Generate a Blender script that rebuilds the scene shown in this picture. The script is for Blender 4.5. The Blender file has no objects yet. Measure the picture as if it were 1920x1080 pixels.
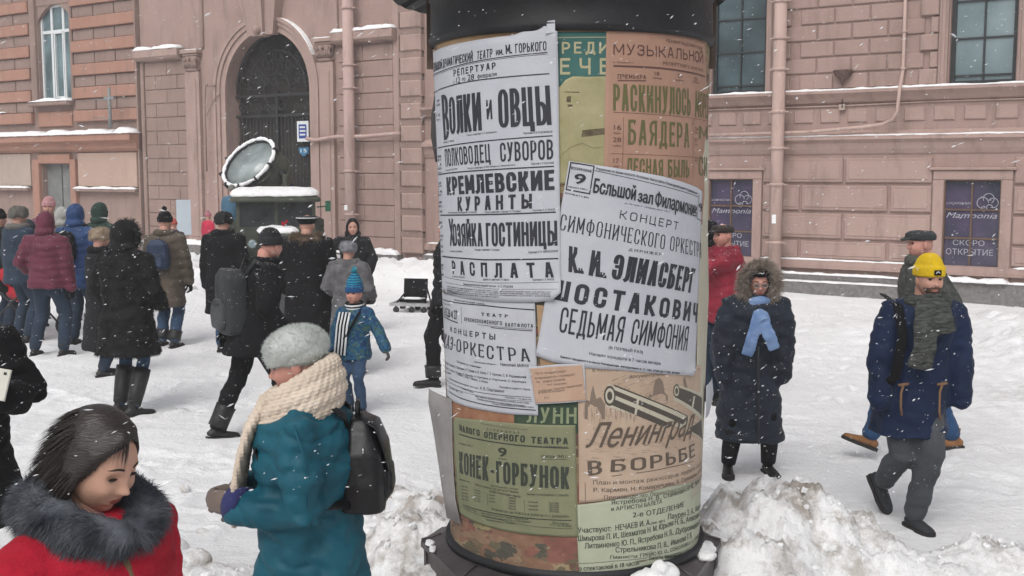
import bpy, bmesh, math, random
import numpy as np
from mathutils import Vector, Matrix, noise
from math import sin, cos, pi, radians, sqrt, exp
random.seed(7)
SC = bpy.context.scene
COL = SC.collection
V = Vector

# ---------------------------------------------------------------- camera, sky, sun
FPX, CAMH, PITCH = 2100.0, 2.15, math.atan(215/2100)
cam = bpy.data.objects.new('camera', bpy.data.cameras.new('camera')); COL.objects.link(cam)
cam.location = (0, 0, CAMH); cam.rotation_euler = (pi/2-PITCH, 0, 0)
cam.data.sensor_width = 36; cam.data.lens = 36*FPX/1920; cam.data.clip_end = 2000; cam.data.clip_start = .05
SC.camera = cam
w = bpy.data.worlds.new('World'); SC.world = w; w.use_nodes = True
nt = w.node_tree; bg = nt.nodes['Background']
sky = nt.nodes.new('ShaderNodeTexSky'); sky.sky_type = 'NISHITA'; sky.sun_disc = False
SUN_EL, SUN_ROT = radians(48), radians(200)
sky.sun_elevation = SUN_EL; sky.sun_rotation = SUN_ROT; sky.dust_density = 4; sky.ozone_density = 1
hs = nt.nodes.new('ShaderNodeHueSaturation'); hs.inputs['Saturation'].default_value = .22
nt.links.new(sky.outputs[0], hs.inputs['Color']); nt.links.new(hs.outputs[0], bg.inputs[0])
bg.inputs[1].default_value = .15
sd = bpy.data.lights.new('sun', 'SUN'); sd.energy = 1.0; sd.angle = radians(40); sd.color = (1, .98, .95)
sun = bpy.data.objects.new('sun', sd); COL.objects.link(sun)
sdir = V((sin(SUN_ROT)*cos(SUN_EL), cos(SUN_ROT)*cos(SUN_EL), sin(SUN_EL)))
sun.rotation_euler = sdir.to_track_quat('Z', 'Y').to_euler()
SC.view_settings.view_transform = 'Standard'; SC.view_settings.look = 'None'
SC.view_settings.exposure = .06; SC.view_settings.gamma = 1; SC.view_settings.use_curve_mapping = False

# ---------------------------------------------------------------- measuring
def ray(px, py):
    x = (px-960)/FPX; y = (540-py)/FPX
    return V((x, cos(PITCH)+y*sin(PITCH), -sin(PITCH)+y*cos(PITCH)))
def ground(px, py, z=0.0):
    d = ray(px, py); t = (z-CAMH)/d.z
    return V((d.x*t, d.y*t, z))
def at_y(px, py, Y):
    d = ray(px, py); t = Y/d.y
    return V((d.x*t, Y, CAMH+d.z*t))

# ---------------------------------------------------------------- materials
def new_mat(name):
    m = bpy.data.materials.new(name); m.use_nodes = True
    return m, m.node_tree, m.node_tree.nodes['Principled BSDF']
def lin(c):
    return tuple(c)+(1,)
def mat(name, c, rough=.85, var=.12, scale=6, bump=0, bscale=60, spec=.3, metal=0, c2=None, stretch=None, sheen=0, detail=5):
    m, t, b = new_mat(name)
    b.inputs['Roughness'].default_value = rough; b.inputs['Metallic'].default_value = metal
    b.inputs['Specular IOR Level'].default_value = spec
    if sheen: b.inputs['Sheen Weight'].default_value = sheen
    tc = t.nodes.new('ShaderNodeTexCoord'); src = tc.outputs['Object']
    if stretch:
        mp = t.nodes.new('ShaderNodeMapping'); mp.inputs['Scale'].default_value = stretch
        t.links.new(src, mp.inputs[0]); src = mp.outputs[0]
    n = t.nodes.new('ShaderNodeTexNoise'); n.inputs['Scale'].default_value = scale; n.inputs['Detail'].default_value = detail
    t.links.new(src, n.inputs[0])
    r = t.nodes.new('ShaderNodeValToRGB')
    r.color_ramp.elements[0].position = .3; r.color_ramp.elements[1].position = .7
    a = tuple(max(0, x*(1-var)) for x in c); d = c2 if c2 else tuple(min(1, x*(1+var)) for x in c)
    r.color_ramp.elements[0].color = lin(a); r.color_ramp.elements[1].color = lin(d)
    t.links.new(n.outputs[0], r.inputs[0]); t.links.new(r.outputs[0], b.inputs['Base Color'])
    if bump:
        n2 = t.nodes.new('ShaderNodeTexNoise'); n2.inputs['Scale'].default_value = bscale; n2.inputs['Detail'].default_value = 6
        t.links.new(src, n2.inputs[0])
        bp = t.nodes.new('ShaderNodeBump'); bp.inputs['Strength'].default_value = bump; bp.inputs['Distance'].default_value = .01
        t.links.new(n2.outputs[0], bp.inputs['Height']); t.links.new(bp.outputs[0], b.inputs['Normal'])
    return m
_cm = {}
def cloth(c, rough=.9, bump=.6, var=.22, bscale=38, sheen=.04):
    k = (c, rough, bump)
    if k not in _cm:
        m = mat('cloth', c, rough, var, 5, bump, bscale, .12 if max(c) < .03 else .2, sheen=sheen*(.25 if max(c) < .03 else 1)); _cm[k] = m
        # snowflakes caught on upward-facing cloth
        t = m.node_tree; b = t.nodes['Principled BSDF']; src = b.inputs['Base Color'].links[0].from_socket
        g = t.nodes.new('ShaderNodeNewGeometry'); sp = t.nodes.new('ShaderNodeSeparateXYZ'); t.links.new(g.outputs['Normal'], sp.inputs[0])
        n = t.nodes.new('ShaderNodeTexNoise'); n.inputs['Scale'].default_value = 75; n.inputs['Detail'].default_value = 4; t.links.new(g.outputs['Position'], n.inputs[0])
        ma = t.nodes.new('ShaderNodeMath'); ma.operation = 'MULTIPLY_ADD'; ma.inputs[1].default_value = .13; t.links.new(sp.outputs[2], ma.inputs[0]); t.links.new(n.outputs[0], ma.inputs[2])
        r = t.nodes.new('ShaderNodeValToRGB'); r.color_ramp.elements[0].position = .73; r.color_ramp.elements[1].position = .80; r.color_ramp.elements[1].color = (.7, .75, .75, 1); t.links.new(ma.outputs[0], r.inputs[0])
        x = t.nodes.new('ShaderNodeMix'); x.data_type = 'RGBA'; x.inputs[7].default_value = (.7, .7, .72, 1); t.links.new(r.outputs[0], x.inputs[0]); t.links.new(src, x.inputs[6]); t.links.new(x.outputs[2], b.inputs['Base Color'])
    return _cm[k]
def stucco(name, c, c2, dirt=(.16, .12, .10)):
    m, t, b = new_mat(name); b.inputs['Roughness'].default_value = .95; b.inputs['Specular IOR Level'].default_value = .15
    g = t.nodes.new('ShaderNodeNewGeometry')
    n = t.nodes.new('ShaderNodeTexNoise'); n.inputs['Scale'].default_value = .8; n.inputs['Detail'].default_value = 8; n.inputs['Roughness'].default_value = .65
    t.links.new(g.outputs['Position'], n.inputs[0])
    mx = t.nodes.new('ShaderNodeMix'); mx.data_type = 'RGBA'; mx.inputs[6].default_value = lin(c); mx.inputs[7].default_value = lin(c2)
    r = t.nodes.new('ShaderNodeValToRGB'); r.color_ramp.elements[0].position = .35; r.color_ramp.elements[1].position = .65
    t.links.new(n.outputs[0], r.inputs[0]); t.links.new(r.outputs[0], mx.inputs[0])
    mp = t.nodes.new('ShaderNodeMapping'); mp.inputs['Scale'].default_value = (1.6, 1.6, .35); t.links.new(g.outputs['Position'], mp.inputs[0])
    n3 = t.nodes.new('ShaderNodeTexNoise'); n3.inputs['Scale'].default_value = 2.5; n3.inputs['Detail'].default_value = 9; n3.inputs['Roughness'].default_value = .7
    t.links.new(mp.outputs[0], n3.inputs[0])
    r3 = t.nodes.new('ShaderNodeValToRGB'); r3.color_ramp.elements[0].position = .50; r3.color_ramp.elements[1].position = .78
    r3.color_ramp.elements[1].color = (.7, .7, .7, 1)
    t.links.new(n3.outputs[0], r3.inputs[0])
    m2 = t.nodes.new('ShaderNodeMix'); m2.data_type = 'RGBA'; m2.inputs[7].default_value = lin(dirt)
    t.links.new(r3.outputs[0], m2.inputs[0]); t.links.new(mx.outputs[2], m2.inputs[6]); t.links.new(m2.outputs[2], b.inputs['Base Color'])
    n2 = t.nodes.new('ShaderNodeTexNoise'); n2.inputs['Scale'].default_value = 25; n2.inputs['Detail'].default_value = 6
    t.links.new(g.outputs['Position'], n2.inputs[0])
    bp = t.nodes.new('ShaderNodeBump'); bp.inputs['Strength'].default_value = .35; bp.inputs['Distance'].default_value = .02
    t.links.new(n2.outputs[0], bp.inputs['Height']); t.links.new(bp.outputs[0], b.inputs['Normal'])
    return m
M_PINK = stucco('pink_stucco', (0.308, 0.217, 0.190), (0.355, 0.252, 0.223))
M_PINK2 = stucco('pink_stucco_light', (0.334, 0.238, 0.210), (0.378, 0.273, 0.239))
M_ORANGE = stucco('orange_stucco', (0.335, 0.183, 0.136), (0.371, 0.213, 0.165))
M_TAN = stucco('tan_stucco', (0.251, 0.177, 0.156), (0.295, 0.212, 0.183))
M_PALE = stucco('pale_plaster', (.36, .295, .25), (.41, .325, .28), (.30, .24, .20))
M_GRANITE = mat('granite', (.17, .16, .155), .8, .25, 14, .6, 60)
M_IRON = mat('black_iron', (.02, .02, .022), .5, .3, 10, .3, 80, .4)
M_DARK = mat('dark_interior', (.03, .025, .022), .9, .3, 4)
M_FRAME = mat('dark_frame', (.03, .032, .034), .5, .2, 8)
M_WFRAME = mat('white_frame', (.62, .64, .65), .5, .06, 8)
M_DOOR = mat('grey_metal_door', (.17, .175, .17), .7, .2, 5, .2, 40)

def glass_mat(name, c, c2, scale=2.0):
    m = mat(name, c, .12, 0, scale, 0, c2=c2, spec=.6)
    return m
M_GLASS = glass_mat('window_glass_dark', (.015, .03, .036), (.06, .10, .115), 1.7)
M_GLASS2 = glass_mat('window_glass_pale', (.10, .15, .165), (.20, .26, .275), 1.2)
M_GLASS3 = glass_mat('window_glass_blue', (.06, .09, .10), (.17, .25, .27), 1.5)
M_VIOLET = glass_mat('violet_window_film', (.03, .034, .055), (.085, .062, .115), 2.2)
M_FILMPRINT = mat('pale_print', (.33, .33, .38), .6, .1)
def snow_mat(name, dirty):
    m, t, b = new_mat(name); b.inputs['Roughness'].default_value = .75; b.inputs['Specular IOR Level'].default_value = .25
    b.inputs['Subsurface Weight'].default_value = 0
    g = t.nodes.new('ShaderNodeNewGeometry')
    def nz(s, d, ro=.6, st=None):
        src = g.outputs['Position']
        if st:
            mp = t.nodes.new('ShaderNodeMapping'); mp.inputs['Scale'].default_value = st; t.links.new(src, mp.inputs[0]); src = mp.outputs[0]
        n = t.nodes.new('ShaderNodeTexNoise'); n.inputs['Scale'].default_value = s; n.inputs['Detail'].default_value = d; n.inputs['Roughness'].default_value = ro
        t.links.new(src, n.inputs[0]); return n.outputs[0]
    def ramp(src, p0, p1, v0=0, v1=1):
        r = t.nodes.new('ShaderNodeValToRGB'); r.color_ramp.elements[0].position = p0; r.color_ramp.elements[1].position = p1
        r.color_ramp.elements[0].color = (v0,)*3+(1,); r.color_ramp.elements[1].color = (v1,)*3+(1,); t.links.new(src, r.inputs[0]); return r.outputs[0]
    def mix(f, a, c):
        x = t.nodes.new('ShaderNodeMix'); x.data_type = 'RGBA'; t.links.new(f, x.inputs[0])
        if isinstance(a, tuple): x.inputs[6].default_value = lin(a)
        else: t.links.new(a, x.inputs[6])
        x.inputs[7].default_value = lin(c); return x.outputs[2]
    c = mix(ramp(nz(.9, 6), .35, .7), (.90, .90, .905), (.82, .815, .82))
    c = mix(ramp(nz(7, 9, .78, (.6, 1.6, 1)), .58, .72, 0, .6), c, (.46, .44, .425))
    if dirty:
        at = t.nodes.new('ShaderNodeAttribute'); at.attribute_name = 'dirt'
        mm = t.nodes.new('ShaderNodeMath'); mm.operation = 'MULTIPLY'
        t.links.new(at.outputs['Fac'], mm.inputs[0]); t.links.new(ramp(nz(4.5, 7, .7), .46, .62), mm.inputs[1])
        c = mix(mm.outputs[0], c, (.30, .25, .205))
    t.links.new(c, b.inputs['Base Color'])
    bp = t.nodes.new('ShaderNodeBump'); bp.inputs['Strength'].default_value = .8; bp.inputs['Distance'].default_value = .04
    t.links.new(nz(14, 9, .72), bp.inputs['Height']); t.links.new(bp.outputs[0], b.inputs['Normal'])
    return m
M_SNOW = snow_mat('snow', False); M_GSNOW = snow_mat('trodden_snow', True)

# ---------------------------------------------------------------- mesh helper
class MB:
    def __init__(s): s.v = []; s.f = []; s.m = []; s.sm = []
    def add(s, vs, fs, mi=0, smooth=False):
        o = len(s.v); s.v += [tuple(p) for p in vs]; s.f += [tuple(i+o for i in f) for f in fs]
        s.m += [mi]*len(fs); s.sm += [smooth]*len(fs)
    def box(s, x0, x1, y0, y1, z0, z1, mi=0, M=None):
        vs = [V((x, y, z)) for z in (z0, z1) for y in (y0, y1) for x in (x0, x1)]
        if M: vs = [M @ p for p in vs]
        s.add(vs, [(0, 2, 3, 1), (4, 5, 7, 6), (0, 1, 5, 4), (2, 6, 7, 3), (0, 4, 6, 2), (1, 3, 7, 5)], mi)
    def cbox(s, x0, x1, y0, y1, z0, z1, c=.01, mi=0, M=None):   # front (-y) face chamfered
        vs = [(x0, y1, z0), (x1, y1, z0), (x1, y1, z1), (x0, y1, z1), (x0, y0+c, z0), (x1, y0+c, z0), (x1, y0+c, z1), (x0, y0+c, z1),
              (x0+c, y0, z0+c), (x1-c, y0, z0+c), (x1-c, y0, z1-c), (x0+c, y0, z1-c)]
        vs = [V(p) for p in vs]
        if M: vs = [M @ p for p in vs]
        fs = [(0, 3, 2, 1), (8, 9, 10, 11)]
        for a in range(4):
            b = (a+1) % 4; fs += [(a, b, b+4, a+4), (a+4, b+4, b+8, a+8)]
        s.add(vs, fs, mi)
    def tube(s, pts, rad, n=12, mi=0, up=None, cap=True, smooth=True, dome=False):
        """pts: centres; rad: r or (rx, ry) per point; oriented along path"""
        pts = [V(p) for p in pts]; k = len(pts)
        rad = [(r, r) if not isinstance(r, (tuple, list)) else r for r in rad]
        if dome:   # rounded ends
            a, b = pts[0]-pts[1], pts[-1]-pts[-2]
            ra, rb = max(rad[0]), max(rad[-1]); a.normalize(); b.normalize()
            pre = [(pts[0]+a*ra*sin(q), (rad[0][0]*cos(q), rad[0][1]*cos(q))) for q in (1.45, 1.0, .5)]
            post = [(pts[-1]+b*rb*sin(q), (rad[-1][0]*cos(q), rad[-1][1]*cos(q))) for q in (.5, 1.0, 1.45)]
            pts = [p for p, _ in pre]+pts+[p for p, _ in post]; rad = [r for _, r in pre]+rad+[r for _, r in post]; k = len(pts)
        vs = []; fs = []; ref = V(up) if up else V((0, 1, 0)) if abs((pts[-1]-pts[0]).normalized().y) < .9 else V((1, 0, 0))
        for i in range(k):
            d = (pts[min(i+1, k-1)]-pts[max(i-1, 0)]).normalized()
            x = d.cross(ref)
            if x.length < 1e-4: x = d.cross(V((1, .2, 0)))
            x.normalize(); y = x.cross(d).normalized()
            for j in range(n):
                a = 2*pi*j/n
                vs.append(pts[i]+x*(rad[i][0]*cos(a))+y*(rad[i][1]*sin(a)))
        for i in range(k-1):
            for j in range(n):
                j2 = (j+1) % n
                fs.append((i*n+j, i*n+j2, (i+1)*n+j2, (i+1)*n+j))
        if cap: fs += [tuple(range(n-1, -1, -1)), tuple((k-1)*n+j for j in range(n))]
        s.add(vs, fs, mi, smooth)
    def rings(s, rings, n=32, mi=0, p=2.0, smooth=True, cap=True):
        """horizontal rings (cx, cy, z, rx, ry)"""
        vs = []; fs = []
        for cx, cy, z, rx, ry in rings:
            for j in range(n):
                a = 2*pi*j/n; c, q = cos(a), sin(a)
                k = 1/((abs(c)**p+abs(q)**p)**(1/p))
                vs.append((cx+rx*c*k, cy+ry*q*k, z))
        for i in range(len(rings)-1):
            for j in range(n):
                j2 = (j+1) % n; fs.append((i*n+j, i*n+j2, (i+1)*n+j2, (i+1)*n+j))
        if cap: fs += [tuple(range(n-1, -1, -1)), tuple((len(rings)-1)*n+j for j in range(n))]
        s.add(vs, fs, mi, smooth)
    def ball(s, c, r, n=16, mi=0, M=None, fn=None):
        c = V(c); r = (r, r, r) if not isinstance(r, (tuple, list)) else r
        vs = []; fs = []; h = n//2
        vs.append(V((0, 0, -r[2])))
        for i in range(1, h):
            a = -pi/2+pi*i/h
            for j in range(n):
                b = 2*pi*j/n; vs.append(V((r[0]*cos(a)*cos(b), r[1]*cos(a)*sin(b), r[2]*sin(a))))
        vs.append(V((0, 0, r[2])))
        for j in range(n): fs.append((0, 1+(j+1) % n, 1+j))
        for i in range(h-2):
            for j in range(n):
                j2 = (j+1) % n; fs.append((1+i*n+j, 1+i*n+j2, 1+(i+1)*n+j2, 1+(i+1)*n+j))
        e = 1+(h-1)*n
        for j in range(n): fs.append((e, e-n+j, e-n+(j+1) % n))
        if M: vs = [M @ p for p in vs]
        vs = [p+c for p in vs]
        if fn: vs = [fn(p) for p in vs]
        s.add(vs, fs, mi, True)
    def mesh(s, name, mats):
        me = bpy.data.meshes.new(name); me.from_pydata(s.v, [], s.f)
        for m in (mats if isinstance(mats, (list, tuple)) else [mats]): me.materials.append(m)
        me.polygons.foreach_set('material_index', s.m); me.polygons.foreach_set('use_smooth', s.sm)
        me.update(); return me
    def build(s, name, mats, parent=None, loc=None):
        return obj(name, s.mesh(name, mats), parent, loc)
def obj(name, me, parent=None, loc=None):
    o = bpy.data.objects.new(name, me); COL.objects.link(o)
    if parent is not None: o.parent = parent
    if loc is not None: o.location = loc
    return o
def tag(o, label=None, cat=None, group=None, kind=None):
    if label: o['label'] = label
    if cat: o['category'] = cat
    if group: o['group'] = group
    if kind: o['kind'] = kind
    return o
def thing(name, label, cat, loc=(0, 0, 0), rz=0, group=None):
    o = bpy.data.objects.new(name, None); COL.objects.link(o); o.empty_display_size = .1
    o.location = loc; o.rotation_euler = (0, 0, rz); return tag(o, label, cat, group)
def remesh(mb, voxel, smooth=4):
    me = mb.mesh('tmp', []); o = bpy.data.objects.new('tmp', me); COL.objects.link(o)
    r = o.modifiers.new('r', 'REMESH'); r.mode = 'VOXEL'; r.voxel_size = voxel
    if smooth:
        q = o.modifiers.new('s', 'SMOOTH'); q.factor = .5; q.iterations = smooth
    dg = bpy.context.evaluated_depsgraph_get()
    n = bpy.data.meshes.new_from_object(o.evaluated_get(dg)); bpy.data.objects.remove(o); bpy.data.meshes.remove(me)
    return n
def displace(me, fn):
    n = len(me.vertices); co = np.empty(n*3, np.float32); no = np.empty(n*3, np.float32)
    me.vertices.foreach_get('co', co); me.vertex_normals.foreach_get('vector', no)
    co = co.reshape(-1, 3); no = no.reshape(-1, 3)
    co += no*fn(co)[:, None]
    me.vertices.foreach_set('co', co.ravel()); me.update()
def vnoise(co, s, seed=0, oct=3):
    """cheap smooth pseudo noise from summed rotated sines"""
    rs = np.random.RandomState(seed); out = np.zeros(len(co))
    s = np.array(s if isinstance(s, (tuple, list)) else (s, s, s), float)
    amp = 1; tot = 0
    for o in range(oct):
        for _ in range(4):
            d = rs.normal(size=3); d /= np.linalg.norm(d); ph = rs.uniform(0, 6.28)
            w2 = rs.normal(size=3); w2 /= np.linalg.norm(w2)
            q = co*s*(2**o)
            out += amp*np.sin(q@d*2.2+ph+1.3*np.sin(q@w2*1.7+ph*2))
        tot += amp*2; amp *= .55
    return out/tot
def finish(me, mats, name, parent, mat_fn=None):
    me.name = name; me.materials.clear()
    for m in (mats if isinstance(mats, (list, tuple)) else [mats]): me.materials.append(m)
    me.polygons.foreach_set('use_smooth', [True]*len(me.polygons))
    if mat_fn is not None:
        n = len(me.polygons); c = np.empty(n*3, np.float32); me.polygons.foreach_get('center', c)
        me.polygons.foreach_set('material_index', mat_fn(c.reshape(-1, 3)).astype(np.int32))
    me.update()
    return obj(name, me, parent)
# ================================================================ GROUND
HEAPS = [  # x, y, sx, sy, h, lumpy, dirt
 (1.32, 5.85, .36, .30, .40, 1, 1), (1.62, 5.6, .28, .28, .22, 1, 1), (2.0, 5.65, .36, .25, .12, 1, .8), (1.10, 5.35, .28, .3, .34, 1, 1),
 (2.62, 5.75, .26, .22, .17, 1, .9), (2.35, 5.2, .5, .35, .12, 1, .6), (1.35, 4.75, .5, .4, .14, 1, .9),
 (-.45, 6.0, .26, .25, .30, 1, 1), (-.62, 5.6, .25, .3, .22, 1, .9), (-.30, 5.45, .28, .3, .30, 1, 1), (-.75, 6.4, .3, .2, .14, 1, .7), (-.12, 6.3, .3, .3, .26, 1, 1), (-.5, 5.0, .4, .4, .2, 1, .9),
 (-1.75, 5.5, .45, .3, .13, 1, .6), (-1.35, 5.1, .4, .3, .12, 1, .7), (-2.4, 5.0, .5, .4, .08, 1, .4),
 (-5.9, 19.5, 1.0, .9, .55, .6, .1), (-4.9, 17.2, .7, .9, .35, .6, .1), (-6.6, 21.5, 1.0, 1.2, .6, .6, .1), (-5.2, 20.5, .6, 1.0, .6, .6, .1),
 (-2.3, 22.3, 2.2, .9, .38, .5, .1), (-.3, 21.5, 2.0, .8, .3, .5, .1), (-3.6, 22, .9, .8, .3, .5, .1),
 (7.2, 12.6, 1.3, 1.1, .35, .8, .4), (5.5, 10.2, .9, .7, .12, .8, .5), (6.3, 15, 1.6, .9, .18, .6, .2), (9, 14, 2, 1.4, .4, .6, .2),
]
def hground(x, y):
    """numpy: height and dirt"""
    x = np.asarray(x, float); y = np.asarray(y, float)
    P = np.stack([x.ravel(), y.ravel(), np.zeros(x.size)], 1)
    h = .018*vnoise(P, 1.1, 3, 4).reshape(x.shape)+.007*vnoise(P, 5, 5, 3).reshape(x.shape)
    fp = vnoise(P, (4.5, 4.5, 1), 31, 2).reshape(x.shape); fq = vnoise(P, (1.0, .8, 1), 33, 2).reshape(x.shape)
    h = h-.022*np.clip(np.abs(fp)-.22, 0, .5)*np.clip(fq*3+.9, .25, 1.5)+.012*np.clip(vnoise(P, (9, 9, 1), 35, 3).reshape(x.shape), .1, .6)*np.clip(fq*2+.6, .2, 1)
    d = np.zeros_like(x); mound = np.zeros_like(x); lump = np.zeros_like(x)
    for hx, hy, sx, sy, hh, l, dd in HEAPS:
        q = ((x-hx)/sx)**2+((y-hy)/sy)**2; g = np.exp(-q**1.6*.45)
        mound = mound+hh*g*(1-.75*np.minimum(1, mound/.6)); lump = np.maximum(lump, l*np.exp(-q*.35)); d = np.maximum(d, dd*np.exp(-q*.45))
    n1 = vnoise(P, 4.2, 11, 2).reshape(x.shape); n2 = vnoise(P, 10.5, 12, 3).reshape(x.shape); n3 = vnoise(P, 30, 14, 2).reshape(x.shape); n4 = vnoise(P, 8, 17, 2).reshape(x.shape)
    bill = np.abs(n1)*1.5; b2 = np.abs(n2)
    h = h+mound*(.88+.12*np.minimum(bill, 1.2))+lump*np.minimum(1, .15+mound*3)*(.040*np.maximum(b2, .25)+.030*np.abs(n3)+.022*np.tanh(n4*5)+.02*bill)
    # level ground under the buildings' feet
    return h, d
FP = []
_r = random.Random(17)
for _ in range(38):     # trails of footprints across the trodden street
    x, y, a = _r.uniform(-6, 7), _r.uniform(4.6, 17), _r.uniform(0, 6.3)
    for k in range(_r.randint(4, 9)):
        s_ = .09 if k % 2 else -.09; FP.append((x+s_*-sin(a), y+s_*cos(a), a+_r.uniform(-.15, .15), _r.uniform(.012, .026))); x += .62*cos(a); y += .62*sin(a); a += _r.uniform(-.12, .12)
def hz(x, y):
    h, _ = hground(np.array([x]), np.array([y])); return float(h[0])
def make_ground():
    yy = np.concatenate([np.linspace(-3, 1.2, 8)[:-1], 1.2*np.exp(np.linspace(0, math.log(34/1.2), 760)), [40, 60, 120, 400]])
    uu = np.concatenate([[-6, -3, -1.6, -1, -.7], np.linspace(-.54, .58, 430), [.75, 1, 1.6, 3, 6]])
    Y, U = np.meshgrid(yy, uu, indexing='ij')
    X = U*np.maximum(np.abs(Y), 3.0)
    H, D = hground(X, Y)
    for fx, fy, fa, fd in FP:
        i0, i1 = np.searchsorted(yy, (fy-.35, fy+.35)); Ys, Xs = Y[i0:i1], X[i0:i1]
        j = np.where((np.abs(Xs-fx) < .35).any(0))[0]
        if len(j) == 0: continue
        sl_ = (slice(i0, i1), slice(j[0], j[-1]+1)); u = (X[sl_]-fx)*cos(fa)+(Y[sl_]-fy)*sin(fa); v = -(X[sl_]-fx)*sin(fa)+(Y[sl_]-fy)*cos(fa)
        q = (u/.145)**2+(v/.055)**2; H[sl_] += fd*(-np.exp(-q**2)+.5*np.exp(-((q-1.9)/.7)**2))
    far = (Y > 36) | (Y < .5)
    H[far] = -.02
    n0, n1 = X.shape
    co = np.stack([X, Y, H], -1).reshape(-1, 3)
    i = np.arange(n0-1)[:, None]*n1+np.arange(n1-1)[None]
    f = np.stack([i, i+1, i+n1+1, i+n1], -1).reshape(-1, 4)
    me = bpy.data.meshes.new('snow_ground')
    me.vertices.add(len(co)); me.vertices.foreach_set('co', co.ravel().astype(np.float32))
    me.loops.add(f.size); me.loops.foreach_set('vertex_index', f.ravel().astype(np.int32))
    me.polygons.add(len(f)); me.polygons.foreach_set('loop_start', np.arange(0, f.size, 4, dtype=np.int32))
    me.update(calc_edges=True); me.validate()
    a = me.attributes.new('dirt', 'FLOAT', 'POINT'); a.data.foreach_set('value', D.ravel().astype(np.float32))
    me.polygons.foreach_set('use_smooth', [True]*len(me.polygons)); me.materials.append(M_GSNOW)
    tag(obj('snow_ground', me), kind='structure')
make_ground()

# ================================================================ BUILDINGS
G0 = ground(1480, 545)
WANG = math.atan2(-2100, 3160)
def wall_pt(s, z, out=0):
    e = V((cos(WANG), sin(WANG), 0)); n = V((sin(WANG), -cos(WANG), 0))
    return G0+e*s+n*out+V((0, 0, z-G0.z))
def broot(name, label, cat='building'):
    return thing(name, label, cat, (G0.x, G0.y, 0), WANG)
_bm = {}
def block(par, x0, x1, z0, z1, out, m, name='stone_block', back=0.0, c=.02):
    """one facade block; local mesh shared between alike blocks"""
    k = (round(x1-x0, 3), round(z1-z0, 3), round(out, 3), m.name, c)
    if k not in _bm:
        b = MB(); b.cbox(0, x1-x0, -out, .02, 0, z1-z0, c); _bm[k] = b.mesh(name, m)
    return obj(name, _bm[k], par, (x0, -back, z0))
def snow_cap(par, x0, x1, z, y0, y1, h=.06, name='snow_cap', seed=0):
    """lumpy snow lying on a ledge, y0 (front) .. y1 (wall) in local y"""
    rs = random.Random(seed); b = MB(); n = max(6, int((x1-x0)/.09)); vs = []; fs = []
    prof = [(0, 0), (-.012, .45), (.15, .95), (.5, 1.0), (1, 1.05), (1, 0)]
    for i in range(n+1):
        x = x0+(x1-x0)*i/n; e = min(1, min(i, n-i)/1.5+.25)
        hh = h*e*(.75+.5*noise.noise(V((x*1.7, seed, 0)))+.35*noise.noise(V((x*6, seed, 3))))
        fr = .03*noise.noise(V((x*4, seed, 7)))
        for a, q in prof:
            y = y0+(y1-y0)*a+fr*(1-a); vs.append((x, y, z+hh*q - (.02*max(0, noise.noise(V((x*5, 9, seed)))) if q == 0 and a == 0 else 0)))
    k = len(prof)
    for i in range(n):
        for j in range(k-1): fs.append((i*k+j, (i+1)*k+j, (i+1)*k+j+1, i*k+j+1))
    fs += [tuple(range(k)), tuple(n*k+j for j in range(k-1, -1, -1))]
    b.add(vs, fs, 0, True); return b.build(name, M_SNOW, par)
def wall_panels(b, x0, x1, z0, z1, holes, y0=0, y1=.5, mi=0):
    """wall with rectangular holes, built of butted boxes"""
    xs = sorted({x0, x1, *[h[0] for h in holes], *[h[1] for h in holes]})
    for a, c in zip(xs, xs[1:]):
        hs_ = sorted([(h[2], h[3]) for h in holes if h[0] <= a and h[1] >= c]); z = z0
        for p, q in hs_:
            if p > z: b.box(a, c, y0, y1, z, p, mi)
            z = q
        if z < z1: b.box(a, c, y0, y1, z, z1, mi)
def window(par, x0, x1, z0, z1, depth, glass, frame, cols, rows, fw=.05, mw=.03, name='window'):
    f = MB()
    for a in ((x0, x0+fw, z0, z1), (x1-fw, x1, z0, z1), (x0+fw, x1-fw, z0, z0+fw), (x0+fw, x1-fw, z1-fw, z1)):
        f.box(a[0], a[1], depth-.05, depth+.03, a[2], a[3])
    gx = [x0+fw+(x1-x0-2*fw)*c for c in cols]; gz = [z0+fw+(z1-z0-2*fw)*r for r in rows]
    for x in gx: f.box(x-mw/2, x+mw/2, depth-.035, depth+.02, z0+fw, z1-fw)
    for z in gz: f.box(x0+fw, x1-fw, depth-.032, depth+.018, z-mw/2, z+mw/2)
    o = f.build(name, frame, par)
    X = [x0+fw]+gx+[x1-fw]; Z = [z0+fw]+gz+[z1-fw]
    for i in range(len(X)-1):
        for j in range(len(Z)-1):
            g = MB(); g.box(X[i], X[i+1], depth, depth+.008, Z[j], Z[j+1]); g.build('pane', glass, o)
    return o
def prof_mould(b, x0, x1, pts, mi=0):
    """horizontal moulding: pts (out, z) profile from top to bottom, extruded along x"""
    n = len(pts); vs = [(x, -o, z) for x in (x0, x1) for o, z in pts]
    fs = [(i, n+i, n+i+1, i+1) for i in range(n-1)]+[tuple(range(n)), tuple(2*n-1-i for i in range(n)), (n-1, 2*n-1, n, 0)]
    b.add(vs, fs, mi)

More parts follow.
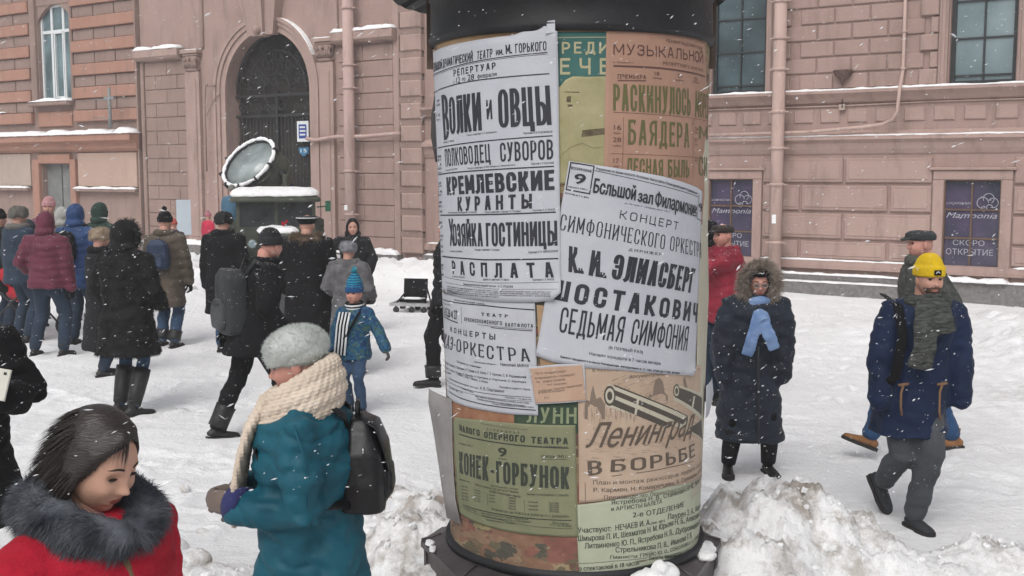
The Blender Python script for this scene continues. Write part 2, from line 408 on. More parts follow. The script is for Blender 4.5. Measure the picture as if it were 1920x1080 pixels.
# ---- right building: rusticated pink facade
R = broot('town_house', 'pink rusticated stucco house with dark upper windows behind the right half of the street')
b = MB()
UW = [(-6.05, -5.04), (-1.62, -.55), (2.66, 3.70), (6.95, 7.99)]
LW = [(-5.85, -4.98), (-1.62, -.74), (2.66, 3.56), (6.95, 7.82)]
holes = [(a, c, 3.62, 6.6) for a, c in UW]+[(a, c, .50, 2.04) for a, c in LW]
wall_panels(b, -9.12, 11, 0, 8.5, holes, 0, .45)
b.build('wall', M_PINK, R)
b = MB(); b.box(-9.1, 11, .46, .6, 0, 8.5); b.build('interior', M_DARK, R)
b = MB()
prof_mould(b, -8.45, 11, [(.0, 2.90), (.16, 2.80), (.17, 2.74), (.10, 2.68), (.07, 2.58), (.03, 2.50), (0, 2.47)])
b.build('cornice', M_PINK2, R)
b = MB()
prof_mould(b, -8.45, 11, [(0, 3.615), (.20, 3.60), (.21, 3.55), (.13, 3.47), (.08, 3.40), (0, 3.37)])
b.build('sill_course', M_PINK, R)
snow_cap(R, -2.6, 11, 3.60, -.20, -.002, .045, seed=3)
snow_cap(R, -2.6, 11, 2.803, -.165, -.02, .03, seed=4)
b = MB(); prof_mould(b, -8.45, 11, [(0, .60), (.06, .585), (.08, .50), (.08, .44), (0, .44)]); b.build('base_course', M_PINK, R)
for x0, x1, sd_ in ((-8.4, -1.85, 1), (-.55, 2.42, 5), (3.80, 6.7, 6)):
    snow_cap(R, x0, x1, .588, -.06, -.002, .035, seed=sd_)
b = MB(); b.box(-8.45, 11, -.14, 0, -.3, .33); b.build('plinth', M_GRANITE, R)
b = MB(); b.box(-.5, 2.2, -.30, -.142, -.3, .21); b.build('plinth_step', M_GRANITE, R)
snow_cap(R, -8.4, 11, .33, -.15, -.08, .05, seed=8); snow_cap(R, -.5, 2.2, .21, -.31, -.145, .03, seed=9)
snow_cap(R, 2.5, 3.75, .34, -.22, .05, .10, seed=10)
# ground-floor blocks
rows = [(.62, .935, 1), (.985, 1.435, 0), (1.485, 1.935, 1), (1.985, 2.42, 0)]
def inwin(x0, x1, z0, z1, wins, zl, zh, mg):
    for a, c in wins:
        if x1 > a-mg and x0 < c+mg and z1 > zl and z0 < zh: return True
    return False
for z0, z1, ph in rows:
    off = .17 if ph else .96
    k = int((-3.6-off)/1.58)-1
    while off+k*1.58 < 7:
        a, c = off+k*1.58+.025, off+(k+1)*1.58-.025; k += 1
        if a < -3.4: continue
        segs = [(a, c)]
        if z0 < 2.2:
            for wa, wc in LW:
                ns = []
                for p, q in segs:
                    if q <= wa-.2 or p >= wc+.2: ns.append((p, q)); continue
                    if p < wa-.2-.12: ns.append((p, wa-.2))
                    if q > wc+.2+.12: ns.append((wc+.2, q))
                segs = ns
        for p, q in segs:
            if q-p < .1: continue
            zz = z1 if z1 < 2.3 or True else z1
            block(R, p, q, z0, z1, .05, M_PINK, c=.018)
            if q-p > .5:
                block(R, p+.06, q-.06, z0+.06, z1-.06, .012, M_PINK2, name='block_face', back=.05, c=.008)
# upper blocks
z = 3.90-.28; r = 0
while z < 6.0:
    z0, z1 = z+.02, z+.275; off = (.09 if r % 2 == 0 else .40)+0
    if z0 < 3.65: z0 = 3.64
    k = -8
    while off+k*.62 < 7:
        a, c = off+k*.62+.012, off+(k+1)*.62-.012; k += 1
        if a < -3 or c > 6.6: continue
        bad = False
        for wa, wc in UW:
            if c > wa-.30 and a < wc+.30: bad = True
        if bad: continue
        block(R, a, c, z0, z1, .035, M_PINK, c=.015)
    z += .288; r += 1
# window surrounds + quoins
for wa, wc in UW[1:3]:
    for x0, x1 in ((wa-.17, wa-.02), (wc+.02, wc+.17)):
        b = MB(); b.cbox(x0, x1, -.09, 0, 3.625, 6.6, .02); b.cbox(x0+.05, x1-.03, -.12, -.091, 3.625, 6.6, .015); b.build('window_surround', M_PINK2, R)
    for i in range(8):
        zz = 3.64+i*.288
        for sgn in (-1, 1):
            wd = .13 if i % 2 else .29
            x0 = wa-.18-wd if sgn < 0 else wc+.18
            block(R, x0, x0+wd, zz, zz+.262, .075 if i % 2 == 0 else .05, M_PINK2, name='quoin', c=.014)
for wa, wc in UW:
    window(R, wa, wc, 3.62, 6.6, .14, M_GLASS2 if wa > 2 else M_GLASS, M_FRAME, [.5], [.03, .245, .46, .68, .88], .07, .03)
for i, (wa, wc) in enumerate(LW):
    for x0, x1 in ((wa-.18, wa-.001), (wc+.001, wc+.18)):
        b = MB(); b.cbox(x0, x1, -.05, 0, .34, 2.04, .012); b.build('window_surround', M_PINK2, R)
    b = MB(); b.cbox(wa-.18, wc+.18, -.05, 0, 2.042, 2.20, .012); b.cbox(wa-.24, wc+.24, -.09, 0, 2.202, 2.25, .012); b.build('window_head', M_PINK2, R)
    o = window(R, wa, wc, .50, 2.04, .06, M_VIOLET, mat('brown_frame', (.12, .075, .05), .7), [.49], [.36, .68], .02, .028)
# dentil panels
for k in range(-6, 15):
    x = .01+.487*k
    if x < -3 or x > 6.5: continue
    block(R, x, x+.35, 3.04, 3.28, .03, M_PINK2, name='frieze_panel', c=.02)
# left edge banded pilaster (seen left of the pillar)
for i in range(15):
    zz = .35+i*.5
    block(R, -9.05, -8.46, zz, zz+.36, .16, M_PINK2, name='pilaster_block', c=.03)
    b = MB(); prof_mould(b, -9.1, -8.46, [(.12, zz+.36), (.08, zz+.39), (.06, zz+.43), (.10, zz+.47), (.12, zz+.5)]); b.build('pilaster_groove', M_TAN, R)

def label_text(body, par, x0, x1, z0, z1, y, m, name='lettering', off=.0, shear=0, cap=.72):
    vs, fs, wd = text_solid(body, shear)
    b = MB(); b.add([(x0+(x1-x0)*x/wd, y, z0+(z1-z0)*t/cap) for x, t in vs], fs); return b.build(name, m, par)
def text_solid(body, shear=0, step=.03):
    """outline glyphs filled by the non-zero winding rule in thin bands (overlapping contours stay solid)"""
    c = bpy.data.curves.new('t', 'FONT'); c.body = body; c.size = 1; c.shear = shear; c.resolution_u = 3; c.fill_mode = 'NONE'
    o = bpy.data.objects.new('t', c); COL.objects.link(o)
    dg = bpy.context.evaluated_depsgraph_get(); me = bpy.data.meshes.new_from_object(o.evaluated_get(dg))
    P = [(v.co.x, v.co.y) for v in me.vertices]; E = []
    for e in me.edges:
        a, b_ = e.vertices
        lo, hi = min(a, b_), max(a, b_)
        E.append((lo, hi) if hi-lo == 1 else (hi, lo))
    bpy.data.objects.remove(o); bpy.data.curves.remove(c); bpy.data.meshes.remove(me)
    if not P: return [], [], 1
    ys = sorted({round(p[1], 3) for p in P}); Y = [ys[0]]
    for y in ys[1:]:
        if y-Y[-1] > .006: 
            k = max(1, int((y-Y[-1])/step)); y0 = Y[-1]; Y += [y0+(y-y0)*i/k for i in range(1, k+1)]
    vs = []; fs = []
    for y0, y1 in zip(Y, Y[1:]):
        ym = (y0+y1)/2; X = []
        for a, b_ in E:
            (xa, ya), (xb, yb) = P[a], P[b_]
            if (ya > ym) != (yb > ym):
                f = lambda y: xa+(xb-xa)*(max(min(ya, yb), min(max(ya, yb), y))-ya)/(yb-ya)
                X.append((f(ym), f(y0), f(y1), 1 if yb > ya else -1))
        X.sort(); w_ = 0; st = None
        for x in X:
            if w_ == 0: st = x
            w_ += x[3]
            if w_ == 0:
                n = len(vs); vs += [(st[1], y0), (x[1], y0), (x[2], y1), (st[2], y1)]; fs.append((n, n+1, n+2, n+3))
    mn = min(p[0] for p in P); mx = max(p[0] for p in P)
    return [(x-mn, y) for x, y in vs], fs, mx-mn
def text_mesh(body, off=0, shear=0):
    c = bpy.data.curves.new('t', 'FONT'); c.body = body; c.size = 1; c.offset = off; c.shear = shear; c.resolution_u = 2
    o = bpy.data.objects.new('t', c); COL.objects.link(o)
    dg = bpy.context.evaluated_depsgraph_get(); me = bpy.data.meshes.new_from_object(o.evaluated_get(dg))
    vs = [(v.co.x, v.co.y) for v in me.vertices]; fs = [tuple(p.vertices) for p in me.polygons]
    bpy.data.objects.remove(o); bpy.data.curves.remove(c); bpy.data.meshes.remove(me)
    if not vs: return [], [], 1
    mn = min(v[0] for v in vs); mx = max(v[0] for v in vs)
    return [(x-mn, y) for x, y in vs], fs, mx-mn
for wa, wc in (LW[1], LW[2]):
    w_ = wc-wa; yy = .045
    label_text('LOUNGE BAR', R, wa+.04*w_, wa+.50*w_, 1.63, 1.67, yy, M_FILMPRINT)
    label_text('Mamoonia', R, wa+.04*w_, wa+.94*w_, 1.40, 1.50, yy, M_FILMPRINT, off=.012, shear=.35)
    label_text('СКОРО', R, wa+.18*w_, wa+.74*w_, .94, 1.03, yy, M_FILMPRINT, off=.02)
    label_text('ОТКРЫТИЕ', R, wa+.06*w_, wa+.90*w_, .78, .88, yy, M_FILMPRINT, off=.02)
    b = MB()   # curled smoke-ring emblem
    for cx, cz, r_, a0, a1 in ((.68, 1.66, .09, 0, 5.2), (.78, 1.73, .085, -1, 3.6), (.86, 1.66, .08, -2, 2.6), (.80, 1.58, .05, 0, 4.6), (.70, 1.56, .04, 1, 6)):
        pts = [(wa+cx*w_+r_*cos(a0+(a1-a0)*i/16), yy-.001*0, cz+r_*sin(a0+(a1-a0)*i/16)) for i in range(17)]
        b.tube(pts, [.007]*17, 6)
    b.build('emblem', M_FILMPRINT, R)
# drainpipes and service pipes, with junction box and old lamp bowl
def pipe(par, name, pts, r, m, collars=(), n=14):
    b = MB(); b.tube(pts, [r]*len(pts), n); o = b.build(name, m, par)
    for p in collars:
        c = MB(); c.tube([(p[0], p[1], p[2]-.03), (p[0], p[1], p[2]+.03)], [r*1.14]*2, n); c.box(p[0]-r*1.6, p[0]+r*1.6, p[1], p[1]+.12, p[2]-.012, p[2]+.012); c.build('pipe_collar', m, o)
    return o
M_PIPE = stucco('pipe_paint', (.44, .32, .28), (.49, .36, .32))
dp = pipe(R, 'drainpipe', [(-.17, -.33, .05), (-.17, -.33, 3.2), (-.17, -.33, 8)], .115, M_PIPE, [(-.17, -.33, z_) for z_ in (.9, 1.95, 2.6, 3.25, 4.0, 4.55, 5.2)])
b = MB(); b.box(-.20, -.12, -.452, -.449, 1.25, 1.41); b.build('paper_sticker', mat('white_paper', (.75, .75, .75)), dp)
pipe(R, 'service_pipe', [(1.93, -.09, 6.8), (1.93, -.09, 3.9), (1.93, -.25, 3.6), (1.90, -.25, 3.2), (1.82, -.22, 3.06), (1.62, -.22, 2.98), (1.2, -.2, 2.94), (.3, -.2, 2.88), (-1.8, -.2, 2.86)], .03, M_PIPE, [(1.93, -.09, 4.55), (1.93, -.09, 3.93)], 8)
pipe(R, 'service_cable', [(-2.5, -.03, 3.34), (.8, -.03, 3.335), (2.5, -.03, 3.36), (7, -.03, 3.34)], .012, M_PIPE, (), 6)
b = MB(); b.box(.85, .95, -.10, -.002, 3.26, 3.36); b.build('junction_box', M_PALE, R)
b = MB(); b.rings([(.91, -.12, 3.70, .02, .02), (.91, -.12, 3.78, .05, .05), (.91, -.12, 3.86, .14, .13), (.91, -.12, 3.93, .17, .15), (.91, -.12, 3.95, .17, .15)], 16); b.tube([(.91, -.12, 3.7), (.91, -.10, 3.3)], [.012, .012], 6)
b.build('lamp_bowl', mat('old_brown_metal', (.12, .075, .065), .9, .4, 20, .8, 40), R)

# ---- gate building with the arched carriage gate
Gt = broot('gate_house', 'pink gate house with arched iron carriage gate and capitals, behind the truck')
CX, RA, ZS = -13.36, 1.45, 4.17
def arch_wall():
    b = MB(); n = 28
    vs = []; fs = []
    wall_panels(b, -18.1, CX-RA, 0, 8.5, [], 0, .5); wall_panels(b, CX+RA, -9.13, 0, 8.5, [], 0, .5)
    for i in range(n):
        a0, a1 = pi-pi*i/n, pi-pi*(i+1)/n
        x0, z0, x1, z1 = CX+RA*cos(a0), ZS+RA*sin(a0), CX+RA*cos(a1), ZS+RA*sin(a1)
        vs = [(x0, 0, z0), (x1, 0, z1), (x1, 0, 8.5), (x0, 0, 8.5), (x0, .5, z0), (x1, .5, z1), (x1, .5, 8.5), (x0, .5, 8.5)]
        b.add(vs, [(0, 1, 2, 3), (4, 7, 6, 5), (0, 4, 5, 1)])
    return b.build('wall', M_PINK, Gt)
arch_wall()
b = MB(); n = 40   # archivolt: three stepped bands
for r0, r1, o in ((RA+.002, RA+.16, .05), (RA+.16, RA+.27, .10), (RA+.27, RA+.36, .14)):
    for i in range(n):
        a0, a1 = pi-pi*i/n, pi-pi*(i+1)/n
        q = [(CX+r*cos(a), -y, ZS+r*sin(a)) for y in (0, o) for r, a in ((r0, a0), (r0, a1), (r1, a1), (r1, a0))]
        b.add(q, [(4, 7, 6, 5), (0, 4, 5, 1), (2, 6, 7, 3)])
    for sx in (-1, 1):
        x0, x1 = sorted((CX+sx*r0, CX+sx*r1)); b.box(x0, x1, -o, 0, .2, ZS)
b.build('archivolt', M_PINK2, Gt)
b = MB()   # snow line lying on the archivolt
for i in range(14):
    a0, a1 = radians(70-i*3.2), radians(70-(i+1)*3.2); r0, r1 = RA+.361, RA+.361+.03*sin(pi*(i+.5)/14)
    r1b = RA+.361+.03*sin(pi*(i+.5)/14)
    b.add([(CX+r*cos(a), y, ZS+r*sin(a)) for y in (-.14, 0) for r, a in ((r0, a0), (r0, a1), (r1, a1), (r1, a0))], [(0, 1, 2, 3), (4, 7, 6, 5), (3, 2, 6, 7), (0, 4, 5, 1), (1, 5, 6, 2), (0, 3, 7, 4)])
b.build('snow_cap', M_SNOW, Gt)
b = MB()   # keystone
def wedge(x0t, x1t, x0b, x1b, zb, zt, o0b, o0t):
    b.add([(x0b, 0, zb), (x1b, 0, zb), (x1t, 0, zt), (x0t, 0, zt), (x0b, -o0b, zb), (x1b, -o0b, zb), (x1t, -o0t, zt), (x0t, -o0t, zt)],
          [(0, 1, 2, 3), (4, 7, 6, 5), (0, 4, 5, 1), (1, 5, 6, 2), (2, 6, 7, 3), (3, 7, 4, 0)])
wedge(CX-.72, CX+.72, CX-.42, CX+.42, 5.50, 6.75, .20, .34)
wedge(CX-.30, CX+.30, CX-.16, CX+.16, 5.47, 6.75, .28, .46)
b.ball((CX, -.30, 5.62), (.13, .12, .12), 12)
b.build('keystone', M_PINK2, Gt)
# flanking pilasters with leafy capitals
for x0, x1 in ((-16.25, -15.72), (-11.62, -11.1)):
    p = MB(); p.box(x0, x1, -.10, 0, .3, 4.75); p.cbox(x0+.10, x1-.10, -.13, -.101, .5, 4.55, .02); o = p.build('pilaster', M_PINK2, Gt)
    p = MB(); p.box(x0-.06, x1+.06, -.20, 0, 5.22, 5.30); p.cbox(x0-.02, x1+.02, -.16, 0, 5.15, 5.218, .02); p.build('abacus', M_PINK2, o)
    p = MB(); xm = (x0+x1)/2
    p.rings([(xm, -.02, 4.76, .22, .10), (xm, -.02, 4.82, .25, .13), (xm, -.02, 4.84, .22, .11), (xm, -.02, 4.95, .21, .11), (xm, -.02, 5.14, .28, .15)], 24, p=3)
    for sx in (-1, 1):
        pts = [(xm+sx*(.21-.07*(i/14)*cos(i*.7)), -.16, 5.06+.07*(1-i/16)*sin(i*.7)) for i in range(14)]
        p.tube(pts, [.028]*14, 6)
    for i in range(7):
        x = xm-.21+.07*i
        p.tube([(x, -.12, 4.85), (x, -.155, 4.95), (x, -.175, 5.01), (x, -.20, 5.0)], [.035, .035, .025, .01], 6)
    p.ball((xm, -.17, 5.09), .05, 10); p.build('capital', M_TAN, o)
    snow_cap(Gt, x0-.06, x1+.06, 5.30, -.20, -.01, .03, seed=int(x0*10))
for x0, x1, hh, sd_ in ((-18.1, -16.35, 5.40, 21), (-11.02, -9.18, 5.40, 22)):
    b = MB(); prof_mould(b, x0, x1, [(0, hh), (.26, hh-.02), (.26, hh-.20), (.20, hh-.26), (0, hh-.30)]); b.build('ledge', M_PINK2, Gt)
    snow_cap(Gt, x0, x1, hh-.015, -.27, -.01, .12, seed=sd_)
# side strips and recessed upper fields
for x0, x1, z0, z1 in ((-15.70, -15.58, 5.35, 8.5), (-11.08, -10.98, 5.5, 8.5), (-9.32, -9.14, .3, 8.5), (-18.08, -17.95, .3, 5.1)):
    b = MB(); b.cbox(x0, x1, -.07, 0, z0, z1, .02); b.build('wall_strip', M_TAN if x0 < -15 else M_PINK2, Gt)
# ashlar blocks
def ashlar(x0, x1, zt, n, pitch, joints):
    for i in range(n):
        z1 = zt-i*pitch-.008; z0 = zt-(i+1)*pitch+.008
        js = joints[i % 2]; xs = [x0]+[j for j in js if x0 < j < x1]+[x1]
        for a, c in zip(xs, xs[1:]): block(Gt, a+.007, c-.007, z0, z1, .03, M_PINK if x0 > -15 else M_TAN, c=.012)
ashlar(-17.93, -16.27, 5.08, 13, .363, ([-17.05], [-17.5, -16.65]))
ashlar(-11.0, -9.34, 5.08, 13, .367, ([-10.25], [-9.85, -10.7]))
b = MB(); b.box(-18.1, CX-RA-.4, -.2, 0, -.2, .30); b.build('plinth', M_GRANITE, Gt); b = MB(); b.box(CX+RA+.4, -9.13, -.2, 0, -.2, .30); b.build('plinth', M_GRANITE, Gt); b = MB(); b.box(CX+RA+.45, -9.13, -.42, -.202, -.2, .16); b.build('plinth_step', M_GRANITE, Gt)
snow_cap(Gt, CX+RA+.45, -9.15, .30, -.21, -.03, .16, seed=31); snow_cap(Gt, CX+RA+.5, -9.15, .16, -.43, -.2, .05, seed=32); snow_cap(Gt, -18.1, CX-RA-.4, .30, -.21, -.03, .15, seed=33)
M_PIPE2 = stucco('pipe_paint_left', (.44, .31, .28), (.49, .36, .33))
o = pipe(Gt, 'drainpipe', [(-10.45, -.28, .1), (-10.45, -.28, 3), (-10.45, -.28, 8.2)], .13, M_PIPE2, [(-10.45, -.28, z_) for z_ in (1.2, 2.2, 4.1, 4.62, 5.9)])
b = MB(); b.box(-10.52, -10.42, -.418, -.414, 1.30, 1.42); b.build('paper_sticker', mat('white_paper2', (.7, .7, .7)), o)
pipe(Gt, 'wall_pipe', [(-11.88, -.20, 2.98), (-11.6, -.22, 2.93), (-10.9, -.23, 3.0), (-10.1, -.23, 2.99), (-9.0, -.23, 3.04)], .045, M_PIPE2, (), 8)
b = MB(); b.tube([(-15.3, -.17, 4.4), (-15.36, -.2, 4.36), (-15.4, -.2, 4.0), (-15.4, -.2, 2.2)], [.02]*4, 6); b.tube([(-15.0, -.17, 4.38), (-15.3, -.19, 4.35)], [.02]*2, 6)
b.tube([(-15.36, -.2, 3.6), (-15.1, -.18, 4.0), (-14.95, -.1, 4.15)], [.012]*3, 6); b.build('wall_cable', M_TAN, Gt)
# the iron gate
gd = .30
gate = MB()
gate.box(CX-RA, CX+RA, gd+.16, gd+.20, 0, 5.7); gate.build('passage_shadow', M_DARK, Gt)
ig = obj('iron_gate', None, Gt); ig.empty_display_size = .1
b = MB()
for z0 in (.15, 1.3, 3.55, 4.05): b.box(CX-RA, CX+RA, gd, gd+.06, z0, z0+.07)
b.tube([(CX+(RA-.04)*cos(a*pi/30), gd+.03, ZS+(RA-.04)*sin(a*pi/30)) for a in range(31)], [.035]*31, 8)
b.tube([(CX+(RA-.45)*cos(a*pi/30), gd+.03, ZS+(RA-.45)*sin(a*pi/30)) for a in range(31)], [.022]*31, 6)
b.tube([(CX+.45*cos(a*pi/15), gd+.03, ZS+.45*sin(a*pi/15)) for a in range(31)], [.018]*31, 6)
b.box(CX-.04, CX+.04, gd-.01, gd+.07, 0, ZS); b.build('gate_frame', M_IRON, ig)
bar = MB(); bar.tube([(0, 0, 0), (0, 0, 3.4)], [.014]*2, 6); bar.ball((0, 0, 1.9), .03, 8); bm_ = bar.mesh('gate_bar', M_IRON)
for i in range(23):
    x = CX-RA+.1+i*(2*RA-.2)/22
    obj('gate_bar', bm_, ig, (x, gd+.03, .15))
rs = random.Random(3); b = MB()   # scroll work in the tympanum and panels
for i in range(70):
    if i < 40:
        a = rs.uniform(.1, pi-.1); rr = rs.uniform(.1, RA-.25); cx, cz = CX+rr*cos(a), ZS+.1+rr*sin(a)
    else: cx, cz = CX+rs.uniform(-RA+.15, RA-.15), rs.choice([3.82, 3.78, .8, 1.0])
    t0, sg, r_ = rs.uniform(0, 6), rs.choice([-1, 1]), rs.uniform(.08, .19)
    b.tube([(cx+r_*(1-k/18)*cos(t0+sg*k*.5), gd+.02, cz+r_*(1-k/18)*sin(t0+sg*k*.5)) for k in range(14)], [.010]*14, 5)
for i in range(15):
    a = pi*(i+.5)/15; b.tube([(CX+.45*cos(a), gd+.03, ZS+.45*sin(a)), (CX+(RA-.05)*cos(a), gd+.03, ZS+(RA-.05)*sin(a))], [.011]*2, 5)
tag(b.build('scrollwork', M_IRON, ig), kind='stuff')
# flat number plate and small shield on the gate
b = MB(); b.box(-12.62, -12.24, gd-.06, gd-.03, 2.92, 3.42); o = b.build('sign_plate', M_WFRAME, ig)
b = MB(); b.box(-12.56, -12.30, gd-.066, gd-.061, 3.0, 3.34); b.build('sign_field', mat('sign_blue', (.03, .06, .25), .5), o)
for i, z_ in enumerate((3.28, 3.19, 3.10)):
    b = MB(); b.box(-12.52, -12.34+.02*(i % 2), gd-.070, gd-.067, z_-.03, z_+.01); b.build('sign_line', M_WFRAME, o)
b = MB(); b.add([(-12.6, gd-.05, 2.78), (-12.24, gd-.05, 2.78), (-12.28, gd-.05, 2.64), (-12.42, gd-.05, 2.56), (-12.56, gd-.05, 2.64), (-12.6, gd-.03, 2.78), (-12.24, gd-.03, 2.78), (-12.28, gd-.03, 2.64), (-12.42, gd-.03, 2.56), (-12.56, gd-.03, 2.64)],
      [(0, 4, 3, 2, 1), (5, 6, 7, 8, 9)]+[(i, (i+1) % 5, 5+(i+1) % 5, 5+i) for i in range(5)]); o = b.build('shield_sign', mat('shield_blue', (.03, .14, .26), .5), ig)
label_text('15', o, -12.52, -12.32, 2.66, 2.75, gd-.053, M_WFRAME, 'house_number', .02)

# ---- orange building at the left
O = broot('corner_house', 'orange and tan banded house with white arched window at the far left')
WX0, WX1 = -22.65, -21.08
b = MB(); wall_panels(b, -32, -18.13, 0, 8.5, [(WX0, WX1, 4.2, 6.95), (-22.7, -21.25, 0, 2.42)], 0, .5)
b.build('wall', M_TAN, O)
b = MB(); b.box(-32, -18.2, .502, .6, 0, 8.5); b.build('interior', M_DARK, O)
for i in range(8):
    z0 = 3.62+i*.64-.02
    for x0, x1 in ((-20.95, -18.2), (-26.5, -22.95)):
        block(O, x0, x1, z0, z0+.31, .13, M_ORANGE, name='orange_band', c=.015)
        js = [x0+(x1-x0)*q for q in ((.0, .34, .67, 1) if x0 > -21 else (.0, .25, .5, .77, 1))]
        for a, c in zip(js, js[1:]): block(O, a+.02, c-.02, z0+.325, z0+.625, .05, M_TAN, c=.012)
window(O, WX0, WX1, 4.22, 6.95, .16, M_GLASS3, M_WFRAME, [.30, .68], [.74], .07, .09)
b = MB(); b.box(WX0+.62, WX0+.66, .10, .17, 4.3, 6.2); b.box(WX0+1.0, WX0+1.04, .10, .17, 4.3, 6.2); b.box(WX0+.66, WX0+1.0, .10, .17, 6.14, 6.2); b.box(WX0+.66, WX0+1.0, .10, .17, 4.3, 4.36); b.build('casement', M_WFRAME, O)
b = MB(); n = 14; xc = (WX0+WX1)/2     # shallow arched head
for i in range(n):
    x0, x1 = WX0+(WX1-WX0)*i/n, WX0+(WX1-WX0)*(i+1)/n
    f0, f1 = [6.95-.42*((x-xc)/(WX1-xc))**2 for x in (x0, x1)]
    b.add([(x0, .02, f0), (x1, .02, f1), (x1, .02, 7.0), (x0, .02, 7.0), (x0, .14, f0), (x1, .14, f1), (x1, .14, 7.0), (x0, .14, 7.0)], [(0, 1, 2, 3), (0, 4, 5, 1), (4, 7, 6, 5)])
b.build('window_head', M_TAN, O)
for x0, x1 in ((WX0-.28, WX0-.03), (WX1+.02, WX1+.12)):
    b = MB(); b.cbox(x0, x1, -.10, 0, 4.2, 7.6, .03); b.build('window_surround', M_TAN, O)
b = MB(); b.cbox(WX0-.2, WX1+.05, -.28, 0, 4.08, 4.20, .02); b.build('window_sill', M_TAN, O); snow_cap(O, WX0-.2, WX1+.05, 4.2, -.29, .1, .10, seed=41)
block(O, WX0-.05, WX1-.05, 3.48, 3.92, .07, M_ORANGE, name='spandrel_panel', c=.03)
b = MB(); prof_mould(b, -32, -18.14, [(0, 3.30), (.42, 3.22), (.42, 3.05), (.22, 2.98), (.20, 2.84), (.06, 2.76), (0, 2.74)]); b.build('cornice', M_ORANGE, O)
snow_cap(O, -32, -18.12, 3.225, -.46, -.01, .16, seed=42)
snow_cap(O, -26.5, -24.3, 3.95, -.15, -.01, .05, seed=43)
block(O, -20.93, -18.35, 1.78, 2.72, .06, stucco('apricot_plaster', (.40, .285, .235), (.44, .32, .265), (.33, .25, .20)), name='wall_panel', c=.01)
block(O, -26, -23.2, 1.78, 2.72, .06, M_PALE, name='wall_panel', c=.01)
for x0, x1, sd_ in ((-21.0, -18.3, 44), (-26, -23.2, 45)):
    b = MB(); b.cbox(x0, x1, -.20, 0, 1.64, 1.72, .01); b.build('ledge', M_TAN, O); snow_cap(O, x0, x1, 1.72, -.21, -.065, .07, seed=sd_)
for x0, x1, z0, z1 in ((-23.05, -22.72, 0, 2.55), (-21.24, -21.0, 0, 2.55), (-22.72, -21.24, 2.43, 2.70)):
    b = MB(); b.cbox(x0, x1, -.12, 0, z0, z1, .02); b.build('door_surround', M_ORANGE, O)
b = MB(); b.box(-22.7, -21.25, .16, .22, 0, 2.42); o = b.build('metal_door', M_DOOR, O)
b = MB(); b.box(-22.0, -21.97, .15, .159, 0, 2.4); b.box(-21.9, -21.85, .11, .159, 1.0, 1.15); b.build('door_handle', M_IRON, o)
b = MB(); b.tube([(-18.75, -.55, 3.36), (-18.75, -.55, 4.45)], [.05, .04], 8); b.box(-18.95, -18.55, -.58, -.52, 4.12, 4.2); b.tube([(-18.75, -.55, 4.1), (-20.0, -.2, 4.2)], [.012]*2, 5); b.tube([(-18.75, -.55, 3.6), (-20.0, -.2, 3.7)], [.012]*2, 5)
b.build('cable_post', mat('grey_paint', (.22, .23, .23)), O)
b = MB(); b.box(-18.2, -18.14, -.12, .0, 0, 8.5); b.build('corner_strip', M_TAN, O)
# rest of the street fronts beyond the frame stays plain wall (built above)
# ================================================================ ADVERTISING PILLAR
PX, PY, PR = .278, 5.13, .60
def rad(z): return .60+RK*(z-1.7)
def lean_x(z): return LK*(z-1.7)
RK, LK = .016, -.012
PIL = thing('advertising_pillar', 'round advertising pillar on a dark metal foot, pasted over with old theatre bills', 'pillar', (PX, PY, 0))
def collage(name):
    m, t, b = new_mat(name); b.inputs['Roughness'].default_value = .9
    tc = t.nodes.new('ShaderNodeTexCoord')
    mp = t.nodes.new('ShaderNodeMapping'); mp.inputs['Scale'].default_value = (.6, .6, 1.3); t.links.new(tc.outputs['Object'], mp.inputs[0])
    n0 = t.nodes.new('ShaderNodeTexNoise'); n0.inputs['Scale'].default_value = 9; n0.inputs['Detail'].default_value = 6; t.links.new(mp.outputs[0], n0.inputs[0])
    mxv = t.nodes.new('ShaderNodeMix'); mxv.data_type = 'VECTOR'; mxv.inputs[0].default_value = .34
    t.links.new(mp.outputs[0], mxv.inputs[4]); t.links.new(n0.outputs[1], mxv.inputs[5])
    vo = t.nodes.new('ShaderNodeTexVoronoi'); vo.inputs['Scale'].default_value = 13; vo.distance = 'CHEBYCHEV'; t.links.new(mxv.outputs[1], vo.inputs[0])
    r = t.nodes.new('ShaderNodeValToRGB'); r.color_ramp.interpolation = 'CONSTANT'
    cols = [(.20, .11, .07), (.12, .07, .05), (.24, .20, .10), (.07, .065, .05), (.22, .14, .09), (.12, .10, .06), (.26, .20, .12), (.19, .08, .06)]
    r.color_ramp.elements[0].color = lin(cols[0]); r.color_ramp.elements[1].position = .9; r.color_ramp.elements[1].color = lin(cols[-1])
    for i, c in enumerate(cols[1:-1]):
        e = r.color_ramp.elements.new((i+1)*.125); e.color = lin(c)
    sp = t.nodes.new('ShaderNodeSeparateColor'); t.links.new(vo.outputs['Color'], sp.inputs[0]); t.links.new(sp.outputs[0], r.inputs[0])
    n = t.nodes.new('ShaderNodeTexNoise'); n.inputs['Scale'].default_value = 13; n.inputs['Detail'].default_value = 9; n.inputs['Roughness'].default_value = .75
    t.links.new(mp.outputs[0], n.inputs[0])
    mx = t.nodes.new('ShaderNodeMix'); mx.data_type = 'RGBA'; mx.blend_type = 'OVERLAY'; mx.inputs[0].default_value = .9
    t.links.new(r.outputs[0], mx.inputs[6]); t.links.new(n.outputs[0], mx.inputs[7]); t.links.new(mx.outputs[2], b.inputs['Base Color'])
    return m
M_COL = collage('old_bill_layers')
M_METAL = mat('dark_painted_metal', (.045, .038, .042), .45, .35, 5, .25, 30, .45, c2=(.075, .062, .064))
M_BAND = mat('black_band', (.012, .012, .014), .55, .4, 6, .2, 40, .35)
